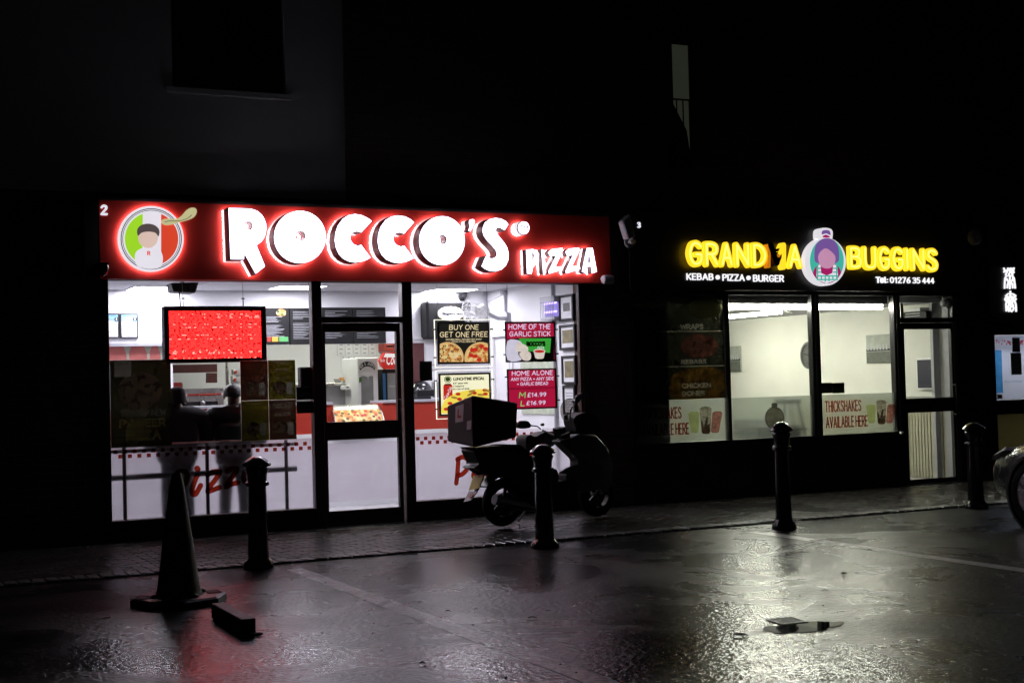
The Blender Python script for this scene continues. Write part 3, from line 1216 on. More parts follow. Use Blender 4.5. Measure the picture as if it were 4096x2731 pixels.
# upper wall of painted render with its dark window; hung tiles to the right
wx0, wz0 = F(690, 350)[0], F(900, 362)[1]
wx1 = F(1142, 350)[0]
MB().prism([(-9, 3.60), (UX, 3.60), (UX, 9.5), (-9, 9.5)], 0, .3, [[(wx0, wz0), (wx1, wz0), (wx1, wz0 + 1.5), (wx0, wz0 + 1.5)]]).build('render_wall', M['render'], shop)
B(UX, -.03, 3.60, XR + .60, .3, 9.5).build('tile_hung_wall', M['tile_hung'], shop)
uw = B(wx0, .10, wz0, wx1, .16, wz0 + 1.5).build('upper_window', M['frame_dark'], shop)
mid = (wx0 + wx1) / 2
for a, b in ((wx0 + .05, mid - .03), (mid + .03, wx1 - .05)):
    B(a, .088, wz0 + .06, b, .097, wz0 + 1.44).build('pane', M['gloss_black'], uw)
B(wx0 - .06, -.012, wz0 - .06, wx1 + .06, .1, wz0).build('window_sill', M['render'], shop)
# stall risers, head, posts
B(XL - .06, .0, 0, xm0, .22, ZS - .035).build('stall_riser', M['wood'], shop)
B(xd1, .0, 0, XR + .06, .22, ZS - .035).build('stall_riser', M['wood'], shop)
for a, b in ((XL - .06, xm0), (xd1, XR + .06)):
    B(a, -.03, ZS - .035, b, .12, ZS).build('window_sill', M['wood'], shop, bevel=.006)
B(XL - .06, -.02, ZH, XR + .06, .14, ZH + .10).build('window_head', M['wood'], shop)
for a, b in ((XL - .06, XL), (xm0 - .012, xm1), (xd0 + .01, xd1 + .008), (XR, XR + .06)):
    B(a, -.02, (0 if a > XL and b < XR else ZS), b, .10, ZH).build('post', M['wood'], shop, bevel=.005)
for k in range(2):              # grooved edge strips of the right hand frame
    B(XR - .035 + .018 * k, -.012 + .02 * k, ZS, XR - .021 + .018 * k, .05, ZH).build('frame_bead', M['wood'], shop)
ZT0, ZT1 = F(1450, 1267)[1], F(1450, 1131)[1]
B(xm1, -.02, F(1450, 1290)[1], xd0 + .01, .08, ZT0).build('transom_bar', M['wood'], shop)
B(xm1, .02, ZT0 + .0, xd0 + .01, .026, ZH).build('transom_pane', M['glass'], shop)
p1 = B(XL, .02, ZS, xm0 - .012, .026, ZH).build('window_pane', M['glass'], shop)
p2 = B(xd1 + .008, .02, ZS, XR - .035, .026, ZH).build('window_pane', M['glass'], shop)
ZF = F(1267, 1752)[1]           # top of the frosted film
for (a, b, pn) in ((XL, xm0 - .012, p1), (xd1 + .008, XR - .035, p2)):
    B(a + .004, .030, ZS + .004, b - .004, .034, ZF).build('frosted_film', M['film'], pn)
    mb = MB()
    cq = .048
    k = 0
    x = a + .03
    while x < b - .05:
        for r in range(2):
            if (k + r) % 2 == 0:
                mb.quad((x, .0285, ZF - .075 - r * cq), (x + cq - .006, .0285, ZF - .075 - r * cq), (x + cq - .006, .0285, ZF - .035 - r * cq), (x, .0285, ZF - .035 - r * cq))
        x += cq
        k += 1
    mb.build('checker_print', M['print_red'], pn, kind='stuff', fix=False)
# brush lettering on the film
pb = MB()
for pts in ([(812, 752), (795, 860), (772, 985)], [(800, 790), (850, 742), (905, 760), (910, 830), (870, 890), (815, 905)],
            [(1012, 792), (985, 860), (965, 930), (968, 975), (1000, 980), (1030, 930), (1052, 890)],
            [(1125, 778), (1180, 750), (1250, 752), (1205, 830), (1150, 900), (1128, 950), (1185, 935), (1248, 910)],
            [(1330, 738), (1385, 715), (1430, 720), (1395, 785), (1345, 850), (1322, 900), (1380, 875), (1440, 862)],
            [(1600, 720), (1530, 740), (1500, 800), (1520, 850), (1580, 810), (1620, 720), (1625, 800), (1690, 780)]):
    stroke_px(pb, Z4, pts, .056, .0275)
stroke_px(pb, Z4, [(1015, 712), (1022, 722)], .062, .0272)
pb.build('pizza_lettering', M['print_red'], p1, fix=False)
pb = MB()
for pts in ([(515, 690), (508, 800), (495, 920)], [(505, 690), (560, 668), (608, 700), (600, 780), (550, 835), (505, 845)],
            [(700, 735), (672, 800), (660, 850), (690, 880), (735, 840)],
            [(790, 690), (850, 680), (900, 690), (840, 790), (800, 850), (860, 840), (905, 820)],
            [(960, 660), (1020, 650), (1070, 665), (1000, 770), (960, 830), (1030, 820), (1080, 800)],
            [(1240, 660), (1160, 680), (1130, 760), (1170, 800), (1230, 740), (1250, 670), (1250, 770), (1310, 760)]):
    stroke_px(pb, Z8, pts, .056, .0275)
stroke_px(pb, Z8, [(672, 640), (700, 662)], .07, .0272)
pb.build('pizza_lettering', M['print_red'], p2, fix=False)

# glazed door, standing a finger open on its right side
door = B(xm1 + .004, .0, .02, xd0 - .02, .045, .0201).build('door', M['wood'], shop)
dx0, dx1 = xm1 + .006, xd0 - .022
dz1 = F(1450, 1291)[1] - .004
ox0, ox1 = F(1302, 1500)[0], F(1587, 1500)[0]
lx0, lx1 = F(1313, 1900)[0], F(1597, 1900)[0]
t1, t0 = F(1450, 1326)[1], F(1450, 1684)[1]
l1, l0 = F(1450, 1755)[1], F(1450, 2036)[1]
mb = MB().prism([(dx0, .02), (dx1, .02), (dx1, dz1), (dx0, dz1)], -.012, .045,
                [[(ox0, t0), (ox1, t0), (ox1, t1), (ox0, t1)], [(lx0, l0), (lx1, l0), (lx1, l1), (lx0, l1)]])
mb.build('door_leaf', M['wood'], door)
B(ox0, .012, t0, ox1, .018, t1).build('pane', M['glass'], door)
B(lx0, .012, l0, lx1, .018, l1).build('pane', M['glass'], door)
B(lx0 + .002, .022, l0 + .10, lx1 - .002, .026, l1 - .035).build('frosted_film', M['film'], door)
hx = (ox1 + dx1) / 2
MB().tube([(hx, -.012, 1.02), (hx, -.055, 1.02), (hx, -.055, 1.38), (hx, -.012, 1.38)], .011).build('door_handle', M['chrome'], door, smooth=True)
B(dx0 - .0, -.05, .0, dx1, .10, .018).build('threshold', M['chrome'], shop)

# ---- inside of the pizza shop
ZC = 2.80
YB = 2.80
RX0, RX1, RY1 = 2.10, 8.10, 5.7
fl = B(RX0, .05, -.05, RX1, RY1, .02)
fl.build('floor', M['floor_in'], shop)
cei = B(RX0, .12, ZC + .012, RX1, RY1, ZC + .12).build('ceiling', M['tbar'], shop)
tm = B(.006, .006, 0, .594, .594, .010).build('ceiling_tile', M['tile'], cei)
lights_a = []
n0 = 0
PAN = [(620, 1152), (1190, 1148), (1800, 1160)]
pc = [G(px, py, ZC) for px, py in PAN]
for i in range(10):
    for j in range(9):
        x, y = RX0 + .6 * i, .14 + .6 * j
        if x + .6 > RX1 + .02 or y + .6 > RY1: continue
        o = tm if n0 == 0 else tm.copy()
        if n0: COL.objects.link(o)
        o.location = (x, y, ZC)
        n0 += 1
B(RX0 - .2, .3, 0, RX0, RY1 + .2, 3.0).build('left_wall', M['white_wall'], shop)
B(RX1, .12, 0, RX1 + .2, RY1 + .2, 3.0).build('side_wall', M['white_wall'], shop)
B(RX0, RY1, 0, RX1, RY1 + .2, 3.0).build('kitchen_wall', M['white_wall'], shop)
zb = F(1150, 1378, YB)[1]
xlw = F(690, 1400, YB)[0]
xrw = F(1700, 1500, YB)[0]
B(RX0, YB, zb, RX1, YB + .12, ZC - .001).build('bulkhead', M['white_wall'], shop)
zb2 = F(560, 1440, YB)[1]
B(RX0, YB, 0, xlw, YB + .12, zb).build('partition_wall', M['white_wall'], shop)
B(xrw, YB, 0, RX1, YB + .12, zb).build('partition_wall', M['white_wall'], shop)
B(F(1642, 1500, YB)[0], YB + .01, 0, xrw, YB + .3, zb).build('maroon_column', M['maroon'], shop)
B(RX0, YB - .09, zb + .0, xlw, YB - .002, zb + .035).build('wall_ledge', M['lgrey'], shop)
x0, z0, x1, z1 = rect(PX, 1640, 1346, 1702, 1357, YB)
B(x0 - .1, YB - .04, z0, x1, YB - .002, z1).build('wall_ledge', M['white'], shop)
# kitchen lintel and pipe glimpsed between the customers
x0, z0, x1, z1 = rect(Z3, 700, 935, 1225, 1020, 4.6)
B(x0 - .4, 4.6, z0, x1, 4.7, z1).build('kitchen_lintel', M['maroon'], shop)
x0, z0, x1, z1 = rect(Z3, 1125, 1020, 1225, 1125, 4.6)
B(x0, 4.6, z0, x1, 4.7, z1 - .002).build('kitchen_lintel', M['maroon'], shop)
x0, z0, x1, z1 = rect(Z3, 1312, 935, 1345, 1150, 4.9)
MB().tube([((x0 + x1) / 2, 4.9, z0), ((x0 + x1) / 2, 4.9, 2.6)], (x1 - x0) / 2).build('pipe', M['steel'], shop, smooth=True)
# white architrave on the side wall
for a, b, t in ((1966, 1981, 1356), (2040, 2052, 1356)):
    ya, za = SX(a, t, RX1)
    yb, _ = SX(b, t, RX1)
    B(RX1 - .03, yb, .02, RX1 - .001, ya, za).build('architrave', M['white'], shop)
ya, za = SX(1966, 1350, RX1)
yb, _ = SX(2052, 1350, RX1)
B(RX1 - .035, yb - .02, za + .0, RX1 - .001, ya + .02, za + .07).build('architrave', M['white'], shop)
yq = SX(2222, 1300, RX1)[0]
MB().tube([(RX1 - .03, yq, .02), (RX1 - .03, yq, ZC)], .022).build('pipe', M['lgrey'], shop, smooth=True)
yq = SX(1951, 1300, RX1)[0]
B(RX1 - .05, yq - .02, 1.9, RX1 - .001, yq + .03, ZC).build('conduit', M['lgrey'], shop)

# serving counter
XC1 = 7.55
ct = thing('serving_counter', 'long red panelled serving counter with white base behind the shop window', 'counter', (5, 2.3, 0))
zr1 = F(1290, 1619, 2.3)[1]
zr0 = F(1290, 1733, 2.3)[1]
mb = MB().box(RX0 + .01, 2.3, zr0, F(1334, 1650, 2.3)[0], 2.75, zr1).build('red_panel', M['red_counter'], ct)
B(F(1334, 1650, 2.3)[0] + .003, 2.34, zr0, F(1530, 1650, 2.3)[0] - .003, 2.75, zr0 + .12).build('display_shelf', M['red_counter'], ct)
B(F(1530, 1650, 2.3)[0], 2.3, zr0, XC1, 2.75, zr1).build('red_panel', M['red_counter'], ct)
B(RX0 + .01, 2.27, zr0 - .05, XC1, 2.75, zr0 - .002).build('trim_strip', M['white'], ct)
B(RX0 + .01, 2.3, .02, XC1, 2.75, zr0 - .052).build('base_panel', M['white_wall'], ct)
mb = MB().box(RX0 + .01, 2.27, zr1, F(1330, 1650, 2.3)[0], 2.78, zr1 + .03).box(F(1532, 1650, 2.3)[0], 2.27, zr1, XC1, 2.78, zr1 + .03).build('counter_top', M['lgrey'], ct)

# ceiling lights
def ceiling_light(x, y, z, sx, sy, label, m, group):
    t = thing('ceiling_light', label, 'ceiling light', (x, y, z), group)
    MB().prism([(x - sx / 2 - .02, y - sy / 2 - .02), (x + sx / 2 + .02, y - sy / 2 - .02), (x + sx / 2 + .02, y + sy / 2 + .02), (x - sx / 2 - .02, y + sy / 2 + .02)],
               z - .012, z - .001, [[(x - sx / 2, y - sy / 2), (x + sx / 2, y - sy / 2), (x + sx / 2, y + sy / 2), (x - sx / 2, y + sy / 2)]],
               T=lambda a, b, c: (a, c, b)).build('light_frame', M['white'], t)
    MB().quad((x - sx / 2, y - sy / 2, z - .006), (x - sx / 2, y + sy / 2, z - .006), (x + sx / 2, y + sy / 2, z - .006), (x + sx / 2, y - sy / 2, z - .006)).build('diffuser', m, t, fix=False)
    return t


for (x, y), lb in zip(pc, ('square ceiling light above the food hygiene certificates, left of the black projector',
                           'square ceiling light above the black menu boards, beside the door transom',
                           'square ceiling light above the black cabinet with the lit oval sign')):
    ceiling_light(x, y, ZC, .58, .58, lb, M['panel_a'], 'square ceiling lights in the pizza shop')
for x, wh in ((5.1, 'door, just inside the glass'), (6.9, 'lit acrylic panels, just inside the glass')):
    ceiling_light(x, .95, ZC, .58, .58, 'square ceiling light over the ' + wh, M['panel_a'], 'square ceiling lights in the pizza shop')
for x in (5.75, 7.1):
    ceiling_light(x, 4.2, ZC, 1.1, .3, 'kitchen ceiling light over the %s' % ('worktop' if x < 6 else 'drinks fridges'), M['panel_k'], 'kitchen lights of the pizza shop')

t = thing('door_mat', 'dark door mat on the shop floor just inside the glazed door', 'door mat', (xm1 + .1, .4, .02))
B(xm1 - .05, .09, .021, xd0 + .05, 1.5, .036).build('mat', mat('door_mat_pile', (.035, .037, .035), .95, bump=.5, bscale=150), t)
B(xm1 - .07, .09, .021, xm1 - .052, 1.5, .038).build('edge_strip', M['black'], t)

# ------------------------------------------------------------------ the red fascia sign
sign = thing('shop_sign', 'red illuminated fascia with big white ROCCO\'S PIZZA letters above the shop window', 'shop sign', (5.4, FY, 3.1))
sx0 = F(398, 960, FY)[0]
sx1 = F(2440, 1000, FY)[0]
sz0 = F(1240, 1122, FY)[1]
sz1 = F(1240, 828, FY)[1]
B(sx0, FY, sz0, sx1, .049, sz1).build('fascia_panel', M['fascia_red'], sign)
B(sx0 - .01, FY - .004, sz1 + .001, sx1 + .01, .05, sz1 + .03).build('fascia_capping', M['fascia_black'], sign)
LD = .25


def can_letter(ch, zf, outline, hole=None, depth=LD, rim=.085, edge=.009, sm=False):
    yf = FY - depth
    o = mapped(zf, outline, yf)
    h = [mapped(zf, hole, yf)] if hole else []
    if sm: o = smooth_pts(o, True, 3)
    L = MB().prism(o, yf + .004, FY - rim, h, front=True).build('letter', M['black'], sign, 'letter %s with white face, black side and white back edge' % ch)
    MB().prism(o, FY - rim + .001, FY - .026, h).build('lit_rim', M['lit_edge'], L)
    MB().prism(inset(o, .004), FY - .0255, FY - .004, h).build('halo_strip', M['lit_rim'], L)
    fi = inset(o, edge)
    hi = [inset(h[0], -edge * .6)] if h else []
    MB().prism(fi, yf - .002, yf + .002, hi).build('lit_face', M['lit_white'], L)
    return L


arcp = lambda cx, cy_, rx, ry, n=48: ell(cx, cy_, rx, ry, n)
can_letter('R', Z1, [(1350, 170), (1480, 172), (1560, 176), (1610, 186), (1650, 205), (1690, 240), (1715, 280), (1733, 330), (1736, 380), (1728, 430), (1712, 475), (1685, 512), (1640, 545),
                     (1724, 750), (1622, 832), (1516, 634), (1515, 688), (1370, 686)], [(1522, 312), (1570, 313), (1586, 325), (1592, 350), (1586, 376), (1570, 388), (1524, 386)])
can_letter('O', Z1, arcp(2057, 461, 261, 264), arcp(2062, 450, 47, 47, 24))
Cc = [(477, 235), (440, 208), (395, 187), (340, 177), (290, 186), (245, 215), (208, 265), (187, 325), (182, 385), (192, 440), (215, 490), (250, 527), (300, 550), (345, 556), (400, 547), (435, 534), (467, 515),
      (390, 410), (362, 418), (335, 408), (316, 385), (311, 360), (316, 340), (333, 324), (357, 319), (390, 329)]
can_letter('C', Z2, Cc)
can_letter('C', Z2, [(798, 245), (762, 216), (720, 196), (665, 188), (615, 197), (570, 224), (534, 272), (513, 330), (508, 390), (517, 446), (540, 495), (575, 531), (625, 554), (672, 560), (725, 552), (760, 538), (794, 520),
                     (716, 416), (688, 424), (660, 413), (642, 392), (637, 367), (642, 348), (658, 331), (682, 327), (716, 338)])
can_letter('O', Z2, arcp(1001, 385, 178, 191), arcp(1004, 376, 32, 33, 22))
can_letter('apostrophe', Z2, [(1205, 232), (1217, 222), (1235, 219), (1248, 226), (1253, 242), (1247, 264), (1218, 318), (1198, 312), (1210, 275), (1204, 255)], depth=.2, edge=.005)
can_letter('S', Z2, [(1511, 262), (1490, 234), (1450, 213), (1405, 207), (1360, 217), (1325, 243), (1308, 280), (1305, 318), (1316, 352), (1345, 392), (1382, 430), (1405, 458), (1414, 485), (1405, 506), (1382, 515), (1350, 510), (1331, 498),
                     (1296, 580), (1325, 602), (1365, 620), (1410, 623), (1455, 608), (1488, 578), (1508, 535), (1512, 485), (1502, 440), (1478, 398), (1442, 355), (1418, 322), (1414, 302), (1424, 290), (1445, 294), (1478, 313)])
tm_ = can_letter('TM', Z2, arcp(1621, 288, 47, 53, 32), depth=.17, rim=.15, edge=.008)
x0, z0, x1, z1 = rect(Z2, 1588, 268, 1655, 312, FY - .174)
pen(MB(), 'TM', x0, z0, x1, z1, FY - .1745, .17).build('tm_lettering', M['ink'], tm_, fix=False)
PD = dict(depth=.14, rim=.05, edge=.005)
can_letter('P', Z2, [(1637, 452), (1690, 446), (1722, 457), (1739, 485), (1734, 525), (1716, 562), (1692, 592), (1683, 640), (1645, 636)], [(1682, 482), (1697, 482), (1702, 500), (1692, 525), (1683, 535)], **PD)
can_letter('I', Z2, [(1752, 448), (1778, 452), (1793, 634), (1768, 640)], **PD)
can_letter('Z', Z2, [(1802, 472), (1830, 448), (1918, 436), (1920, 462), (1866, 580), (1915, 577), (1921, 606), (1812, 638), (1806, 618), (1864, 500), (1822, 508)], **PD)
can_letter('Z', Z2, [(1935, 466), (1960, 444), (2042, 434), (2046, 460), (1992, 576), (2046, 573), (2053, 602), (1942, 636), (1936, 616), (1992, 496), (1950, 506)], **PD)
can_letter('A', Z2, [(2098, 438), (2145, 436), (2179, 622), (2138, 636), (2130, 582), (2100, 585), (2088, 632), (2060, 622)], [(2112, 505), (2122, 504), (2127, 548), (2107, 550)], **PD)

# round emblem: Italian stripes in a double ring, a plain cook in white, tossed dough
yb_ = FY - .05
eo_ = mapped(Z1, arcp(597, 479, 322, 322), yb_)
bd = MB().prism(eo_, yb_, FY - .024).build('round_emblem', M['lit_rim2'], sign, 'round emblem with green, white and red stripes')


MB().prism(inset(eo_, .010), FY - .0165, FY - .004).build('halo_strip', M['lit_rim'], bd)


def disc(zf, cx, cy_, rx, ry, y, n=48):
    return mapped(zf, arcp(cx, cy_, rx, ry, n), y)


def layer(name, pts, m, dy, holes=(), zf=Z1, par=None, base=None):
    y = (base if base is not None else yb_) - dy
    return MB().flat(mapped(zf, pts, y), y, [mapped(zf, h, y) for h in holes]).build(name, m, par or bd, fix=False)


layer('emblem_face', arcp(597, 479, 314, 314), M['lit_badge'], .001)
layer('emblem_ring', arcp(600, 480, 300, 300), M['lit_line'], .002, [arcp(600, 480, 291, 291)])
layer('emblem_ring', arcp(600, 480, 283, 283), M['lit_line'], .002, [arcp(600, 480, 277, 277)])
seg = lambda a0, a1: [(603 + 262 * math.cos(math.radians(a)), 480 + 262 * math.sin(math.radians(a))) for a in np.linspace(a0, a1, 22)]
layer('green_stripe', seg(110, 251), M['lit_green'], .002)
layer('red_stripe', seg(-69, 69), M['lit_red'], .002)
sh = smooth_pts([(455, 735), (440, 640), (470, 590), (540, 560), (600, 556), (660, 575), (700, 610), (715, 680), (690, 755), (600, 775), (520, 765)], True, 3)
layer('figure_jacket', sh, M['lit_badge'], .003)
layer('figure_head', arcp(570, 465, 98, 105, 32), M['lit_skin'], .0035)
layer('figure_hair', smooth_pts([(470, 450), (462, 390), (500, 345), (570, 330), (640, 348), (680, 395), (672, 455), (640, 420), (570, 408), (505, 420)], True, 3), M['lit_hair'], .004)
x0, z0, x1, z1 = rect(Z1, 560, 598, 592, 642, yb_ - .005)
pen(MB(), 'R', x0, z0, x1, z1, yb_ - .005, .22).build('r_lettering', M['lit_red'], bd, fix=False)
dg = MB().prism(smooth_pts(mapped(Z1, [(702, 305), (725, 285), (790, 280), (850, 282), (900, 250), (950, 195), (1000, 172), (1040, 185), (1046, 225), (1015, 270), (950, 298), (880, 315), (820, 335), (750, 345), (710, 330)], yb_ - .02), True, 3), yb_ - .02, yb_ - .007)
dg.build('dough_shape', M['lit_dough'], sign)
mb = MB()
stroke_px(mb, Z1, [(735, 312), (790, 303), (860, 305), (930, 290), (975, 265), (995, 245)], .006, yb_ - .021)
mb.build('dough_crease', M['lit_line'], sign, fix=False)

n2 = thing('house_number', 'white number 2 at the left end of the red fascia', 'number', (2.4, FY, 3.3))
x0, z0, x1, z1 = rect(Z1, 104, 144, 176, 246, FY - .03)
B(x0 - .16, FY, sz0 + .1, sx0 - .012, -.001, sz1).build('number_panel', M['fascia_black'], n2)
pen(MB(), '2', x0, z0, x1, z1, FY - .03, .2, depth=.028).build('digit', M['lit_num'], n2, fix=False)

# =================================================================== THINGS IN AND ON THE PIZZA SHOP
# LED screen hung behind the left window
yl = .34
t = thing('led_screen', 'black framed LED screen glowing red, hung inside the left shop window', 'LED screen', (3.8, yl, 2.2))
x0, z0, x1, z1 = rect(Z3, 672, 325, 1735, 912, yl)
ix0, iz0, ix1, iz1 = rect(Z3, 722, 374, 1683, 870, yl)
B(x0, yl + .004, z0, x1, yl + .13, z1).build('casing', M['black'], t, bevel=.006)
MB().prism([(x0, z0), (x1, z0), (x1, z1), (x0, z1)], yl - .012, yl + .003, [[(ix0, iz0), (ix1, iz0), (ix1, iz1), (ix0, iz1)]]).build('bezel', M['black'], t)
MB().quad((ix0, yl + .001, iz0), (ix1, yl + .001, iz0), (ix1, yl + .001, iz1), (ix0, yl + .001, iz1)).build('led_matrix', M['led'], t, fix=False)
for X in (878, 1508):
    xh = F(*Z3(X, 250), yl)[0]
    MB().tube([(xh, yl + .05, z1), (xh, yl + .05, z1 + .10)], .006).build('hanger_bolt', M['black'], t)
    MB().tube([(xh - .02, yl + .05, z1 + .085), (xh + .02, yl + .05, z1 + .085)], .006, 6).build('hanger_bar', M['black'], t)
    MB().tube([(xh, yl + .05, z1 + .10), (xh - .01, yl + .05, ZC)], .003, 6).build('hanger_wire', M['grey'], t)
xh = F(*Z3(872, 250), yl)[0]
MB().tube([(xh - .02, yl + .06, z1), (xh - .03, yl + .06, (z1 + ZC) / 2), (xh - .005, yl + .06, ZC)], .007, 6).build('power_cable', M['black'], t)

# projector under the ceiling
a = F(*Z3(865, 110), 1.0)
t = thing('projector', 'black projector hanging under the ceiling above the glowing red screen', 'projector', (a[0], 1.0, 2.7))
rx = .155
MB().loft([[(a[0] - rx, .88, a[1] + .02), (a[0] + rx, .88, a[1] + .03), (a[0] + rx * .75, .88, a[1] - .09), (a[0] - rx * .85, .88, a[1] - .08)],
           [(a[0] - rx, 1.15, a[1] + .02), (a[0] + rx, 1.15, a[1] + .03), (a[0] + rx * .75, 1.15, a[1] - .09), (a[0] - rx * .85, 1.15, a[1] - .08)]]).build('projector_body', M['black'], t, bevel=.012)
MB().tube([(a[0], 1.0, a[1] + .03), (a[0], 1.0, ZC)], .02).build('mount', M['black'], t, smooth=True)
MB().lathe([(.045, 0), (.045, -.03), (.03, -.03)], 16, (a[0] + .07, .88, a[1] - .03), 'y').build('lens', M['gloss_black'], t)

# two certificates on the partition
for i, (X0, X1, lb) in enumerate(((40, 197, 'blue headed food hygiene certificate cut off by the left window edge'), (206, 395, 'blue headed food hygiene certificate, the one nearer the glowing red screen'))):
    x0, z0, x1, z1 = rect(Z3, X0, 402, X1, 662, YB)
    t = thing('certificate', lb, 'certificate', (x0, YB, z0), 'food hygiene certificates')
    y = YB - .03
    B(x0, y, z0, x1, YB - .002, z1).build('frame', M['ink'], t)
    B(x0 + .018, y - .002, z0 + .018, x1 - .018, y, z1 - .018).build('sheet', M['paper_white'], t)
    h = z1 - z0
    hd = MB().prism([(x0 + .018, z1 - .30 * h), (x0 + .65 * (x1 - x0), z1 - .30 * h), (x0 + .72 * (x1 - x0), z1 - .35 * h), (x1 - .018, z1 - .35 * h), (x1 - .018, z1 - .018), (x0 + .018, z1 - .018)], y - .004, y - .002).build('header', M['paper_blue'], t)
    roman(t, 'title_lettering', 'FOOD HYGIENE RATING', x0 + .03, z1 - .12 * h, x1 - .03, z1 - .075 * h, y - .005, M['ink'])
    xc, zc = x1 - .19 * (x1 - x0), z1 - .235 * h
    MB().flat(ell(xc, zc, .026, .026, 20), y - .005).build('rating_disc', M['ink'], t, fix=False)
    pen(MB(), '5', xc - .009, zc - .016, xc + .009, zc + .016, y - .0056, .2).build('rating_digit', M['paper_white'], t, fix=False)
    mb = MB()
    for k in range(5):
        mb.ribbon(ell(x0 + (.13 + .13 * k) * (x1 - x0), zc, .014, .014, 14), .003, y - .005, closed=True)
    mb.build('rating_rings', M['grey_ink'], t, fix=False)
    mb = MB()
    for k, (u0, u1, v) in enumerate(((.35, .65, .49), (.15, .35, .58), (.62, .85, .58), (.62, .8, .61), (.15, .85, .72), (.15, .8, .745), (.15, .3, .88), (.65, .85, .88))):
        mb.quad(*[(x0 + u * (x1 - x0), y - .003, z1 - (v + d) * h) for u, d in ((u0, .012), (u1, .012), (u1, 0), (u0, 0))])
    mb.build('small_print', M['grey_ink'], t, fix=False)

# tomato print banner below the ledge
x0, z0, x1, z1 = rect(Z3, 60, 732, 668, 884, YB)
t = thing('wall_banner', 'tomato red and sage printed banner under the wall ledge, left of the screen', 'banner', (x0, YB, z0))
B(x0, YB - .02, z0, x1 - .01, YB - .002, z1).build('board', M['pink'], t)
for X in (285, 500, 640, 60):
    xa = F(*Z3(X, 800), YB)[0]
    MB().flat(smooth_pts([(xa - .05, z1), (xa - .02, (z0 + z1) / 2), (xa - .01, z0), (xa + .02, z0), (xa + .015, (z0 + z1) / 2), (xa + .05, z1)][:6], True, 2), YB - .021).build('sage_print', M['sage'], t, fix=False)

# black menu boards on the bulkhead

for i, (X0, X1, lb) in enumerate(((1660, 1978, 'black menu board with a small pizza picture, beside the red screen'), (1984, 2300, 'plain black menu board of white text, left of the door'),
                                  (2320, 2640, 'black menu board seen through the transom over the door'), (2646, 2985, 'black menu board behind the right post of the door'))):
    x0, z0, x1, z1 = rect(Z3, X0, 345, X1, 722, YB - .05)
    if i > 1: z0 = F(*Z5(700, 858), YB - .05)[1]; z1 = F(*Z5(700, 406), YB - .05)[1]
    t = thing('menu_board', lb, 'menu board', (x0, YB, z0), 'black menu boards')
    y = YB - .06
    B(x0, y, z0, x1, YB - .002, z1).build('board', M['black'], t, bevel=.004)
    mb = MB()
    rr = random.Random(i)
    wx, hh = x1 - x0, z1 - z0
    for k in range(17):
        v = (.24 if i == 0 else .1) + k * (.034 if i == 0 else .046)
        if k in (5, 6): continue
        mb.quad(*[(x0 + u * wx, y - .001, z1 - (v + d) * hh) for u, d in ((.24 if i == 0 else .1, .011), (.4 + rr.random() * .45, .011), (.0, 0), (.24 if i == 0 else .1, 0))][:2],
                (x0 + (.4 + rr.random() * .45) * wx, y - .001, z1 - v * hh), (x0 + (.24 if i == 0 else .1) * wx, y - .001, z1 - v * hh))
    mb.build('menu_print', M['lgrey'] if i == 0 else M['grey_ink'], t, fix=False)
    if i == 0:
        MB().flat(ell(x0 + .74 * wx, z1 - .13 * hh, .17 * wx, .10 * hh, 24, .5), y - .0015).build('pizza_picture', M['pizza'], t, fix=False)
        for a_, b_, c_ in ((.26, .38, M['red_counter']), (.41, .62, mat('menu_amber', (.55, .30, .04))), (.65, .95, mat('menu_green', (.08, .32, .10)))):
            MB().quad((x0 + a_ * wx, y - .0015, z0 + .07 * hh), (x0 + b_ * wx, y - .0015, z0 + .07 * hh), (x0 + b_ * wx, y - .0015, z0 + .2 * hh), (x0 + a_ * wx, y - .0015, z0 + .2 * hh)).build('price_patch', c_, t, fix=False)

# dark printed posters stuck on the inside of the left window
yp = .036
t = thing('window_poster', 'dark poster reading TRY OUR NEW PANEER PIZZA at the left window edge', 'poster', (2.9, yp, 1.5), 'posters inside the left shop window')
x0, z0, x1, z1 = rect(Z3, 122, 888, 745, 1795, yp)
x0 = XL + .01
so = lambda zf, s_, a, b, c, d, wt: strokes_of(s_, *rect(zf, a, b, c, d, yp), wt)
mosaic(t, x0, z0, x1, z1, yp, 'ink_dark', [(in_ell(Z3, 190, 1010, 650, 1400, yp), 'ink_food2'), (in_rect(*rect(Z3, 150, 905, 325, 1060, yp)), 'ink_text')],
       [(so(Z3, 'PIZZA', 165, 920, 310, 950, .3), 'ink_black'), (so(Z3, 'PIZZA', 165, 970, 310, 995, .3), 'ink_black'), (so(Z4, 'TRY OUR NEW', 210, 100, 690, 165, .13), 'ink_text'), (so(Z4, 'PANEER', 200, 195, 690, 285, .2), 'ink_texty'), (so(Z4, 'PIZZA', 270, 310, 640, 420, .2), 'ink_texty')])
t = thing('window_poster', 'four panel olive and maroon window poster of wraps and chicken nuggets prices', 'poster', (4.2, yp, 1.5), 'posters inside the left shop window')
xa, xm, xb = [F(*Z3(X, 1300), yp)[0] for X in (1471, 1762, 2048)]
za, zm, zb3 = F(*Z3(1760, 890), yp)[1], F(*Z3(1760, 1306), yp)[1], F(*Z4(1760, 418), yp)[1]
MB().quad((xa, yp + .003, zb3), (xb, yp + .003, zb3), (xb, yp + .003, za), (xa, yp + .003, za)).build('sheet', M['backing'], t)
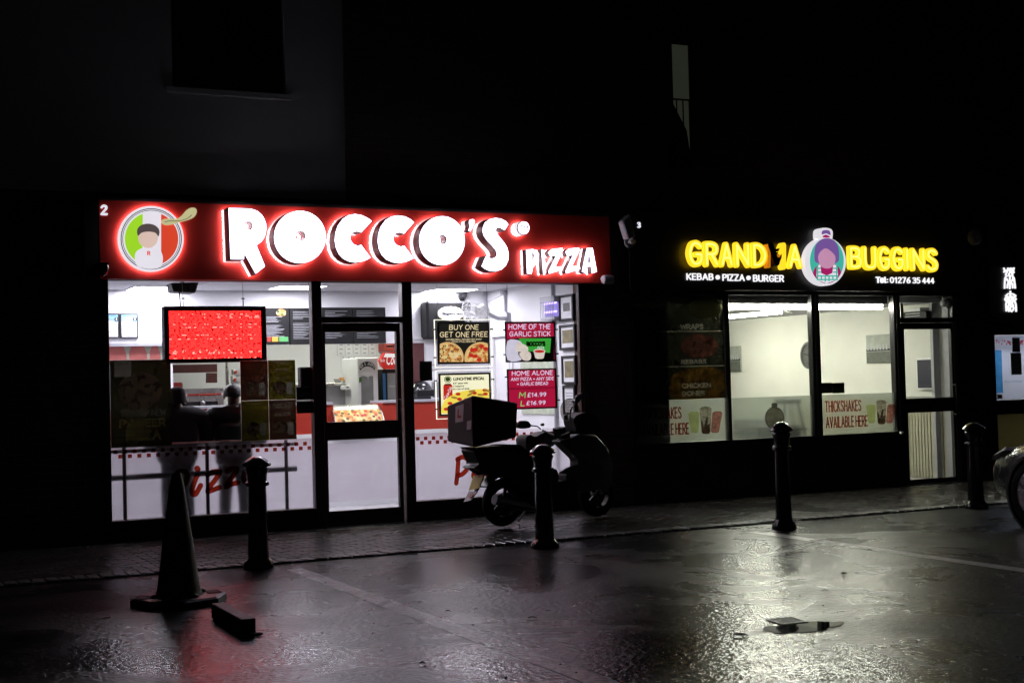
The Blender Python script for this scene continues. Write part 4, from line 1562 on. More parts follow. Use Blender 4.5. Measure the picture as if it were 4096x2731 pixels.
for (a, b, c, d, m, tx) in ((xa, xm, zm, za, 'ink_maroon', [(so(Z3, '£4.99', 1530, 1050, 1700, 1095, .2), 'ink_red')]),
                            (xm, xb, zm, za, 'ink_olive', [(so(Z3, 'WRAPS', 1830, 890, 1970, 925, .2), 'ink_text'), (so(Z3, '£7.99', 1840, 975, 1960, 1010, .2), 'ink_text'), (so(Z3, '£7.99', 1840, 1065, 1960, 1100, .2), 'ink_text')]),
                            (xa, xm, zb3, zm, 'ink_olive', [(so(Z3, 'CHICKEN', 1520, 1335, 1700, 1362, .2), 'ink_texty'), (so(Z3, '£4.99', 1530, 1420, 1740, 1480, .2), 'ink_maroon')]),
                            (xm, xb, zb3, zm, 'ink_maroon', [(so(Z3, '8 CHICKEN', 1805, 1328, 2005, 1358, .2), 'ink_text'), (so(Z3, 'NUGGETS', 1820, 1365, 2000, 1395, .2), 'ink_text'), (so(Z3, '£4.99', 1825, 1430, 1990, 1475, .2), 'ink_text')])):
    wq, hq = b - a, d - c
    el_ = lambda X, Z_, a=a, c=c, wq=wq, hq=hq: ((X - a - .42 * wq) / (.26 * wq)) ** 2 + ((Z_ - c - .30 * hq) / (.17 * hq)) ** 2 < 1
    mosaic(t, a + .001, c + .001, b - .001, d - .001, yp, m, [(el_, 'ink_food2'), (in_rect(a + .68 * wq, c + .12 * hq, a + .88 * wq, c + .44 * hq), 'ink_text')], tx, backing=False)
for i, (Y0, Y1, lb) in enumerate(((1172, 1300, 'green rating card in a black holder, just under the black box by the door post'), (1318, 1442, 'green rating card in a black holder, above the red counter by the door post'))):
    x0, z0, x1, z1 = rect(Z3, 2056, Y0, 2240, Y1, yp)
    t = thing('rating_card', lb, 'card', (x0, yp, z0), 'green rating cards in the pizza shop window')
    B(x0, yp, z0, x1, yp + .006, z1).build('holder', M['black'], t)
    B(x0 + .012, yp - .002, z0 + .022, x1 - .004, yp, z1 - .05 if i == 0 else z1 - .035).build('card_face', M['sticker_green'], t)
    MB().ribbon(ell(x1 - .03, z0 + .05, .014, .018, 14), .004, yp - .003, closed=True).build('rating_ring', M['ink'], t, fix=False)
x0, z0, x1, z1 = rect(Z3, 2096, 960, 2262, 1172, .07)
t = thing('wall_box', 'black box fixed to the inner side of the post left of the door', 'box', (x0, .1, z0))
B(x0, .06, z0, x1, .18, z1).build('casing', M['black'], t, bevel=.01)
B(x0 + .02, .052, z0 + .04, x1 - .02, .059, z1 - .03).build('cover', M['gloss_black'], t)
x0, z0, x1, z1 = rect(Z7, 150, 900, 280, 1103, .05)
t = thing('door_notice', 'dark blank notice card on the window just right of the door', 'notice', (x0, .05, z0))
B(x0, .04, z0, x1, .046, z1).build('card', M['black'], t)
B(x0 + .01, .0375, z0 + .01, x1 - .01, .0395, z1 - .01).build('print_side', M['poster_black'], t)

# waiting rail behind the left window
t = thing('waiting_rail', 'dark metal rail with three posts and two bars behind the frosted film', 'rail', (3.5, .2, 0))
for X, y in ((258, .085), (1125, .085), (1952, .085)):
    x, _ = F(*Z4(X, 900), y)
    MB().tube([(x, y, .02), (x, y, .98)], .020).build('post', M['black'], t, smooth=True)
xe = F(*Z4(2050, 510), .16)[0]
for zq, r in ((.93, .019), (.66, .030)):
    MB().tube([(RX0 + .1, .16, zq), (xe, .16, zq)], r).build('bar', M['black'], t, smooth=True)
B(RX0 + .1, .10, F(*Z4(1290, 425), .10)[1] - .012, xe - .35, .28, F(*Z4(1290, 425), .10)[1]).build('ledge', M['steel'], t, bevel=.003)

# pizza oven
t = thing('pizza_oven', 'stainless steel conveyor oven with a red strip behind the two customers', 'oven', (4.4, 3.6, 1.2))
yo = 3.5
x0, z0, x1, z1 = rect(Z3, 700, 1185, 1300, 1395, yo)
B(x0, yo, .9, x1, yo + .9, z1).build('oven_body', M['steel'], t, bevel=.01)
xr0, zr_0, xr1, zr_1 = rect(Z3, 900, 1248, 1265, 1268, yo - .02)
MB().tube([(xr0, yo - .03, zr_1), (xr1, yo - .03, zr_1)], .013).build('red_strip', M['red_ink'], t, smooth=True)
for a in (xr0 - .02, xr1):
    B(a, yo - .045, zr_1 - .016, a + .03, yo - .002, zr_1 + .016).build('strip_end', M['white'], t)
x0, z0, x1, z1 = rect(Z3, 880, 1305, 1245, 1378, yo - .01)
hd = B(x0, yo - .025, z0, x1, yo - .002, z1).build('oven_window', M['gloss_black'], t)
MB().prism([(x0 - .01, z0 - .01), (x1 + .01, z0 - .01), (x1 + .01, z1 + .01), (x0 - .01, z1 + .01)], yo - .034, yo - .027, [[(x0 + .02, z0 + .02), (x1 - .02, z0 + .02), (x1 - .02, z1 - .02), (x0 + .02, z1 - .02)]]).build('window_rim', M['steel'], hd)
MB().lathe([(.035, 0), (.035, -.03), (.02, -.035)], 16, ((x0 + x1) / 2, yo - .034, (z0 + z1) / 2), 'y').build('latch', M['chrome'], hd)
x0, z0, x1, z1 = rect(Z3, 762, 1122, 858, 1178, 3.7)
t = thing('oven_carton', 'small red carton standing on top of the pizza oven', 'carton', (x0, 3.7, z0))
B(x0, 3.7, z0 - .02, x1, 3.9, z1).build('carton', M['red_counter'], t, bevel=.004)
B(x1 + .001, 3.72, z0 - .02, x1 + .012, 3.88, z1 - .01).build('side_flap', M['sticker_green'], t)
for i, (Y0, Y1, lb) in enumerate(((985, 1042, 'upper white switch box with a red lamp on the kitchen wall'), (1050, 1136, 'lower white switch box with a round dial on the kitchen wall'))):
    x0, z0, x1, z1 = rect(Z3, 1392 - 8 * i, Y0, 1500, Y1, 4.8)
    t = thing('switch_box', lb, 'switch box', (x0, 4.8, z0), 'switch boxes on the kitchen wall')
    B(x0, 4.8, z0, x1, 4.9, z1).build('casing', M['white'], t, bevel=.006)
    MB().lathe([(.024, 0), (.020, -.02)], 14, (x0 + .035, 4.799, (z0 + z1) / 2), 'y').build('red_button', M['red_ink'], t)
    MB().lathe([(.05, 0), (.05, -.015), (.03, -.02)], 18, (x1 - .07, 4.799, (z0 + z1) / 2), 'y').build('dial', M['lgrey'], t)

# heated pizza display let into the counter
x0, z0, x1, z1 = rect(Z6, 388, 55, 925, 290, 2.24)
t = thing('pizza_display', 'curved glass pizza warmer with a big pizza picture, seen through the door', 'display case', (x0, 2.3, z0))
n = 10
pr = [(2.16 + .40 * (1 - math.cos(a)), z0 + (z1 - z0) * math.sin(a)) for a in np.linspace(.0, math.pi / 2, n)]
mb = MB()
vs = [(x, p[0], p[1]) for p in pr for x in (x0, x1)]
mb.add(vs, [(2 * k, 2 * k + 1, 2 * k + 3, 2 * k + 2) for k in range(n - 5)])
mb.build('pizza_print', M['pizza'], t, smooth='all', fix=False)
mb = MB()
mb.add(vs, [(2 * k, 2 * k + 1, 2 * k + 3, 2 * k + 2) for k in range(n - 5, n - 1)])
mb.build('curved_glass', M['steel'], t, smooth='all', fix=False)
for xa in (x0 - .014, x1 + .002):
    MB().prism([(2.155, z0), (2.155, z0 + .02)] + [(p[0] - .006, p[1] + .008) for p in pr] + [(2.56, z0)], xa, xa + .012, T=lambda a, b, c: (b, a, c)).build('end_panel', M['steel'], t)
B(x0, 2.17, z0 - .03, x1, 2.56, z0 - .002).build('base', M['steel'], t)

# worktop, trays and menu sheets in the kitchen
yk = 4.4
xw0, zw0, xw1, zw1 = rect(Z5, 332, 1342, 722, 1382, yk)
t = thing('worktop', 'steel kitchen worktop with a dark space below, seen through the door', 'worktop', (xw0, yk, 0))
B(xw0 - .6, yk, zw0, xw1, yk + .6, zw1 - .01).build('top', M['steel'], t, bevel=.004)
B(xw0 - .6, yk + .05, .02, xw1, yk + .6, zw0 - .002).build('cupboard', M['grey'], t)
x0, z0, x1, z1 = rect(Z5, 535, 1298, 690, 1342, yk)
t = thing('food_tray', 'steel tray of orange food on the kitchen worktop', 'tray', (x0, yk, z0))
MB().prism([(x0, zw1 - .009), (x1, zw1 - .009), (x1 + .02, z1), (x1 + .012, z1), (x1 - .01, zw1), (x0 + .01, zw1), (x0 - .012, z1), (x0 - .02, z1)], yk + .05, yk + .35).build('tray', M['steel'], t)
MB().loft([[(x0 + .0, yk + .06 + .0, z0 + .02), (x1, yk + .06, z0 + .02), (x1, yk + .33, z0 + .02), (x0, yk + .33, z0 + .02)], [(x0 + .06, yk + .1, z0 + .075), (x1 - .05, yk + .1, z0 + .07), (x1 - .06, yk + .28, z0 + .08), (x0 + .05, yk + .28, z0 + .07)]]).build('food', M['poster_gold'], t)
x0, z0, x1, z1 = rect(Z5, 682, 1258, 722, 1325, yk + .1)
t = thing('sauce_carton', 'small red carton beside the tray on the kitchen worktop', 'carton', (x0, yk, z0))
B(x0, yk + .1, zw1 - .009, x1, yk + .2, z1).build('carton', M['red_counter'], t, bevel=.004)
B(x0 + .01, yk + .098, z0 + .03, x1 - .01, yk + .0995, z1 - .03).build('carton_label', M['white'], t)
x0, z0, x1, z1 = rect(Z5, 548, 1385, 612, 1438, yk - .15)
t = thing('till_printer', 'small white box under the worktop edge, seen through the door', 'box', (x0, yk - .15, z0))
B(x0, yk - .20, z0, x1, yk - .002, z1).build('casing', M['white'], t, bevel=.01)
B(x0 + .02, yk - .205, z1 - .03, x1 - .02, yk - .2005, z1 - .015).build('slot', M['ink'], t)
mb_specs = [(470, 1060, 848, 1005, 6, 3), (520, 720, 1015, 1240, 3, 6)]
for i, (X0, X1, Y0, Y1, nc, nr) in enumerate(mb_specs):
    x0, z0, x1, z1 = rect(Z5, X0, Y0, X1, Y1, RY1 - .02)
    t = thing('price_sheet', 'white price sheets taped along the kitchen wall, %s row' % ('upper' if i == 0 else 'lower'), 'notice', (x0, RY1, z0), 'price sheets on the kitchen wall')
    rr = random.Random(i)
    for c in range(nc):
        a, b = x0 + (x1 - x0) * c / nc, x0 + (x1 - x0) * (c + 1) / nc - .012
        s_ = B(a, RY1 - .012, z0, b, RY1 - .004, z1).build('sheet', M['paper_white'], t)
        mb = MB()
        for r in range(nr):
            zz = z1 - (z1 - z0) * (r + .5) / nr
            u = .25 + rr.random() * .3
            mb.quad((a + .3 * (b - a), RY1 - .0125, zz - .008), (a + (.3 + u) * (b - a), RY1 - .0125, zz - .008), (a + (.3 + u) * (b - a), RY1 - .0125, zz + .008), (a + .3 * (b - a), RY1 - .0125, zz + .008))
        mb.build('print_line', M['grey_ink'], s_, fix=False)
x0, z0, x1, z1 = rect(Z5, 1065, 855, 1210, 950, RY1 - .3)
t = thing('red_menu_panel', 'red panel with white strips high on the kitchen wall above the drinks fridge', 'panel', (x0, RY1, z0))
B(x0, RY1 - .3, z0, x1 + .9, RY1 - .002, z1).build('panel', M['red_counter'], t)
for k in range(3):
    B(x0 + .03, RY1 - .304, z0 + .04 + k * (z1 - z0 - .08) / 3, x1 - .05, RY1 - .3005, z0 + .07 + k * (z1 - z0 - .08) / 3).build('white_strip', M['pink'], t)

# ice cream freezer and drinks fridge
ya = 3.9
x0, z0, x1, z1 = rect(Z5, 725, 1035, 955, 1568, ya)
t = thing('ice_cream_freezer', 'white upright ice cream freezer with an arched label, left of the red drinks fridge', 'freezer', (x0, ya, 0))
B(x0, ya, .02, x1 + .03, ya + .65, z1).build('cabinet', M['white'], t, bevel=.01)
zq = F(*Z5(840, 1262), ya)[1]
B(x0 + .05, ya - .02, .4, x1 - .05, ya - .002, zq).build('glass_door', M['glass'], t)
B(x0 + .045, ya - .0015, .4, x1 - .045, ya - .0005, zq - .01).build('dark_interior', mat('freezer_inside', (.30, .32, .31), .5, var=.5, scale=5), t)
fr_ = MB()
bx0, bx1 = x0 + .0, x1 + .0
MB().flat([(bx0 + .02, z1 - .03), (bx0 + .02, zq + .03)] + smooth_pts([(bx0 + .02, zq + .03), (bx0 + .15, zq - .03), ((bx0 + bx1) / 2, zq - .04), (bx1 - .1, zq), (bx1 - .02, zq + .06)]) + [(bx1 - .02, z1 - .03)], ya - .022).build('header_panel', M['white'], t, fix=False)
lx, lz = F(*Z5(838, 1195), ya)
arc_o = [(lx + .135 * math.cos(a), lz + .03 + .125 * math.sin(a) - .03) for a in np.linspace(2.75, .39, 16)]
arc_i = [(lx + .115 * math.cos(a), lz - .045 + .10 * math.sin(a)) for a in np.linspace(.45, 2.69, 16)]
MB().flat(arc_o + arc_i, ya - .024).build('arched_label', M['ink'], t, fix=False)
s_ = 'BEN & JERRYS'
for k, c in enumerate(s_):
    if c == ' ': continue
    a = 2.55 - (2.55 - .59) * k / (len(s_) - 1)
    cx_, cz_ = lx + .127 * math.cos(a), lz - .02 + .115 * math.sin(a)
    ca, sa = math.cos(a - math.pi / 2), math.sin(a - math.pi / 2)
    mbk = MB()
    pen(mbk, c, -.008, -.02, .008, .02, 0, .16, T=lambda X, Y, Z_, cx_=cx_, cz_=cz_, ca=ca, sa=sa: (cx_ + X * ca - Z_ * sa, ya - .026 + Y, cz_ + X * sa + Z_ * ca))
    mbk.build('label_letter', M['white'], t, fix=False)
x0, z0, x1, z1 = rect(Z5, 742, 1275, 775, 1352, ya - .03)
MB().flat([(x0, z0), (x1, z0 + .02), (x1, z1), (x0, z1 - .01)], ya - .03).build('lime_sticker', M['sticker_green'], t, fix=False)
x0, z0, x1, z1 = rect(Z5, 1000, 950, 1400, 1175, ya)
t = thing('drinks_fridge', 'tall drinks fridge with a glowing red canopy and white script', 'fridge', (x0, ya, 0))
can = [(x0 - .02, z0 + .12), (x0 + .01, z0 + .04), (x0 + .06, z0), (x1, z0 - .0), (x1, z1), (x0 + .05, z1 - .02)]
MB().prism(can, ya - .10, ya + .02).build('canopy', M['coke'], t)
MB().flat([(x0 + .05, z1 - .035), (x0 + .02, z1 - .09), (x0 + .3, z1 - .10), (x1, z1 - .17), (x1, z1 - .14), (x0 + .3, z1 - .05)], ya - .102).build('canopy_ribbon', M['coke_w'], t, fix=False)
xa, za, xb_, zb_ = rect(Z5, 1085, 985, 1420, 1125, ya - .104)
roman(t, 'script_lettering', 'Coca-Cola', xa, za, xb_, zb_, ya - .104, M['coke_w'], .01, .35)
xa, za, xb_, zb_ = rect(Z5, 1005, 1045, 1062, 1088, ya - .104)
roman(t, 'script_lettering', 'Coca-Cola', xa, za, xb_, zb_, ya - .104, M['coke_w'], .0, .3)
B(x0 + .03, ya, .02, x1, ya + .65, z0 - .002).build('cabinet', M['black'], t, bevel=.008)
B(x0 + .10, ya - .03, .3, x1 - .05, ya - .002, z0 - .06).build('glass_door', mat('fridge_glass_front', (.30, .31, .33), .25, var=.5, scale=4), t)
B(x0 + .035, ya - .02, .3, x0 + .075, ya - .001, z0 - .06).build('blue_edge', mat('fridge_blue_edge', (.02, .12, .30)), t)
for k in range(4):
    B(x0 + .12, ya - .034, .62 + .3 * k, x1 - .07, ya - .0305, .64 + .3 * k).build('shelf', M['lgrey'], t)

# dark freezer with a lit oval sign, camera dome, fan, fly killer, notices and pictures on the right
yf_ = 2.55
x0, z0, x1, z1 = rect(Z7, 232, 270, 702, 800, yf_)
zfb = F(*Z7(300, 668), yf_)[1]
t = thing('wall_cabinet', 'black wall cabinet with rounded corners carrying a glowing white oval sign', 'cabinet', (x0, yf_, zfb))
B(x0, yf_, zfb, x1, YB - .002, z1).build('cabinet', M['black'], t, bevel=.03)
ox, oz = F(*Z7(482, 402), yf_ - .03)
rx_, rz_ = (F(*Z7(612, 402), yf_ - .03)[0] - ox), (F(*Z7(482, 330), yf_ - .03)[1] - oz)
sc_ = [(ox + rx_ * (1 + .035 * abs(math.sin(9 * a))) * math.cos(a), oz + rz_ * (1 + .05 * abs(math.sin(9 * a))) * math.sin(a)) for a in np.linspace(0, 2 * math.pi, 73)[:-1]]
ov = MB().prism(sc_, yf_ - .03, yf_ - .002).build('oval_sign', emit('lit_oval_sign', (1., .97, .88), .95), t)
MB().ribbon(smooth_pts(inset(sc_, .006)[::3], True, 2), .005, yf_ - .0312, closed=True).build('oval_edge', M['post_brown'], ov, fix=False)
roman(ov, 'oval_lettering', 'Häagen-Dazs', *rect(Z7, 370, 380, 604, 428, yf_ - .0315)[:2], *rect(Z7, 370, 385, 604, 436, yf_ - .0315)[2:], yf_ - .0315, mat('navy_print', (.005, .006, .03)), .05)
a = F(*Z7(590, 205), YB - .05)
t = thing('dome_camera', 'black dome camera on the wall above the black wall cabinet', 'security camera', (a[0], YB - .05, a[1]))
MB().lathe([(.085, 0), (.085, -.04), (.06, -.05)], 20, (a[0], YB - .06, a[1] + .06)).build('camera_base', M['black'], t, smooth=True)
MB().lathe([(.07, 0), (.068, -.04), (.05, -.08), (.02, -.10), (0, -.102)], 20, (a[0], YB - .075, a[1] + .012)).build('camera_dome', M['gloss_black'], t, smooth=True)
MB().tube([(a[0] - .06, YB - .02, a[1] + .05), (a[0] - .16, YB - .02, a[1] + .06), (a[0] - .2, YB - .02, a[1] - .12)], .008, 6).build('camera_cable', M['black'], t, smooth=True)

fy, fz = SX(*Z7(1090, 430), RX1)
t = thing('wall_fan', 'white wall fan on a bracket, tilted down over the customers', 'fan', (RX1, fy, fz))
hub = Vector((RX1 - .46, fy - .02, fz + .02))
B(RX1 - .05, fy - .04, fz - .13, RX1 - .002, fy + .04, fz + .05).build('bracket', M['lgrey'], t, bevel=.008)
MB().tube([(RX1 - .04, fy, fz - .03), (RX1 - .17, fy - .01, fz - .03), (hub.x + .12, hub.y, hub.z + .02)], .028).build('arm', M['lgrey'], t, smooth=True)
ax_ = Vector((-.80, -.20, -.56)).normalized()
e1 = ax_.cross(Vector((0, 1, 0))).normalized()
e2 = ax_.cross(e1)
def fan_pt(r, a, h): return hub + ax_ * h + e1 * (r * math.cos(a)) + e2 * (r * math.sin(a))
def fan_lathe(prof, n=24):
    rings = [[tuple(fan_pt(r, 2 * math.pi * k / n, h)) for k in range(n)] for r, h in prof]
    return MB().loft(rings)
fan_lathe([(.05, -.16), (.085, -.13), (.09, -.02), (.075, .0)]).build('motor', M['white'], t, smooth=True)
gm = MB()
for k in range(30):
    a = 2 * math.pi * k / 30
    gm.tube([fan_pt(.05, a, .0), fan_pt(.21, a, .01), fan_pt(.245, a, .05), fan_pt(.21, a, .095), fan_pt(.05, a, .11)], .0028, 4)
for r, h in ((.245, .05), (.21, .01), (.21, .095), (.12, .105), (.12, .004)):
    gm.tube([fan_pt(r, 2 * math.pi * k / 30, h) for k in range(31)], .0045, 5)
gm.build('guard', M['white'], t)
for k in range(3):
    a = 2 * math.pi * k / 3
    MB().add([fan_pt(.04, a, .03), fan_pt(.2, a - .25, .03), fan_pt(.215, a + .3, .07), fan_pt(.06, a + .5, .06)], [(0, 1, 2, 3)]).build('blade', M['white'], t, fix=False)
py_, pz_ = SX(*Z7(1058, 300), RX1)
t = thing('pull_switch', 'white conduit and pull switch on the side wall above the fan', 'switch', (RX1, py_, pz_))
MB().tube([(RX1 - .02, py_, fz + .06), (RX1 - .02, py_, SX(*Z7(1058, 200), RX1)[1])], .018).build('conduit', M['lgrey'], t, smooth=True)
zs_ = SX(*Z7(1058, 185), RX1)[1]
MB().lathe([(.04, 0), (.055, -.02), (.05, -.06)], 18, (RX1 - .03, py_, zs_ + .03)).build('switch_body', M['lgrey'], t, smooth=True)
MB().tube([(RX1 - .05, py_ + .02, zs_ - .03), (RX1 - .32, py_ + .1, fz + .16)], .004, 5).build('pull_cord', M['grey'], t)

x_ = RX1 - .12
y0_, z1_ = SX(*Z7(1405, 235), x_)
y1_, z0_ = SX(*Z7(1558, 462), x_)
t = thing('fly_killer', 'wall fly killer with glowing violet tubes, above the crimson posters', 'fly killer', (x_, y0_, z0_))
ztop = (z1_ + SX(*Z7(1550, 215), x_)[1]) / 2
B(x_, y1_, ztop - .075, RX1 - .01, y0_, ztop).build('top_housing', M['lgrey'], t, bevel=.006)
B(x_, y1_, z0_, RX1 - .01, y0_, z0_ + .035).build('base_tray', M['lgrey'], t, bevel=.005)
B(x_ + .07, y1_ + .005, z0_ + .036, RX1 - .01, y0_ - .005, ztop - .076).build('back_plate', mat('violet_backplate', (.30, .25, .55)), t)
for k in range(2):
    zq = z0_ + .10 + .11 * k
    MB().tube([(x_ + .05, y1_ + .03, zq), (x_ + .05, y0_ - .03, zq)], .014).build('violet_tube', M['uv'], t, smooth=True)
for k in range(9):
    yq = y1_ + .012 + (y0_ - y1_ - .024) * k / 8
    B(x_ + .002, yq - .003, z0_ + .036, x_ + .008, yq + .003, ztop - .076).build('grille_bar', M['grey'], t)

for i, (X0, Y0, X1, Y1, lb, m) in enumerate(((1612, 205, 1760, 480, 'topmost framed picture, a small dark photo in a wide white mount', 'pic'), (1618, 518, 1780, 783, 'framed picture of people around a cart, second from the top', 'pic2'),
                                             (1642, 842, 1785, 1142, 'framed sepia street picture, third from the top', 'pic2'), (1655, 1152, 1780, 1460, 'framed white certificate behind the scooter windscreen', 'paper_white'))):
    xw = RX1 - .03
    ya_, za_ = SX(*Z7(X0, (Y0 + Y1) / 2), xw)
    yb_2, _ = SX(*Z7(X1, (Y0 + Y1) / 2), xw)
    _, zt_ = SX(*Z7((X0 + X1) / 2, Y0), xw)
    _, zb_2 = SX(*Z7((X0 + X1) / 2, Y1), xw)
    t = thing('framed_picture', lb, 'picture', (xw, ya_, zb_2), 'framed pictures on the side wall')
    T_ = lambda a, b, c: (b, a, c)
    MB().prism([(yb_2, zb_2), (ya_, zb_2), (ya_, zt_), (yb_2, zt_)], xw - .012, RX1 - .002, [[(yb_2 + .03, zb_2 + .03), (ya_ - .03, zb_2 + .03), (ya_ - .03, zt_ - .03), (yb_2 + .03, zt_ - .03)]], T=T_).build('frame', M['ink'], t)
    B(xw + .004, yb_2 + .025, zb_2 + .025, xw + .01, ya_ - .025, zt_ - .025).build('mount', M['paper_white'], t)
    g_ = .10 if i == 0 else .065
    if i < 3:
        B(xw + .001, yb_2 + g_, zb_2 + g_ + .02, xw + .0035, ya_ - g_, zt_ - g_).build('picture', M[m], t)
    else:
        mb = MB()
        for k in range(9):
            zz = zt_ - .09 - .035 * k
            mb.quad((xw + .003, yb_2 + .07, zz), (xw + .003, ya_ - .07, zz), (xw + .003, ya_ - .07, zz - .01), (xw + .003, yb_2 + .07, zz - .01))
        mb.build('print_line', M['grey_ink'], t, fix=False)

x0, z0, x1, z1 = rect(Z7, 222, 670, 370, 1320, YB - .03)
t = thing('allergy_notice', 'tall white notice about food allergies, left of the lit posters', 'notice', (x0, YB, z0))
B(x0, YB - .03, z0, x1, YB - .002, z1).build('board', M['paper_white'], t)
romanpx(t, 'lettering', 'Food Allergies', Z7, 235, 932, 345, 952, YB - .0315, M['ink'])
romanpx(t, 'lettering', 'or Intolerance?', Z7, 235, 975, 342, 1000, YB - .0315, M['ink'])
mb = MB()
for r in range(5):
    for c in range(3):
        a, b = F(*Z7(278 + 22 * c, 1150 + 32 * r), YB - .031)
        mb.quad((a, YB - .0312, b), (a + .045, YB - .0312, b), (a + .045, YB - .0312, b + .045), (a, YB - .0312, b + .045))
mb.build('symbol_print', M['grey_ink'], t, fix=False)
a = F(*Z7(110, 1230), 2.95)
t = thing('crash_helmet', 'dark round helmet on the shelf behind the counter, right of the door', 'helmet', (a[0], 2.95, a[1]))
MB().ball((a[0], 2.75, a[1]), (.15, .17, .17), 20, 14).build('shell', M['gloss_black'], t, smooth='all')
B(a[0] - .12, 2.57, a[1] - .05, a[0] + .12, 2.61, a[1] + .04).build('visor', M['black'], t, bevel=.01)

# ---- four acrylic light panels hung in the right window
YPO = .12


def acrylic(label, cat, zf, frame, body, bodymat, group, edge=True):
    x0, z0, x1, z1 = rect(zf, *frame, YPO)
    bx0, bz0, bx1, bz1 = rect(zf, *body, YPO)
    t = thing('lit_poster', label, cat, (x0, YPO, z0), group)
    MB().prism([(x0, z0), (x1, z0), (x1, z1), (x0, z1)], YPO, YPO + .008, [[(bx0, bz0), (bx1, bz0), (bx1, bz1), (bx0, bz1)]]).build('acrylic_sheet', M['glass'], t)
    e = .007
    if edge:
        for q in ((x0 - e, z0 - e, x0, z1 + e), (x1, z0 - e, x1 + e, z1 + e), (x0, z0 - e, x1, z0), (x0, z1, x1, z1 + e)):
            B(q[0], YPO - .002, q[1], q[2], YPO + .01, q[3]).build('lit_edge', M['post_edge'], t)
    B(bx0, YPO - .006, bz0, bx1, YPO + .012, bz1).build('panel_case', M['ink'], t)
    for fz_ in (.2, .8):
        for xe_ in (x0 - .02, x1 - .005):
            zq = z0 + (z1 - z0) * fz_
            B(xe_, YPO - .008, zq - .008, xe_ + .03, YPO + .014, zq + .008).build('clip', M['black'], t)
    for xe_ in (x0 + .04, x1 - .04):
        MB().tube([(xe_, YPO + .004, z1), (xe_, YPO + .004, ZC)], .002, 5).build('hanging_wire', M['grey'], t)
    return t, (bx0, bz0, bx1, bz1)


gp = 'lit acrylic panels in the right shop window'
y = YPO - .007
t, bb = acrylic('black lit panel reading BUY ONE GET ONE FREE above two half pizzas', 'poster', Z7, (316, 470, 902, 955), (338, 490, 882, 928), 'post_black', gp)
q = rect(Z7, 362, 505, 868, 912, y)
MB().quad((q[0], y, q[1]), (q[2], y, q[1]), (q[2], y, q[3]), (q[0], y, q[3])).build('print_ground', M['post_black'], t, fix=False)
words(t, 'lettering', 'BUY ONE', Z7, 460, 518, 768, 572, y - .001, .125, M['post_cream'], slant=.06, jit=.06)
words(t, 'lettering', 'GET ONE FREE', Z7, 362, 592, 862, 648, y - .001, .125, M['post_cream'], slant=.06, jit=.06)
words(t, 'lettering', 'EXCLUDES SMALL, EXCLUDES HALF & HALF', Z7, 428, 663, 802, 681, y - .001, .14, M['post_cream'])
words(t, 'lettering', 'PIZZAS AT FULL MENU PRICE', Z7, 490, 687, 742, 704, y - .001, .14, M['post_cream'])
cl = lambda pts, X0, X1, Y0, Y1: [(min(max(p[0], X0), X1), min(max(p[1], Y0), Y1)) for p in pts]
for (cx_, cy2, r_, m1) in ((448, 862, 166, 'pizza_lit_a'), (792, 868, 172, 'pizza_lit_b')):
    c1 = cl(arcp(cx_, cy2, r_, r_ * .98, 60), 364, 867, 700, 908)
    c2 = cl(arcp(cx_, cy2, r_ * .88, r_ * .86, 60), 365, 866, 716, 907)
    MB().flat(mapped(Z7, c1, y - .001), y - .001).build('pizza_crust', M['crust_lit'], t, fix=False)
    MB().flat(mapped(Z7, c2, y - .002), y - .002).build('pizza_topping', M[m1], t, fix=False)
mb = MB()
for cx_, cy2 in ((705, 785), (735, 778), (690, 838), (735, 848), (800, 745), (775, 885), (842, 770)):
    mb.flat(mapped(Z7, arcp(cx_, cy2, 26, 20, 16), y - .003), y - .003)
mb.build('pepperoni', M['post_red'], t, fix=False)

t, bb = acrylic('pale yellow lit panel reading LUNCHTIME SPECIAL with a red can and pizza', 'poster', Z7, (330, 998, 915, 1490), (356, 1022, 897, 1462), 'post_pale', gp)
q = rect(Z7, 376, 1042, 880, 1446, y)
MB().quad((q[0], y, q[1]), (q[2], y, q[1]), (q[2], y, q[3]), (q[0], y, q[3])).build('print_ground', M['post_pale'], t, fix=False)
romanpx(t, 'lettering', 'LUNCHTIME SPECIAL', Z7, 504, 1065, 832, 1099, y - .001, M['ink'], .05)
romanpx(t, 'lettering', '8.5" pizza with', Z7, 503, 1118, 658, 1144, y - .001, M['ink'], .035)
romanpx(t, 'lettering', '2 toppings', Z7, 503, 1150, 620, 1174, y - .001, M['ink'], .035)
romanpx(t, 'lettering', '& a can of drink', Z7, 503, 1178, 678, 1198, y - .001, M['ink'], .035)
MB().ribbon([F(*Z7(*p), y - .001) for p in arcp(447, 1090, 36, 32, 28)], .008, y - .001, closed=True).build('emblem_ring', M['ink'], t, fix=False)
MB().flat(mapped(Z7, arcp(447, 1088, 27, 23, 20), y - .001), y - .001).build('emblem_print', M['sticker_green'], t, fix=False)
c1 = [(378, 1445), (378, 1400), (400, 1330), (450, 1270), (540, 1225), (640, 1205), (740, 1193), (830, 1188), (879, 1190), (879, 1445)]
MB().flat(mapped(Z7, c1, y - .001), y - .001).build('pizza_picture', M['post_yellow'], t, fix=False)
mb = MB()
for cx_, cy2 in ((555, 1243), (570, 1296), (725, 1232), (840, 1242), (835, 1202), (470, 1340), (860, 1330), (640, 1300), (430, 1400)):
    mb.flat(mapped(Z7, arcp(cx_, cy2, 26, 16, 16), y - .002), y - .002)
mb.build('tomato', M['post_red'], t, fix=False)
mb = MB()
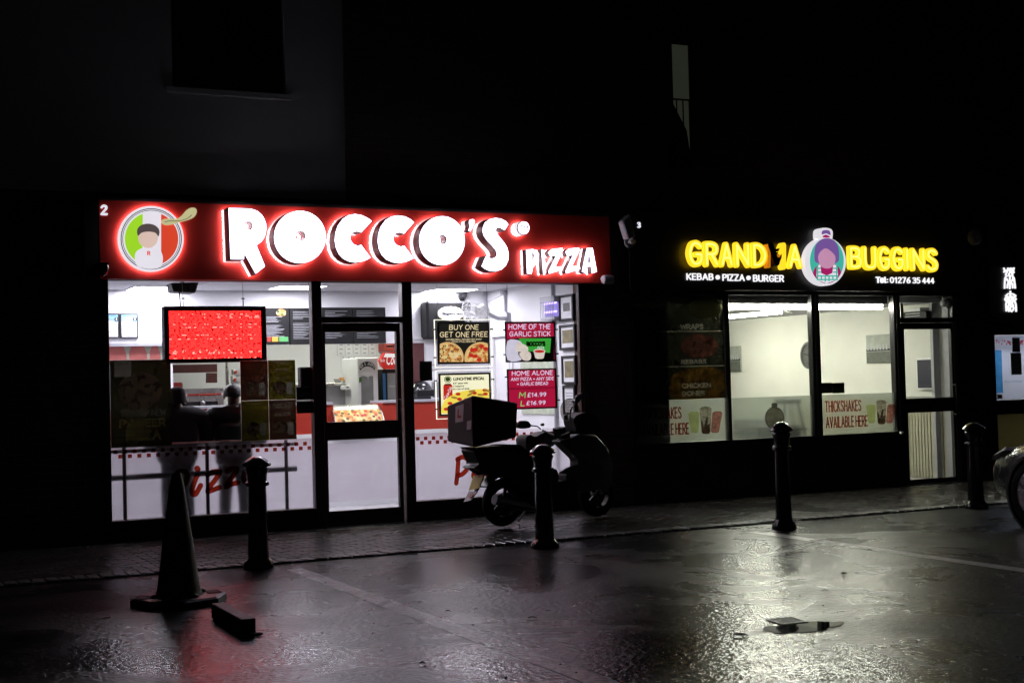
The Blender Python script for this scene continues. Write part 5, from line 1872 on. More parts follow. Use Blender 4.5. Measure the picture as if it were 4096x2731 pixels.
for cx_, cy2, a in ((515, 1280, .2), (700, 1212, -.2), (790, 1250, .1), (680, 1246, -.5), (860, 1208, .3), (600, 1330, .4)):
    mb.flat(mapped(Z7, [(cx_ + 38 * math.cos(t_) * math.cos(a) - 12 * math.sin(t_) * math.sin(a), cy2 + 38 * math.cos(t_) * math.sin(a) + 12 * math.sin(t_) * math.cos(a)) for t_ in np.linspace(0, 6.1, 14)], y - .003), y - .003)
mb.build('chicken_piece', M['post_brown'], t, fix=False)
cn = [(400, 1160), (410, 1142), (480, 1140), (496, 1158), (497, 1255), (470, 1265), (425, 1295), (402, 1308)]
MB().flat(mapped(Z7, cn, y - .004), y - .004).build('drink_can', M['post_red'], t, fix=False)
MB().flat(mapped(Z7, [(408, 1145), (416, 1136), (474, 1134), (486, 1143), (470, 1149), (420, 1150)], y - .0045), y - .0045).build('can_top', M['lgrey'], t, fix=False)
o_, u_ = F(*Z7(412, 1300), y), F(*Z7(475, 1180), y)
dv = Vector((u_[0] - o_[0], u_[1] - o_[1])); L_ = dv.length; dv /= L_
roman(t, 'can_lettering', 'Coca-Cola', 0, -.003, L_ * 1.02, .045, y - .005, M['post_white'], .01, .3, T=lambda X, Y, Z_: (o_[0] + .02 + X * dv.x - Z_ * dv.y * .8, Y, o_[1] + X * dv.y + Z_ * dv.x * .8))

t, bb = acrylic('crimson lit panel reading HOME OF THE GARLIC STICK over bread and a dip pot', 'poster', Z7, (1046, 485, 1580, 912), (1050, 487, 1572, 908), 'post_crimson', gp, edge=False)
q = rect(Z7, 1066, 506, 1558, 888, y)
MB().quad((q[0], y, q[1]), (q[2], y, q[1]), (q[2], y, q[3]), (q[0], y, q[3])).build('print_ground', M['post_crimson'], t, fix=False)
words(t, 'lettering', 'HOME OF THE', Z7, 1080, 512, 1520, 568, y - .001, .14, M['post_lilac'], slant=.05, jit=.06)
words(t, 'lettering', 'GARLIC STICK', Z7, 1090, 588, 1520, 640, y - .001, .14, M['post_lilac'], slant=.05, jit=.06)
MB().flat(mapped(Z7, [(1070, 668), (1558, 640), (1558, 888), (1070, 888)], y - .001), y - .001).build('photo_ground', mat('photo_dark', (.12, .12, .13), var=.6, scale=30), t, fix=False)
MB().flat(mapped(Z7, [(1190, 662), (1528, 660), (1515, 812), (1228, 790)], y - .002), y - .002).build('green_box', M['post_green'], t, fix=False)
MB().flat(mapped(Z7, [(1528, 660), (1558, 650), (1556, 770), (1515, 812)], y - .002), y - .002).build('box_side', M['poster_olive'], t, fix=False)
words(t, 'lettering', "ROCCO'S", Z7, 1268, 692, 1468, 746, y - .003, .3, mat('box_print', (.10, .025, .01)))
words(t, 'lettering', 'PIZZA', Z7, 1385, 746, 1455, 770, y - .003, .12, M['post_white'])
MB().flat(mapped(Z7, smooth_pts([(1070, 690), (1180, 680), (1225, 720), (1190, 770), (1185, 830), (1215, 888), (1072, 888)], True, 3), y - .0025), y - .0025).build('bread_bag', M['post_bag'], t, fix=False)
for k, pts in enumerate(([(1165, 720), (1200, 708), (1278, 745), (1285, 800), (1240, 806), (1165, 790)], [(1195, 815), (1290, 800), (1318, 830), (1305, 888), (1235, 888)])):
    MB().flat(mapped(Z7, smooth_pts(pts, True, 3), y - .003 - .0005 * k), y - .003 - .0005 * k).build('garlic_bread', M['post_bread'], t, fix=False)
MB().flat(mapped(Z7, [(1342, 790), (1360, 775), (1405, 770), (1450, 775), (1467, 790), (1450, 868), (1430, 876), (1385, 876), (1362, 866)], y - .004), y - .004).build('dip_pot', M['post_bread'], t, fix=False)
MB().flat(mapped(Z7, arcp(1405, 797, 52, 15, 24), y - .0045), y - .0045).build('dip_sauce', M['post_red'], t, fix=False)

t, bb = acrylic('crimson lit panel reading HOME ALONE with M £14.99 and L £16.99', 'poster', Z7, (1066, 975, 1595, 1400), (1072, 978, 1585, 1398), 'post_crimson', gp, edge=False)
q = rect(Z7, 1086, 993, 1568, 1382, y)
MB().quad((q[0], y, q[1]), (q[2], y, q[1]), (q[2], y, q[3]), (q[0], y, q[3])).build('print_ground', M['post_crimson'], t, fix=False)
words(t, 'lettering', 'HOME ALONE', Z7, 1115, 998, 1542, 1048, y - .001, .14, M['post_lilac'], slant=.05, jit=.06)
words(t, 'lettering', 'ANY PIZZA + ANY SIDE', Z7, 1106, 1067, 1554, 1102, y - .001, .15, M['post_lilac'], slant=.05, jit=.06)
words(t, 'lettering', '+ GARLIC BREAD', Z7, 1170, 1117, 1496, 1152, y - .001, .15, M['post_lilac'], slant=.05, jit=.06)
words(t, 'lettering', '(PREMIUM OR CLASSIC SIDE) (COLLECTION OR DELIVERY)', Z7, 1092, 1172, 1566, 1192, y - .001, .12, mat('dim_print', (.42, .22, .36)))
words(t, 'lettering', 'M', Z7, 1190, 1220, 1256, 1286, y - .001, .15, M['post_lime'], slant=.1)
words(t, 'lettering', '£14.99', Z7, 1278, 1226, 1474, 1272, y - .001, .15, M['post_lilac'], slant=.08)
words(t, 'lettering', 'L', Z7, 1205, 1312, 1250, 1370, y - .001, .17, M['post_lime'], slant=.1)
words(t, 'lettering', '£16.99', Z7, 1268, 1312, 1466, 1356, y - .001, .15, M['post_lilac'], slant=.08)
# leafy print board on the wall behind the crimson panels
y0_, z1_ = SX(*Z7(1205, 915), RX1 - .02); y1_, z0_ = SX(*Z7(1590, 1455), RX1 - .02)
t = thing('leaf_print_board', 'pale leaf patterned board on the side wall, mostly behind the crimson panels', 'wall board', (RX1, y0_, z0_))
B(RX1 - .02, y1_, z0_, RX1 - .002, y0_, z1_).build('board', mat('leaf_print', (.50, .55, .42), .6, var=.5, scale=9), t)

# ---- small dome lamp and cameras outside
a = F(2432, 1118, -.22)
t = thing('bullet_camera', 'short white security camera under the right end of the red fascia', 'security camera', (a[0], FY, a[1]))
MB().tube([(a[0] - .02, FY + .1, a[1] + .02), (a[0] - .01, -.2, a[1] + .01)], .02).build('bracket', M['lgrey'], t, smooth=True)
MB().lathe([(0, -.07), (.05, -.065), (.058, -.03), (.055, .03), (.05, .062), (.04, .065)], 18, (a[0], -.22, a[1]), 'x').build('camera_body', M['lgrey'], t, smooth=True)
MB().lathe([(.042, .06), (.04, .085), (.025, .09), (0, .09)], 18, (a[0], -.22, a[1]), 'x').build('lens', M['gloss_black'], t, smooth=True)
a0_, a1_ = F(2480, 880, -.25), F(2535, 950, -.45)
t = thing('box_camera', 'pale box shaped security camera tilted down beside the number 3', 'security camera', (a1_[0], FY, a1_[1]))
d_ = Vector((a1_[0] - a0_[0], 0, a1_[1] - a0_[1])); L_ = d_.length; d_.normalize(); nrm = Vector((-d_.z, 0, d_.x))
c0 = Vector((a0_[0], 0, a0_[1]))
pts = [(c0 + d_ * s + nrm * v) for s, v in ((-.04, .07), (L_, .06), (L_, -.05), (.02, -.06))]
MB().prism([(p.x, p.z) for p in pts], -.40, -.28).build('camera_body', M['lgrey'], t, bevel=.012)
pe = c0 + d_ * L_
MB().tube([(pe.x + .02, -.34, pe.z), (pe.x + .10, -.28, pe.z - .03), (pe.x + .14, FY, pe.z - .02)], .028).build('bracket', M['grey'], t, smooth=True)
MB().lathe([(.07, 0), (.07, -.03)], 16, (pe.x + .14, FY, pe.z - .02), 'y').build('wall_plate', M['grey'], t)
a = F(415, 1080, -.25)
t = thing('lamp_dome', 'small dark dome under the left end of the red fascia', 'security camera', (a[0], FY, a[1]))
MB().lathe([(.06, .05), (.065, .02), (.055, -.02), (.03, -.05), (0, -.06)], 18, (a[0], -.2, a[1])).build('dome', M['gloss_black'], t, smooth=True)
B(a[0] - .05, -.22, a[1] + .05, a[0] + .05, -.001, a[1] + .08).build('bracket', M['black'], t)

# =================================================================== THE KEBAB SHOP
kx0, kx1 = F(2500, 1500)[0], F(3835, 1600)[0]
ks = thing('kebab_shop', 'shop with grey metal framed windows under a black fascia with yellow lit letters', 'shop', (11, 0, 0))
KX0 = XR + .605
GH = F(3200, 1181)[1]          # head
def fx(px, py=1450): return F(px, py)[0]
kl, ka, kb_, kc, kd, ke, kf = fx(2520), fx(2907), fx(2919), fx(3249), fx(3281), fx(3578), fx(3604)
kg = fx(3813)
KS = F(3100, 1750)[1]          # sill
KB = F(3100, 1586)[1]          # top of the frosted strip
B(KX0, 0, 0, kl, .25, GH + .02).build('brick_pier', M['brick'], ks)
B(kl, 0, 0, ke + .02, .2, KS - .03).build('stall_riser', M['fascia_black'], ks)
B(kl, -.03, KS - .03, ke + .02, .12, KS).build('window_sill', M['frame_dark'], ks)
B(kl, -.02, GH, kg + .08, .14, GH + .05).build('window_head', M['frame_dark'], ks)
for a, b in ((kl, kl + .05), (ka, kb_), (kc, kd), (ke, kf)):
    mb = MB().box(a, -.02, KS, b, .08, GH)
    mb.build('mullion', M['frame_dark'], ks, bevel=.006)
    if b - a > .06:
        B(a + .3 * (b - a), -.032, KS, a + .55 * (b - a), -.021, GH).build('mullion_cover', M['frame_grey'], ks)
for a, b in ((kl + .05, ka), (kb_, kc), (kd, ke)):
    pn = B(a, .02, KS, b, .026, GH).build('window_pane', M['glass'], ks)
    B(a + .003, .03, KS + .003, b - .003, .034, KB).build('frosted_film', M['film_g'], pn)
# roller box behind the glass under the head, and the light batten under it
zr = F(3100, 1213)[1]
B(kl, .10, zr, ke, .30, GH + .1).build('shutter_box', M['frame_dark'], ks)
t = thing('light_batten', 'long white light batten behind the top of the kebab shop windows', 'strip light', (12, .2, zr))
zb4 = F(3100, 1234)[1]
B(kb_ - .02, .17, zb4 + .012, ke - .03, .23, zr - .003).build('batten_body', M['white'], t)
B(kb_ - .01, .155, zb4, ke - .04, .168, zr - .006).build('light_strip', M['panel_g'], t)
for X in (2935, 3262, 3560):
    B(fx(X, 1220) - .008, .168, zr - .002, fx(X, 1220) + .008, .2, zr + .05).build('hanger', M['grey'], t)
# door
dh = F(3700, 1290)[1]
tr0, tr1 = F(3700, 1271)[1], F(3700, 1187)[1]
B(kf, -.02, dh, kg + .03, .08, tr0).build('transom_bar', M['frame_dark'], ks)
B(kf, .02, tr0, kg, .026, tr1).build('transom_pane', M['glass'], ks)
B(kg, -.02, 0, kg + .08, .12, GH).build('door_post', M['frame_grey'], ks, bevel=.006)
B(ke, -.02, 0, kf, .1, KS - .031).build('door_post', M['frame_dark'], ks)
kd0, kd1 = kf + .004, kg - .004
kdoor = B(kd0, -.0, .03, kd1, .045, .0301).build('door', M['frame_dark'], ks)
o1, o0 = F(3700, 1316)[1], F(3700, 1592)[1]
u1, u0 = F(3700, 1648)[1], F(3740, 1912)[1]
MB().prism([(kd0, .03), (kd1, .03), (kd1, dh - .005), (kd0, dh - .005)], -.01, .045, [[(kd0 + .05, o0), (kd1 - .03, o0), (kd1 - .03, o1), (kd0 + .05, o1)], [(kd0 + .08, u0), (kd1 - .03, u0), (kd1 - .03, u1), (kd0 + .08, u1)]]).build('door_leaf', M['frame_dark'], kdoor)
B(kd0 + .05, .015, o0, kd1 - .03, .021, o1).build('pane', M['glass'], kdoor)
B(kd0 + .08, .015, u0, kd1 - .03, .021, u1).build('pane', M['glass'], kdoor)
MB().tube([(kd1 - .015, -.01, .95), (kd1 - .015, -.06, .95), (kd1 - .015, -.06, 1.35), (kd1 - .015, -.01, 1.35)], .012).build('door_handle', M['chrome'], kdoor, smooth=True)
B(kf, -.06, 0, kg, .1, .028).build('threshold', M['chrome'], ks)
# room
KXR = 14.0
zk = SX(2917, 1287, KXR)[1]
zk = (zk + SX(3450, 1235, KXR)[1]) / 2
B(KX0 + .26, .31, -.05, KXR, 8.2, .02).build('floor', M['floor_in'], ks)
B(KX0 + .26, .31, zk, KXR, 8.2, zk + .1).build('ceiling', M['tile'], ks)
B(KXR, .13, 0, KXR + .15, 8.2, zk + .1).build('side_wall', M['cream_wall'], ks)
B(KX0 + .1, .31, 0, KX0 + .26, 8.2, zk + .1).build('left_wall', M['cream_wall'], ks)
B(KX0 + .1, 8.2, 0, KXR + .15, 8.4, zk + .1).build('back_wall', M['cream_wall'], ks)
yj = SX(3545, 1400, 13.1)[0]
B(13.08, .12, KS - .2, 13.13, .24, GH - .1).build('window_lining', M['cream_wall'], ks)
# pipe boxing and ribbed wainscot on the side wall by the door
for a, b, d in ((3722, 3733, .12), (3772, 3797, .14)):
    ya, _ = SX(a, 1400, KXR - d)
    yb5, _ = SX(b, 1400, KXR - d)
    B(KXR - d, yb5, .02, KXR - .001, ya, zk).build('pipe_boxing', M['lgrey'], ks)
zw = SX(3700, 1585, KXR - .03)[1]
wn = B(KXR - .012, .15, .02, KXR - .001, 4.0, zw).build('wainscot', M['grey'], ks)
sl = B(-.018, -.0, 0, -.0005, .042, zw - .05).build('slat', M['beige_slat'], wn)
for i in range(58):
    o = sl if i == 0 else sl.copy()
    if i: COL.objects.link(o)
    o.location = (KXR - .013, .16 + .062 * i, .03)
# tube light units running back on the ceiling
for i, (y0, y1) in enumerate(((1.2, 2.6), (3.4, 4.8))):
    a = G(2950 + 60 * i, 1255, zk - .04)
    t = thing('tube_light', 'ceiling tube light in the kebab shop, the %s one' % ('nearer' if i == 0 else 'farther'), 'tube light', (12.0, y0, zk), 'tube lights in the kebab shop')
    xq = 12.0 if i == 0 else 12.5
    B(xq - .10, y0, zk - .05, xq + .10, y1, zk - .001).build('fitting', M['white'], t)
    for dx in (-.05, .05):
        MB().tube([(xq + dx, y0 + .02, zk - .075), (xq + dx, y1 - .02, zk - .075)], .016).build('tube', M['panel_g'], t, smooth=True)
    for yq in (y0, y1 - .02):
        B(xq - .08, yq, zk - .1, xq + .08, yq + .02, zk - .051).build('end_cap', M['white'], t)
# pictures and clock
def side_rect(px0, py0, px1, py1, x):
    cy5, cx5 = (py0 + py1) / 2, (px0 + px1) / 2
    return SX(px1, cy5, x)[0], SX(cx5, py1, x)[1], SX(px0, cy5, x)[0], SX(cx5, py0, x)[1]


for i, (q, lb) in enumerate((((2895, 1385, 2961, 1487), 'grey landscape canvas left of the clock, cut off by the window frame'), ((3465, 1338, 3560, 1452), 'grey canvas right of the clock with a dark band across it'))):
    y0, z0, y1, z1 = side_rect(*q, KXR - .03)
    t = thing('canvas_picture', lb, 'picture', (KXR, y0, z0), 'canvas pictures on the kebab shop wall')
    B(KXR - .03, y0, z0, KXR - .002, y1, z1).build('canvas', M['canvas'], t)
    h = z1 - z0
    B(KXR - .0315, y0, z0, KXR - .0305, y1, z0 + .40 * h).build('lower_print', M['canvas_d'], t)
    B(KXR - .0322, y0, z0 + .42 * h, KXR - .0308, y1, z0 + .50 * h).build('dark_band', M['ink'], t)
    rr = random.Random(i)
    mb = MB()
    for k in range(7):
        yy = y0 + (y1 - y0) * (.1 + .13 * k)
        mb.add([(KXR - .033, yy, z0 + .46 * h), (KXR - .033, yy + .05 * (y1 - y0) * 1.4, z0 + .46 * h), (KXR - .033, yy + .06 * (y1 - y0), z0 + (.62 + .1 * rr.random()) * h), (KXR - .033, yy + .02 * (y1 - y0), z0 + (.6 + .08 * rr.random()) * h)], [(0, 1, 2, 3)])
    mb.build('pale_shapes', M['lgrey'], t, fix=False)
cy6, cz6 = SX(3235, 1421, KXR - .03)
rc = (SX(3243, 1366, KXR - .03)[1] - SX(3243, 1476, KXR - .03)[1]) / 2
t = thing('wall_clock', 'round grey wall clock with roman numerals, half hidden by the window post', 'clock', (KXR, cy6, cz6))
MB().lathe([(rc, 0), (rc, -.03), (rc * .82, -.035), (rc * .8, -.018)], 32, (KXR - .002, cy6, cz6), 'x').build('rim', mat('clock_rim', (.10, .10, .095), .4), t, smooth=True)
MB().lathe([(rc * .81, -.016), (0, -.0165)], 32, (KXR - .002, cy6, cz6), 'x').build('dial', M['white'], t)
XT = KXR - .022
for k in range(12):
    a = 2 * math.pi * k / 12
    c_, s_ = math.cos(a), math.sin(a)
    B2 = MB()
    for off in ((-.012, .012) if k % 3 else (-.02, 0, .02)):
        B2.add([(XT, cy6 + (rc * .55 * s_ + (off - .004) * c_), cz6 + rc * .55 * c_ - (off - .004) * s_), (XT, cy6 + (rc * .74 * s_ + (off - .004) * c_), cz6 + rc * .74 * c_ - (off - .004) * s_),
                (XT, cy6 + (rc * .74 * s_ + (off + .004) * c_), cz6 + rc * .74 * c_ - (off + .004) * s_), (XT, cy6 + (rc * .55 * s_ + (off + .004) * c_), cz6 + rc * .55 * c_ - (off + .004) * s_)], [(0, 1, 2, 3)])
    B2.build('numeral', M['ink'], t, fix=False)
for dy, dz, wd in ((-.02, -.11, .012), (.13, .03, .009), (-.05, .17, .004)):
    MB().tube([(XT - .004, cy6, cz6), (XT - .004, cy6 + dy, cz6 + dz)], wd, 6).build('hand', M['ink'], t)
y0, z0, y1, z1 = side_rect(3667, 1430, 3745, 1557, KXR - .05)
t = thing('menu_board', 'dark blank menu board in a white frame, behind the kebab shop door', 'menu board', (KXR, y0, z0))
B(KXR - .05, y0, z0, KXR - .002, y1, z1).build('frame', M['white'], t)
B(KXR - .056, y0 + .03, z0 + .02, KXR - .0505, y1 - .02, z1 - .03).build('dark_face', mat('navy_board', (.012, .012, .03), .4), t)
y0, z0, y1, z1 = side_rect(3700, 1586 - 22, 3722, 1577, KXR - .02)
y0, z0, y1, z1 = side_rect(3611, 1232, 3705, 1290, KXR - .22)
t = thing('air_heater', 'dark wall heater with a pale top, above the kebab shop door', 'heater', (KXR, y0, z0))
B(KXR - .22, y0, z0, KXR - .002, y1, z1 - .05).build('casing', M['black'], t, bevel=.01)
B(KXR - .24, y0 + .1, z1 - .049, KXR - .002, y1 + .02, z1).build('top_cover', M['white'], t, bevel=.008)
for k in range(4):
    B(KXR - .228, y0 + .12, z0 + .05 + .035 * k, KXR - .2205, y1 - .06, z0 + .065 + .035 * k).build('slat', M['grey'], t)
y0, z0 = SX(3765, 1212, KXR - .25)
t = thing('dome_camera', 'pale dome camera on the pipe boxing inside the kebab shop door', 'security camera', (KXR - .2, y0, z0))
MB().lathe([(.07, 0), (.07, -.05)], 18, (KXR - .141, y0, z0), 'x').build('camera_base', M['white'], t)
MB().lathe([(.06, -.051), (.055, -.08), (.03, -.105), (0, -.11)], 18, (KXR - .141, y0, z0), 'x').build('camera_dome', M['lgrey'], t, smooth=True)

# furniture blurred behind the frosted strip: a bench block, a stool, a tall chiller on the left
a0, a1 = F(3000, 1700, .5)[0], F(3170, 1700, .5)[0]
t = thing('bench', 'dark bench block blurred behind the frosted strip of the kebab shop', 'bench', (a0, .5, 0))
B(a0, .32, .02, a1, .8, F(3060, 1706, .32)[1]).build('seat_block', M['grey'], t, bevel=.01)
B(a0 - .0, .82, .02, a1, .9, F(3060, 1650, .32)[1] - .1).build('bench_back', M['grey'], t, bevel=.01)
s0 = F(3130, 1597, .35)
s1 = F(3185, 1597, .35)
t = thing('bar_stool', 'dark bar stool blurred behind the frosted strip of the kebab shop', 'stool', ((s0[0] + s1[0]) / 2, .4, 0))
xm = (s0[0] + s1[0]) / 2
B(s0[0], .30, s0[1] - .06, s1[0] + .05, .55, s0[1]).build('seat', M['black'], t, bevel=.015)
for dx, dy, ex, ey in ((-.1, .33, -.22, .31), (.12, .33, .38, .31), (-.1, .5, -.2, .56), (.12, .5, .34, .56)):
    MB().tube([(xm + dx, dy, s0[1] - .06), (xm + ex, ey, .02)], .016).build('leg', M['black'], t, smooth=True)
MB().tube([(xm - .16, .32, s0[1] - .40), (xm + .25, .32, s0[1] - .40)], .013).build('foot_bar', M['black'], t, smooth=True)
c0_, c1_ = kl + .06, F(2662, 1680, .16)[0]
t = thing('drinks_chiller', 'dark chiller back standing against the left end of the kebab shop window', 'fridge', (c0_, .2, 0))
B(c0_, .05, .03, c1_, .75, zr - .05).build('cabinet', M['black'], t, bevel=.01)
for dx in (.05, c1_ - c0_ - .05):
    MB().lathe([(.025, 0), (.025, -.03)], 10, (c0_ + dx, .3, .05)).build('foot', M['black'], t)

# dark food poster panels in the left window of the kebab shop
t = thing('window_poster', 'dim window poster with WRAPS, KEBABS and CHICKEN DONER above the frosted strip', 'poster', (9.6, .04, 1.6))
yq = .036
xa, xb6 = kl + .055, ka - .004
zt, z_1, z_2 = GH - .01, F(2750, 1324)[1], F(2750, 1464)[1]
zb7 = KB + .004
so = lambda zf, s_, a, b, c, d, wt: strokes_of(s_, *rect(zf, a, b, c, d, yq), wt)
MB().quad((xa, yq + .003, zb7), (xb6, yq + .003, zb7), (xb6, yq + .003, zt), (xa, yq + .003, zt)).build('sheet', M['backing'], t)
mosaic(t, xa, z_1 + .004, xb6, zt, yq, 'ink_black', [(in_ell(R3, 620, 85, 905, 285, yq), 'ink_dark')], [(so(R3, 'WRAPS', 540, 326, 748, 375, .24), 'ink_text_k'), (so(R3, 'PIZZAS', 160, 326, 352, 372, .24), 'ink_dark')], .008, False)
mosaic(t, xa, z_2 + .004, xb6, z_1 - .008, yq, 'ink_black', [(in_ell(R3, 550, 420, 880, 630, yq), 'ink_red')], [(so(R3, 'KEBABS', 550, 640, 775, 685, .24), 'ink_text_k')], .008, False)
mosaic(t, xa, zb7, xb6, z_2 - .008, yq, 'ink_black', [(in_ell(R3, 430, 700, 1000, 1080, yq), 'ink_gold')], [(so(R3, 'CHICKEN', 555, 855, 815, 900, .22), 'ink_text_k'), (so(R3, 'DONER', 557, 922, 762, 970, .22), 'ink_text_k')], .008, False)
for c in (z_1, z_2):
    MB().quad((xa, yq, c - .008), (xb6, yq, c - .008), (xb6, yq, c + .004), (xa, yq, c + .004)).build('pale_divider', M['ink_text_k'], t, fix=False)

# thickshake prints on the frosted strip
cupm = [tint('cup_lime_print', (.75, .80, .38)), tint('cup_cream_print', (.62, .55, .48), .4, 25), tint('cup_choc_print', (.18, .11, .08), .6, 30), tint('cup_berry_print', (.55, .22, .20), .5, 20)]
def cups(par, zf, dx, dy, sc):
    y = .0275
    mp_ = lambda pts: mapped(zf, [(dx + sc * a, dy + sc * b) for a, b in pts], y)
    MB().flat(mp_([(0, 65), (20, 50), (80, 48), (100, 62), (92, 220), (80, 240), (35, 240), (22, 225)]), y).build('lime_cup_print', cupm[0], par, fix=False)
    MB().flat(mp_([(100, 25), (115, 8), (150, 0), (190, 6), (208, 22), (200, 232), (185, 250), (130, 250), (118, 235)]), y - .0006).build('cream_cup_print', cupm[1], par, fix=False)
    MB().flat(mp_([(112, 120), (130, 150), (140, 190), (160, 100), (178, 98), (172, 170), (196, 150), (196, 228), (184, 246), (132, 246), (120, 230)]), y - .0012).build('chocolate_print', cupm[2], par, fix=False)
    MB().ribbon([p for p in mp_(ell(155, 30, 40, 18, 24))], .006, y - .0014, closed=True).build('lid_print', cupm[2], par, fix=False)
    MB().ribbon([p for p in mp_(ell(155, 28, 20, 8, 18))], .005, y - .0014, closed=True).build('lid_print', cupm[2], par, fix=False)
    MB().flat(mp_([(215, 60), (240, 45), (290, 45), (305, 62), (275, 228), (262, 238), (215, 238), (203, 225)]), y - .0005).build('berry_cup_print', cupm[3], par, fix=False)


t = thing('window_print', 'THICKSHAKES AVAILABLE HERE print with cups, partly dark at the left end of the frosted strip', 'window print', (9.4, .028, .9), 'thickshake prints on the kebab shop windows')
words(t, 'lettering', 'THICKSHAKES', R3, 190, 1072, 552, 1180, .0275, .13, M['print_brown'], gap=.26)
words(t, 'lettering', 'AVAILABLE HERE', R3, 200, 1216, 620, 1324, .0275, .13, M['print_brown'], gap=.26)
cups(t, R3, 612, 1062, 1.0)
t = thing('window_print', 'THICKSHAKES AVAILABLE HERE print with cups, next to the kebab shop door', 'window print', (12.3, .028, .9), 'thickshake prints on the kebab shop windows')
words(t, 'lettering', 'THICKSHAKES', R4, 222, 1008, 550, 1112, .0275, .13, M['print_brown'], gap=.26)
words(t, 'lettering', 'AVAILABLE HERE', R4, 230, 1148, 608, 1252, .0275, .13, M['print_brown'], gap=.26)
cups(t, R4, 592, 1004, .88)
# plain oval print on the middle strip
t = thing('oval_print', 'dark oval print on the frosted strip behind the middle bollard', 'window print', (10.4, .028, .9))
o_ = arcp(1385, 1168, 84, 98, 36)
y = .0275
MB().flat(mapped(R3, o_, y), y).build('oval', tint('oval_print_grey', (.22, .20, .16), .5, 25), t, fix=False)
MB().flat(mapped(R3, [(1358, 1074), (1356, 1042), (1368, 1032), (1400, 1032), (1410, 1044), (1408, 1074)], y), y).build('knob_print', tint('oval_print_dark', (.12, .11, .09)), t, fix=False)
MB().ribbon([F(*R3(*p), y - .001) for p in o_], .012, y - .001, closed=True).build('oval_outline', M['ink'], t, fix=False)
for i, (X0, X1, lb) in enumerate(((186, 288, 'dim green rating card on the kebab shop window, the one touching the post'), (291, 398, 'brighter green rating card on the kebab shop window, right of the dim one'))):
    x0, z0, x1, z1 = rect(R4, X0, 853, X1, 946, .036)
    t = thing('rating_card', lb, 'card', (x0, .036, z0), 'green rating cards in the kebab shop window')
    B(x0, .036, z0, x1, .042, z1).build('holder', M['black'], t)
    B(x0 + .008, .034, z0 + .012, x1 - .008, .0355, z1 - .06).build('card_face', M['sticker_green'] if i else M['poster_olive'], t)
    MB().ribbon(ell(x1 - .03, z0 + .055, .011, .014, 14), .004, .033, closed=True).build('rating_ring', M['ink'], t, fix=False)

# ---- upper wall, dim slit with railing, its glow put into the pane
B(KX0 - .005, .01, GH + .05, kg + .60, .3, 9.5).build('upper_wall', M['brick'], ks)
ks_sign = thing('shop_sign', 'black fascia with yellow lit GRANDMA BUGGINS letters around an oval emblem', 'shop sign', (11, FY, 3))
gx0, gx1 = fx(2500, 1000), F(3870, 1050)[0]
gz0, gz1 = GH + .052, F(3200, 880)[1]
B(gx0, FY, gz0, gx1, .009, gz1).build('fascia_panel', M['fascia_black'], ks_sign)
yL = FY - .10


def glyph_px(par, ch, zf, X0, Y0, X1, Y1, m, wt=.21, sub=None):
    x0, z0, x1, z1 = rect(zf, X0, Y0, X1, Y1, yL)
    mb = MB()
    pen(mb, ch, x0, z0, x1, z1, yL, wt, depth=.05)
    L = mb.build('letter', m, par, 'lit yellow letter ' + ch, fix=False)
    mb = MB()
    e = .085 * (z1 - z0)
    pen(mb, ch, x0 + e, z0 + e, x1 - e, z1 - e, yL - .006, wt * .38)
    mb.build('tube_line', sub or M['lit_yellow2'], L, fix=False)
    return L


for ch, X0, Y0, X1, Y1 in (('G', 913, 366, 1087, 648), ('R', 1088, 378, 1248, 650), ('A', 1250, 385, 1398, 652), ('N', 1408, 388, 1572, 656), ('D', 1586, 391, 1750, 657), ('A', 1962, 405, 2116, 668)):
    glyph_px(ks_sign, ch, R1, X0, Y0, X1, Y1, M['lit_yellow'])
# the letter M: only its left edge and right leg still glow
mb = MB()
yM = yL
p_ = lambda X, Y: F(*R1(X, Y), yM)
wM = .055
Lm = MB().ribbon([p_(1768, 640), p_(1768, 420)], wM * .8, yM, .085).build('letter', M['lit_orange'], ks_sign, 'letter M with its middle strokes unlit', fix=False)
mb = MB().ribbon([p_(1785, 418), p_(1850, 600)], wM * 1.6, yM - .0004, .085)
mb.ribbon([p_(1850, 600), p_(1900, 470)], wM * 1.4, yM - .0008, .085)
mb.build('unlit_stroke', M['unlit_letter'], Lm, fix=False)
MB().ribbon([p_(1922, 648), p_(1922, 420)], wM * 1.25, yM - .0012, .085).build('lit_stroke', M['lit_yellow'], Lm, fix=False)
MB().ribbon([p_(1880, 500), p_(1912, 424)], wM * 1.0, yM - .0016, .085).build('lit_stroke', M['lit_yellow'], Lm, fix=False)
MB().ribbon([p_(1868, 528), p_(1882, 495)], wM * .95, yM - .0012, .085).build('fading_stroke', M['lit_orange'], Lm, fix=False)
for ch, X0, Y0, X1, Y1 in (('B', 513, 321, 658, 572), ('U', 662, 325, 812, 580), ('G', 816, 326, 956, 585), ('G', 958, 331, 1098, 589), ('I', 1103, 341, 1166, 588), ('N', 1170, 345, 1318, 590), ('S', 1320, 345, 1455, 600)):
    glyph_px(ks_sign, ch, R2, X0, Y0, X1, Y1, M['lit_yellow'])
yt = FY - .02
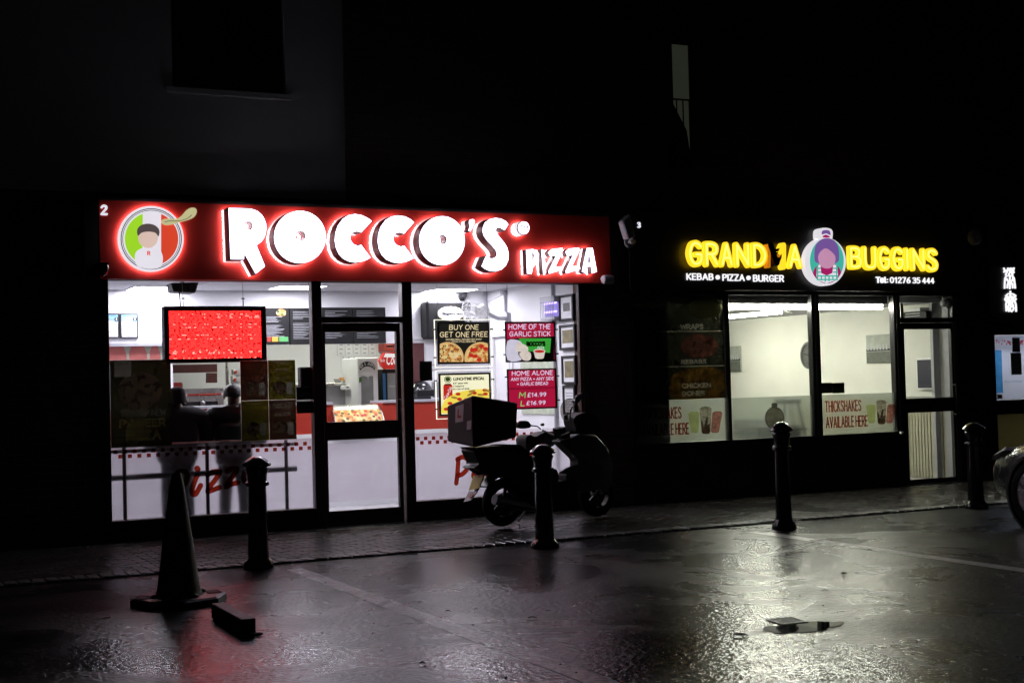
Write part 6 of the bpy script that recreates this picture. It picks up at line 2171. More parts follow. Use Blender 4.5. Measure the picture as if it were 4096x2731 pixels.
for zf, a, b, c, d, s_ in ((R1, 908, 714, 1188, 785, 'KEBAB'), (R1, 1221, 720, 1250, 790, '•'), (R1, 1284, 722, 1514, 794, 'PIZZA'), (R1, 1543, 725, 1572, 797, '•'), (R1, 1604, 730, 1924, 803, 'BURGER'),
                           (R2, 802, 648, 928, 714, 'Tel:'), (R2, 948, 651, 1162, 716, '01276'), (R2, 1186, 655, 1264, 718, '35'), (R2, 1288, 658, 1412, 720, '444')):
    x0, z0, x1, z1 = rect(zf, a, b, c, d, yt)
    if s_ == '•':
        MB().prism(ell((x0 + x1) / 2, (z0 + z1) / 2, .028, .028, 18), yt, FY - .001).build('bullet', M['lit_text'], ks_sign)
        continue
    mb = MB()
    if s_ == 'Tel:':
        w_ = x1 - x0
        pen(mb, 'T', x0, z0, x0 + .36 * w_, z1, yt, .2, depth=.018)
        pen(mb, 'e', x0 + .36 * w_, z0, x0 + .66 * w_, z0 + (z1 - z0) * 1.15, yt, .19, depth=.018)
        pen(mb, 'l', x0 + .70 * w_, z0, x0 + .84 * w_, z1, yt, .19, depth=.018)
        pen(mb, ':', x0 + .90 * w_, z0, x1, z0 + (z1 - z0) * 1., yt, .19, depth=.018)
    else:
        pen(mb, s_, x0, z0, x1, z1, yt, .165, gap=.24, depth=.012)
    mb.build('lettering', M['lit_text'], ks_sign, fix=False)
# oval emblem: a plain faceless bust, purple hair, gingham apron, on teal
yo_ = FY - .09
oc, orx, ory = (268, 490), 216, 252
em = MB().prism(mapped(R2, arcp(oc[0], oc[1], orx, ory, 56), yo_), yo_, FY - .004).build('oval_emblem', M['lit_rim2'], ks_sign, 'oval emblem with a knob on top')
knob = smooth_pts([(182, 250), (182, 175), (205, 145), (262, 134), (322, 147), (344, 180), (340, 250)], False, 3)
MB().prism(mapped(R2, knob, yo_ - .001), yo_ - .001, FY - .004).build('emblem_knob', M['lit_rim2'], em)
Lr = lambda n, p, m, dy, holes=(): layer(n, p, M[m], dy, holes, zf=R2, par=em, base=yo_)
Lr('emblem_field', arcp(282, 482, 178, 238, 48), 'lit_teal', .002)
cl_e = lambda pts: [(282 + (a - 282) * f, 482 + (b - 482) * f) for a, b in pts for f in [min(1, 1 / max(1e-6, math.hypot((a - 282) / 177, (b - 482) / 237)))]]
Lr('figure_shoulders', cl_e(smooth_pts([(120, 720), (130, 620), (180, 530), (280, 505), (390, 530), (440, 620), (450, 720), (380, 760), (280, 770), (190, 760)], True, 4)), 'lit_magenta', .003)
Lr('figure_apron', cl_e([(180, 530), (215, 520), (222, 610), (280, 635), (340, 610), (350, 520), (388, 530), (400, 640), (412, 760), (280, 780), (165, 760), (172, 640)]), 'lit_badge', .0035)
gl_ = MB()
yg = yo_ - .004
for X in (185, 225, 265, 305, 345, 385):
    lo = 700 - abs(X - 282) * .35
    top = 525 if X in (185, 385) else 640
    gl_.ribbon([F(*R2(X, top), yg), F(*R2(X, lo), yg)], .022, yg)
for Y in (560, 600, 640, 678):
    xs = ((178, 215), (350, 392)) if Y < 640 else ((180, 395),)
    for a, b in xs:
        gl_.ribbon([F(*R2(a, Y), yg - .0002), F(*R2(b, Y), yg - .0002)], .018, yg - .0003)
gl_.build('gingham_print', M['lit_teal'], em, fix=False)
Lr('figure_hair', smooth_pts([(150, 440), (160, 330), (215, 262), (282, 244), (350, 262), (400, 330), (412, 440), (390, 500), (282, 520), (170, 500)], True, 3), 'lit_purple', .0045)
Lr('figure_face', smooth_pts([(190, 440), (215, 385), (270, 350), (330, 385), (372, 440), (360, 520), (320, 555), (282, 562), (240, 552), (205, 515)], True, 3), 'lit_pink', .005)
Lr('knob_hair', smooth_pts([(230, 205), (232, 170), (262, 158), (305, 162), (320, 190), (318, 212), (275, 195)], True, 3), 'lit_purple', .0035)
Lr('knob_band', smooth_pts([(232, 230), (272, 206), (318, 232), (275, 240)], True, 2), 'lit_magenta', .004)
n3 = thing('house_number', 'small white number 3 at the left end of the black fascia', 'number', (8.6, FY, 3.4))
x0, z0, x1, z1 = rect(R1, 394, 178, 427, 240, yt)
pen(MB(), '3', x0, z0, x1, z1, yt, .2, depth=.015).build('digit', M['lit_num'], n3, fix=False)
B(x0 - .05, FY - .004, z0 - .04, x1 + .05, FY - .0005, z1 + .04).build('number_plate', M['fascia_black'], n3)

sw = thing('dim_slit', 'tall dim slit with a railing, glow put into its pane, high on the dark wall', 'window', (9.5, 0, 5))
q = [F(2676, 178, .01), F(2748, 184, .01), F(2758, 520, .01), F(2706, 520, .01)]
x0, x1, z0, z1 = q[0][0] + .02, q[1][0], F(2758, 540, .01)[1], q[0][1]
ksw = .006
B(x0 - .04, -.02, z0 - .6, x0, .008, z1 + .04).build('frame', M['frame_dark'], sw)
B(x1, -.02, z0 - .6, x1 + .04, .008, z1 + .04).build('frame', M['frame_dark'], sw)
B(x0, -.02, z1, x1, .008, z1 + .04).build('frame', M['frame_dark'], sw)
B(x0, -.004, z0 - .6, x1, .004, z1).build('glow_pane', emit('slit_glow', (.72, .82, .55), .022, var=.12), sw)  # emission stands in for the pale wall dimly lit in the gap
zr7 = F(2740, 402, -.01)[1]
MB().tube([(x0 - .04, -.03, zr7), (x1 + .04, -.03, zr7)], .012, 6).build('handrail', M['ink'], sw)
for k in range(3):
    xq = x0 + .04 + (x1 - x0 - .06) * k / 2
    MB().tube([(xq, -.03, zr7), (xq, -.03, zr7 - .9)], .009, 6).build('baluster', M['ink'], sw)
MB().prism([(x0 - .005, zr7 - .05), (x1 - .06, zr7 - .38), (x1 - .005, zr7 - .75), (x1 + .002, zr7 - .9), (x1 + .002, z0 - .62), (x0 - .005, z0 - .62)], -.018, -.005).build('stair_string', M['ink'], sw)

# =================================================================== THE THIRD SHOP
ts = thing('end_shop', 'shop front at the right edge with a bright window of pale posters', 'shop', (15, 0, 0))
tx0 = F(3982, 1450)[0]
tz1, tz0 = F(4040, 1338)[1], F(4040, 1600)[1]
lz1 = F(4050, 1655)[1]
lx0_ = F(3992, 1750)[0]
TX1 = tx0 + 2.4
for q in ((kg + .085, 0, tx0, GH + .04), (tx0, 0, TX1, .2), (tx0, lz1, TX1, tz0), (tx0, tz1, TX1, GH + .04), (TX1, 0, 18.5, GH + .04)):
    B(q[0], 0, q[1], q[2], .25, q[3]).build('front_wall', M['fascia_black'], ts)
B(tx0, 0, .2, lx0_, .25, lz1).build('front_wall', M['fascia_black'], ts)
B(kg + .605, .01, GH + .045, 18.5, .25, 9.5).build('upper_wall', M['brick'], ts)
B(tx0, .05, tz0, TX1, .056, tz1).build('window_pane', M['glass'], ts)
B(lx0_, .05, .2, TX1, .056, lz1).build('window_pane', M['glass'], ts)
B(lx0_, .10, .2, TX1, .104, lz1).build('beige_blind', M['beige_film'], ts)
B(kg + .7, .9, -.02, 18.4, 1.0, 2.9).build('back_wall', M['white_wall'], ts)
B(kg + .7, .26, -.05, 18.4, .9, .02).build('floor', M['floor_in'], ts)
B(kg + .7, .26, 2.75, 18.4, .9, 2.85).build('ceiling', M['tile'], ts)
B(tx0 - .02, .18, tz0 - .04, TX1, .5, tz0 - .002).build('window_ledge', M['beige_slat'], ts)
t = thing('ceiling_light', 'long ceiling light inside the end shop at the right edge', 'ceiling light', (15.5, .55, 2.7))
B(tx0 - .2, .45, 2.70, TX1, .65, 2.749).build('fitting', M['white'], t)
B(tx0 - .15, .48, 2.694, TX1 - .05, .62, 2.699).build('diffuser', M['panel_c'], t)
yq = .14
t = thing('window_poster', 'pale blue and white window poster with pink flowers in the end shop', 'poster', (tx0, yq, tz0))
MB().quad((tx0 + .01, yq, tz0 + .01), (TX1 - .1, yq, tz0 + .01), (TX1 - .1, yq, tz1 - .01), (tx0 + .01, yq, tz1 - .01)).build('sheet', film('pale_poster', (.80, .82, .95), .2, .5), t)
x0, z0, x1, z1 = rect(R4, 1752, 560, 1812, 945, yq)
MB().quad((tx0 + .012, yq - .001, z0), (x1, yq - .001, z0), (x1, yq - .001, z1), (tx0 + .012, yq - .001, z1)).build('blue_print', tint('blue_strip', (.10, .42, .75)), t, fix=False)
mb = MB()
rr = random.Random(2)
for k in range(26):
    X, Y = 1755 + rr.random() * 250, 470 + rr.random() * 40
    mb.flat(mapped(R4, arcp(X, Y, 5 + 7 * rr.random(), 6 + 8 * rr.random(), 8), yq - .001 - .0002 * k), yq - .001 - .0002 * k)
mb.build('flower_print', tint('pink_flowers', (.80, .32, .36)), t, fix=False)
romanpx(t, 'lettering', 'Bank Holiday', R4, 1838, 832, 1990, 852, yq - .001, M['paper_blue'])
x0, z0, x1, z1 = rect(R4, 1768, 955, 1812, 995, .12)
t = thing('orange_card', 'small orange and white card on the end shop window ledge', 'card', (x0, .12, z0))
B(x0, .12, z0, x1, .13, z1).build('card', M['white'], t)
B(x0 + .006, .117, z0 + .01, x1 - .03, .1195, z1 - .015).build('orange_print', mat('orange_print', (.6, .14, .05)), t)
for i, (q, lb) in enumerate((((1904, 452, 1972, 578), 'smaller dark notice, the upper one in the end shop window'), ((1892, 588, 1985, 780), 'larger dark notice, the lower one in the end shop window'))):
    x0, z0, x1, z1 = rect(R4, *q, .11)
    t = thing('dark_notice', lb, 'notice', (x0, .11, z0), 'dark notices in the end shop window')
    B(x0, .11, z0, x1, .116, z1).build('board', M['poster_olive'] if i else M['poster_maroon'], t)
    B(x0 - .004, .1165, z1 - .002, x1 + .004, .12, z1 + .01).build('top_rail', M['lgrey'], t)
# seal script sign
cs = thing('shop_sign', 'white vertical sign of two seal script characters at the right edge', 'shop sign', (15, FY, 3))
csz0, csz1 = F(4040, 1290)[1], F(4040, 890)[1]
B(kg + .62, FY, csz0, 18.5, -.001, csz1).build('fascia_panel', M['fascia_black'], cs)
yc = FY - .025
g1 = [[(2147, 558), (2155, 580), (2150, 600)], [(2165, 580), (2178, 596)], [(2190, 558), (2182, 590), (2166, 628)], [(2200, 562), (2210, 590)], [(2218, 558), (2214, 592), (2200, 622)], [(2232, 560), (2228, 596)], [(2252, 556), (2246, 590), (2252, 604)], [(2222, 592), (2240, 626)],
      [(2155, 768), (2157, 700), (2166, 650), (2207, 634), (2246, 650), (2258, 700), (2266, 766)], [(2210, 645), (2210, 772)], [(2178, 668), (2190, 694), (2210, 700), (2232, 692), (2242, 664)], [(2184, 764), (2188, 724), (2208, 700)], [(2240, 764), (2236, 724), (2213, 700)]]
g2 = [[(2215, 800), (2216, 850)], [(2168, 850), (2190, 828), (2215, 824), (2245, 830), (2270, 846)], [(2185, 856), (2215, 852), (2248, 856)], [(2216, 852), (2200, 878), (2168, 866)], [(2217, 852), (2235, 878), (2268, 862)],
      [(2165, 870), (2160, 888), (2175, 898), (2190, 886), (2196, 870)], [(2238, 870), (2244, 888), (2262, 896), (2274, 880)], [(2174, 1006), (2170, 940), (2178, 900)], [(2276, 1010), (2272, 940), (2258, 898)],
      [(2206, 890), (2196, 915), (2202, 935)], [(2202, 940), (2192, 960), (2198, 975)], [(2194, 982), (2200, 1010)], [(2222, 890), (2214, 915), (2222, 935)], [(2212, 940), (2222, 960), (2212, 985), (2230, 1014)], [(2240, 905), (2236, 930), (2246, 950)], [(2238, 955), (2250, 975), (2244, 1000)]]
for g_ in (g1, g2):
    mb = MB()
    for k, s_ in enumerate(g_):
        stroke_px(mb, R2, s_, .016, yc - .0002 * k, depth=.022)
    mb.build('character', M['lit_text'], cs, fix=False)
a = F(3893, 950, FY)
t = thing('alarm_bell', 'faint round alarm housing on the dark fascia between the two right hand shops', 'alarm', (a[0], FY, a[1]))
MB().lathe([(.11, 0), (.11, -.05), (.08, -.08), (0, -.085)], 20, (a[0], FY - .001, a[1]), 'y').build('housing', M['grey'], t, smooth=True)
MB().lathe([(.02, -.0851), (.015, -.1)], 10, (a[0], FY - .001, a[1]), 'y').build('boss', M['lgrey'], t)

# =================================================================== STREET THINGS
# bollards
b0 = G(1035, 2270)
bt = thing('bollard', 'tall black bollard with a domed cap, beside the traffic cone', 'bollard', (0, 0, 0), 'black bollards along the kerb')
MB().lathe([(.13, 0), (.135, .02), (.125, .05), (.10, .075), (.092, .09)], 28).build('base_collar', M['gloss_black'], bt, smooth=True)
MB().lathe([(.092, .088), (.084, .30), (.078, .70), (.078, .705)], 28).build('shaft', M['gloss_black'], bt, smooth=True)
MB().lathe([(.078, .70), (.102, .708), (.106, .722), (.100, .738), (.084, .745)], 28).build('ring', M['gloss_black'], bt, smooth=True)
MB().lathe([(.084, .744), (.086, .80), (.098, .835), (.102, .85), (.096, .862), (.080, .868)], 28).build('neck', M['gloss_black'], bt, smooth=True)
MB().lathe([(.080, .866), (.118, .874), (.126, .885), (.122, .897), (.095, .92), (.06, .945), (.028, .957), (0, .96)], 28).build('cap', M['gloss_black'], bt, smooth=True)
bt.location = (b0[0], b0[1], 0)
for (px, py), lb in (((2180, 2190), 'black bollard in front of the parked scooter'), ((3137, 2115), 'black bollard in front of the kebab shop windows'), ((3905, 2032), 'black bollard left of the parked car')):
    g_ = G(px, py)
    o = dup(bt, (g_[0], g_[1], 0), lb)
    if px == 3137: o.scale = (.92, .92, 1.12)

# traffic cone
g_ = G(716, 2410)
t = thing('traffic_cone', 'tall dark traffic cone on a wide black base, nearest the camera', 'traffic cone', (g_[0], g_[1], 0))
ra = math.radians(18)
oc_ = []
for k in range(8):
    a = ra + math.pi / 4 * k + math.pi / 8
    oc_.append((g_[0] + .345 * math.cos(a), g_[1] + .345 * math.sin(a)))
lo = [(p[0], p[1], 0.001) for p in oc_]
up = [(p[0], p[1], .045) for p in oc_]
ti = [(g_[0] + (p[0] - g_[0]) * .93, g_[1] + (p[1] - g_[1]) * .93, .058) for p in oc_]
bs_ = MB().loft([lo, up, ti]).build('base', M['cone_base'], t)
mb = MB()
for sgn in (-1, 1):
    for k in range(4):
        x, y = g_[0] + sgn * .25, g_[1] - .06 + .04 * k
        mb.box(x - .05, y - .006, .057, x + .05, y + .006, .066)
mb.build('base_ribs', M['cone_base'], bs_, kind='stuff')
for a in (.3, 1.9, 3.4, 5.1):
    MB().ball((g_[0] + .19 * math.cos(a), g_[1] + .19 * math.sin(a), .06), (.035, .035, .025), 10, 6).build('base_lug', M['cone_base'], bs_, smooth='all')
MB().lathe([(.175, .057), (.165, .075), (.155, .10), (.10, .50), (.055, .84), (.036, .935), (.030, .945), (.026, .93)], 32, (g_[0], g_[1], 0)).build('cone_body', M['cone'], t, smooth=True)
MB().lathe([(.1175, .38), (.1055, .475)], 32, (g_[0], g_[1], 0)).build('sleeve', M['cone_base'], t, smooth=True)

# wet timber block
a, b = G(845, 2474), G(965, 2544)
d_ = Vector((b[0] - a[0], b[1] - a[1])).normalized()
n_ = Vector((-d_.y, d_.x)) * -1
if n_.x < 0: n_ = -n_
t = thing('timber_block', 'short wet block of timber lying on the tarmac beside the cone', 'timber', (a[0], a[1], 0))
w_, h_ = .095, .105
A, Bp = Vector(a), Vector(b)
p = [(A.x, A.y, .003), (Bp.x, Bp.y, .003), (Bp.x + n_.x * w_, Bp.y + n_.y * w_, .003), (A.x + n_.x * w_, A.y + n_.y * w_, .003)]
MB().hexa(p + [(q[0], q[1], h_) for q in p]).build('beam', M['timber'], t, bevel=.006)
rr = random.Random(5)
mb = MB()
for k in range(9):
    q = Bp + n_ * w_ * rr.random() + d_ * (.01 + .05 * rr.random())
    mb.ball((q.x, q.y, .012), (.02 + .02 * rr.random(), .014, .012), 7, 5)
mb.build('splinters', M['timber'], t)

# drain grating
t_c = [G(*q) for q in ((3071, 2479), (3163, 2470), (3222, 2489), (3130, 2498))]
cx_ = sum(q[0] for q in t_c) / 4
cy7 = sum(q[1] for q in t_c) / 4
t = thing('drain_grating', 'cast iron drain grating set in the tarmac beside the bright puddle', 'drain', (cx_, cy7, 0))
u_ = Vector((t_c[1][0] - t_c[0][0], t_c[1][1] - t_c[0][1]))
v_ = Vector((t_c[3][0] - t_c[0][0], t_c[3][1] - t_c[0][1]))
o_ = Vector(t_c[0])
def dg_(a, b, z): q = o_ + u_ * a + v_ * b; return (q.x, q.y, z)
mb = MB()
for a0, b0_, a1, b1 in ((-.06, -.06, 1.06, 0), (-.06, 1, 1.06, 1.06), (-.06, 0, 0, 1), (1, 0, 1.06, 1)):
    mb.hexa([dg_(a0, b0_, .0), dg_(a1, b0_, .0), dg_(a1, b1, .0), dg_(a0, b1, .0), dg_(a0, b0_, .009), dg_(a1, b0_, .009), dg_(a1, b1, .009), dg_(a0, b1, .009)])
mb.build('frame', M['iron'], t)
MB().quad(dg_(0, 0, .005), dg_(1, 0, .005), dg_(1, 1, .005), dg_(0, 1, .005)).build('drain_pit', M['asphalt'], t, fix=False)
for k in range(7):
    a = .05 + k / 7
    MB().hexa([dg_(a, 0, .0052), dg_(a + .035, 0, .0052), dg_(a + .035, 1, .0052), dg_(a, 1, .0052), dg_(a, 0, .008), dg_(a + .035, 0, .008), dg_(a + .035, 1, .008), dg_(a, 1, .008)]).build('grate_bar', M['black'], t)

# twigs and leaf litter on the tarmac
mb = MB()
rr = random.Random(11)
for (px, py, L_, w_) in ((3203, 2217, .25, .03), (3277, 2290, .09, .02), (3376, 2298, .05, .04), (2130, 2475, .06, .03), (1792, 2449, .04, .02), (1904, 2442, .035, .02), (3300, 2366, .05, .02), (2963, 2545, .09, .04), (1690, 2658, .03, .03), (1640, 2221, .14, .04), (3478, 2205, .05, .03)):
    x, y = G(px, py)
    a = rr.random() * .5 - .25 - YAW
    dx, dy = math.cos(a) * L_ / 2, math.sin(a) * L_ / 2
    mb.tube([(x - dx, y - dy, .012), (x, y, .018), (x + dx, y + dy, .010)], [w_ * .13, w_ * .2, w_ * .1], 6)
for k in range(70):
    x, y = G(1300 + rr.random() * 2600, 2230 + rr.random() * 480)
    r = .003 + .006 * rr.random()
    mb.ball((x, y, r * .4), (r, r * .8, r * .5), 6, 4)
mb.build('leaf_litter', M['leaf'], kind='stuff')

# ------------------------------------------------------------------ the delivery scooter
gC = G(2012, 2104, .034)
PH = math.radians(11)
dS, dT = Vector((math.cos(PH), math.sin(PH), 0)), Vector((-math.sin(PH), math.cos(PH), 0))
C0 = Vector((gC[0], gC[1], 0))
def TS(s, t, z): return tuple(C0 + dS * s + dT * t + Vector((0, 0, z)))
def SZ(X, Y, t=0.):
    d = Vector(ray(*Z8(X, Y)))
    c = Vector(CAM) - C0 - dT * t
    k = -(c.dot(dT)) / d.dot(dT)
    q = c + d * k
    return q.dot(dS), q.z
def RT(X, Y, s):
    d = Vector(ray(*Z8(X, Y)))
    c = Vector(CAM) - C0 - dS * s
    k = -(c.dot(dS)) / d.dot(dS)
    q = c + d * k
    return q.dot(dT), q.z
TP = lambda x, y, z: TS(x, y, z)
sc = thing('delivery_scooter', 'dark delivery scooter with a big black top box, parked outside the pizza shop', 'scooter', tuple(C0))


def side(name, pts, t0, t1, m, bevel=.02, sm=True, par=None, tm=None, label=None):
    tmid = (t0 + t1) / 2 if tm is None else tm
    o = [SZ(X, Y, tmid) for X, Y in pts]
    if sm: o = smooth_pts(o, True, 3)
    return MB().prism(o, t0, t1, T=TP).build(name, m, par or sc, label, smooth=True, bevel=bevel)


def sring(r, s0, z0, t, n=36): return [TS(s0 + r * math.cos(2 * math.pi * k / n), t, z0 + r * math.sin(2 * math.pi * k / n)) for k in range(n)]


def wheel(s0, z0, R, wd, name='wheel', spokes=5):
    n = 36
    rings = []
    for k in range(9):
        a = math.pi * k / 8
        rings.append(sring(R - .055 + .055 * math.sin(a), s0, z0, wd / 2 * math.cos(a)))
    rings = [sring(R - .085, s0, z0, wd * .42)] + rings + [sring(R - .085, s0, z0, -wd * .42)]
    wl = MB().loft(rings, cap=False).build(name, M['rubber'], sc, smooth='all')
    MB().loft([sring(R - .08, s0, z0, wd * .4), sring(R - .10, s0, z0, wd * .3), sring(R - .10, s0, z0, -wd * .3), sring(R - .08, s0, z0, -wd * .4)], cap=False).build('rim', M['black'], wl, smooth=True)
    for k in range(spokes):
        a = 2 * math.pi * k / spokes
        MB().tube([TS(s0, 0, z0), TS(s0 + (R - .09) * math.cos(a), 0, z0 + (R - .09) * math.sin(a))], .02, 6).build('spoke', M['black'], wl)
    MB().loft([sring(.05, s0, z0, wd * .5), sring(.05, s0, z0, -wd * .5)]).build('hub', M['black'], wl, smooth=True)


wheel(0.0, .034 + .25, .25, .12)
wheel(1.30, .034 + .25, .25, .11)
side('tail_body', [(640, 603), (700, 580), (880, 562), (1050, 570), (1115, 603), (1200, 662), (1290, 716), (1380, 770), (1445, 795), (1455, 900), (1400, 990), (1250, 1030), (1120, 980), (1030, 890), (930, 850), (800, 850), (700, 790), (650, 772), (690, 735), (660, 660)], -.12, .10, M['scooter'], .03, tm=-.08)
side('seat', [(870, 562), (900, 548), (1000, 545), (1060, 556), (1110, 590), (1180, 640), (1120, 640), (1000, 605), (880, 590)], -.13, .08, M['rubber'], .02)
side('footboard', [(1250, 960), (1440, 890), (1560, 880), (1600, 960), (1500, 1040), (1280, 1060)], -.17, .17, M['scooter'], .02)
side('front_apron', [(1410, 512), (1500, 488), (1625, 440), (1760, 450), (1870, 570), (1930, 740), (1910, 960), (1600, 1010), (1480, 940), (1475, 830), (1592, 770), (1595, 690)], -.17, .0, mat('grey_fairing', (.12, .12, .125), .3), .03, sm=False, tm=-.02)
side('front_mudguard', [(1480, 822), (1560, 770), (1700, 730), (1830, 690), (1900, 760), (1880, 830), (1600, 835)], -.20, -.175, mat('blue_grey_panel', (.06, .065, .09), .3), .004, sm=False)
s_, z_ = SZ(1750, 640)
MB().lathe([(0, 0), (.07, -.01), (.085, -.04), (.085, -.08)], 16, (0, 0, 0), 'x').build('headlight', M['lamp_glass'], sc)
hl = [o for o in sc.children if o.name.startswith('headlight')][0]
hl.location = Vector(TS(s_ + .28, 0, z_)) - C0
hl.rotation_euler = (0, 0, PH)
for v in hl.data.vertices: v.co += Vector(C0)
hl.data.update()
OFF[hl] = OFF[sc]
# rear mudguard and engine
arc = [(.31 * math.cos(a), .284 + .31 * math.sin(a)) for a in np.linspace(.5, 2.5, 12)]
arc2 = [(.285 * math.cos(a), .284 + .285 * math.sin(a)) for a in np.linspace(2.5, .5, 12)]
MB().prism(arc + arc2, -.08, .08, T=TP).build('rear_mudguard', M['scooter'], sc, bevel=.004)
MB().prism([(0, .18), (.35, .16), (.62, .22), (.62, .34), (.3, .40), (0, .36)], .07, .17, T=TP).build('engine', M['black'], sc, bevel=.015)
MB().tube([TS(.55, -.13, .20), TS(.3, -.15, .20), TS(.18, -.16, .24), TS(-.22, -.16, .34)], [.02, .022, .05, .055], 12).build('exhaust', M['chrome'], sc, smooth=True)
MB().tube([TS(.45, .12, .22), TS(.38, .24, .035)], .012, 8).build('side_stand', M['chrome'], sc, smooth=True)
MB().tube([TS(1.30, .075, .284), TS(1.16, .075, .62)], .022, 8).tube([TS(1.30, -.075, .284), TS(1.16, -.075, .62)], .022, 8).build('fork', M['chrome'], sc, smooth=True)
side('carrier', [(600, 575), (900, 556), (900, 575), (700, 600), (640, 606)], -.14, .14, M['black'], .006, sm=False)
# tail light, number plate, learner plate
side('tail_light', [(640, 610), (735, 612), (760, 660), (690, 700), (655, 655)], -.09, .09, mat('dull_red_lens', (.10, .008, .006), .25), .008)
sP = SZ(700, 900)[0] - .03
def plate(name, cs, m, s0, thick=.006):
    q = [RT(X, Y, s0 + ds) for X, Y, ds in cs]
    f = [TS(s0 + c[2], a[0], a[1]) for a, c in zip(q, cs)]
    b = [TS(s0 + c[2] + thick, a[0], a[1]) for a, c in zip(q, cs)]
    return MB().hexa(f + b).build(name, m, sc)
plate('number_plate', [(613, 992, -.05), (715, 968, -.05), (762, 830, .0), (660, 850, .0)], M['plate_y'], sP)
lp = plate('learner_plate', [(563, 1103, -.09), (640, 1083, -.09), (692, 1000, -.05), (615, 998, -.05)], M['plate_w'], sP)
plate('learner_plate_mark', [(608, 1062, -.085), (640, 1052, -.085), (662, 1020, -.065), (630, 1024, -.065)], M['red_ink'], sP - .004, .003)
mk = [o for o in sc.children if o.name.startswith('learner_plate_mark')][0]
mk.parent = lp
mk.name = 'red_mark'
side('plate_bracket', [(690, 800), (775, 800), (760, 860), (690, 1010), (650, 1060), (690, 960)], -.02, .02, M['black'], .003, sm=False)
# top box
tR = -.25
sa, zt1 = SZ(650, 72, tR)
_, zb1 = SZ(650, 578, tR)
sb_, zt2 = SZ(1092, 145, tR)
_, zb2_ = SZ(1066, 484, tR)
tl1, zt3 = RT(408, 175, sa)
tl2, zb3 = RT(405, 522, sa)
tl = (tl1 + tl2) / 2
bx = MB().hexa([TS(sa, tR, zb1), TS(sb_ - .03, tR, zb2_), TS(sb_ - .03, tl, zb2_ + .06), TS(sa, tl, zb3), TS(sa, tR, zt1), TS(sb_, tR, zt2), TS(sb_, tl, zt2 - .05), TS(sa, tl, zt3)]).build('top_box', M['boxcloth'], sc, bevel=.014)
def onrear(pts, dy): return [TS(sa - dy, *RT(X, Y, sa - dy)) for X, Y in pts]
lpb = MB().add(onrear([(487, 181), (567, 155), (560, 325), (485, 340)], .004), [(0, 1, 2, 3)]).build('learner_plate', M['plate_w'], bx, fix=False)
MB().add(onrear([(508, 208), (520, 204), (519, 270), (542, 265), (541, 288), (505, 297)], .0055), [(0, 1, 2, 5), (2, 3, 4, 5)]).build('red_l_mark', M['red_ink'], bx, fix=False)
MB().add(onrear([(597, 325), (640, 312), (637, 402), (596, 406)], .004), [(0, 1, 2, 3)]).build('box_label', M['plate_w'], bx, fix=False)
lid = onrear([(410, 500), (640, 545), (640, 556), (410, 511)], .006)
MB().add(lid, [(0, 1, 2, 3)]).build('lid_strap', M['black'], bx, fix=False)
# handlebars, muffs, mirrors, screen
LT, RT_ = .30, -.30
hb0, hb1 = SZ(1330, 415, LT), SZ(1420, 455, .12)
hb2, hb3 = SZ(1490, 470, -.05), SZ(1600, 430, RT_)
MB().tube([TS(hb0[0], LT, hb0[1]), TS(hb1[0], .12, hb1[1]), TS(hb2[0], -.05, hb2[1]), TS(hb3[0], RT_, hb3[1])], .015, 8).build('handlebar', M['black'], sc, smooth=True)
side('handlebar_muff', [(1115, 485), (1160, 452), (1205, 472), (1290, 430), (1380, 424), (1412, 455), (1402, 540), (1280, 600), (1180, 612), (1125, 570)], .20, .38, M['boxcloth'], .04, tm=LT, label='left handlebar muff')
side('handlebar_muff', [(1585, 300), (1640, 255), (1730, 240), (1830, 300), (1840, 420), (1640, 450), (1600, 380)], -.38, -.20, M['boxcloth'], .04, tm=RT_, label='right handlebar muff')
side('instrument_pod', [(1450, 385), (1480, 392), (1530, 372), (1565, 430), (1560, 490), (1480, 492)], -.12, .02, M['black'], .015, sm=False)
side('brake_reservoir', [(1300, 352), (1322, 340), (1328, 360), (1312, 372)], .26, .30, M['black'], .004, sm=False, tm=LT)
side('switch_gear', [(1548, 268), (1572, 256), (1578, 300), (1556, 312)], -.30, -.26, M['black'], .004, sm=False, tm=RT_)
mL = side('mirror', [(1080, 355), (1095, 332), (1140, 318), (1190, 326), (1216, 362), (1200, 388), (1130, 396), (1085, 382)], LT + .06, LT + .10, M['gloss_black'], .008, tm=LT + .06, label='left mirror')
m_ = [SZ(X, Y, LT + .06) for X, Y in ((1085, 340), (1112, 334), (1106, 352), (1085, 356))]
MB().flat(m_, LT + .0585, T=TP).build('mirror_face', M['mirror'], mL, fix=False)
k0, k1, k2 = SZ(1214, 365, LT + .06), SZ(1275, 372, LT + .03), SZ(1312, 402, LT)
MB().tube([TS(k0[0], LT + .06, k0[1]), TS(k1[0], LT + .03, k1[1]), TS(k2[0], LT, k2[1])], .008, 6).build('mirror_stem', M['black'], mL)
mpts = [(1640, 140), (1650, 100), (1680, 62), (1713, 52), (1712, 90), (1685, 135), (1655, 152)]
mR = side('mirror', mpts, RT_ - .10, RT_ - .06, M['gloss_black'], .006, tm=RT_ - .10, label='right mirror')
m_ = inset([SZ(X, Y, RT_ - .10) for X, Y in mpts], .008)
MB().flat(m_, RT_ - .102, T=TP).build('mirror_face', M['mirror'], mR, fix=False)
k0, k1, k2 = SZ(1655, 150, RT_ - .08), SZ(1600, 210, RT_ - .03), SZ(1590, 300, RT_)
MB().tube([TS(k0[0], RT_ - .08, k0[1]), TS(k1[0], RT_ - .03, k1[1]), TS(k2[0], RT_, k2[1])], .008, 6).build('mirror_stem', M['black'], mR)
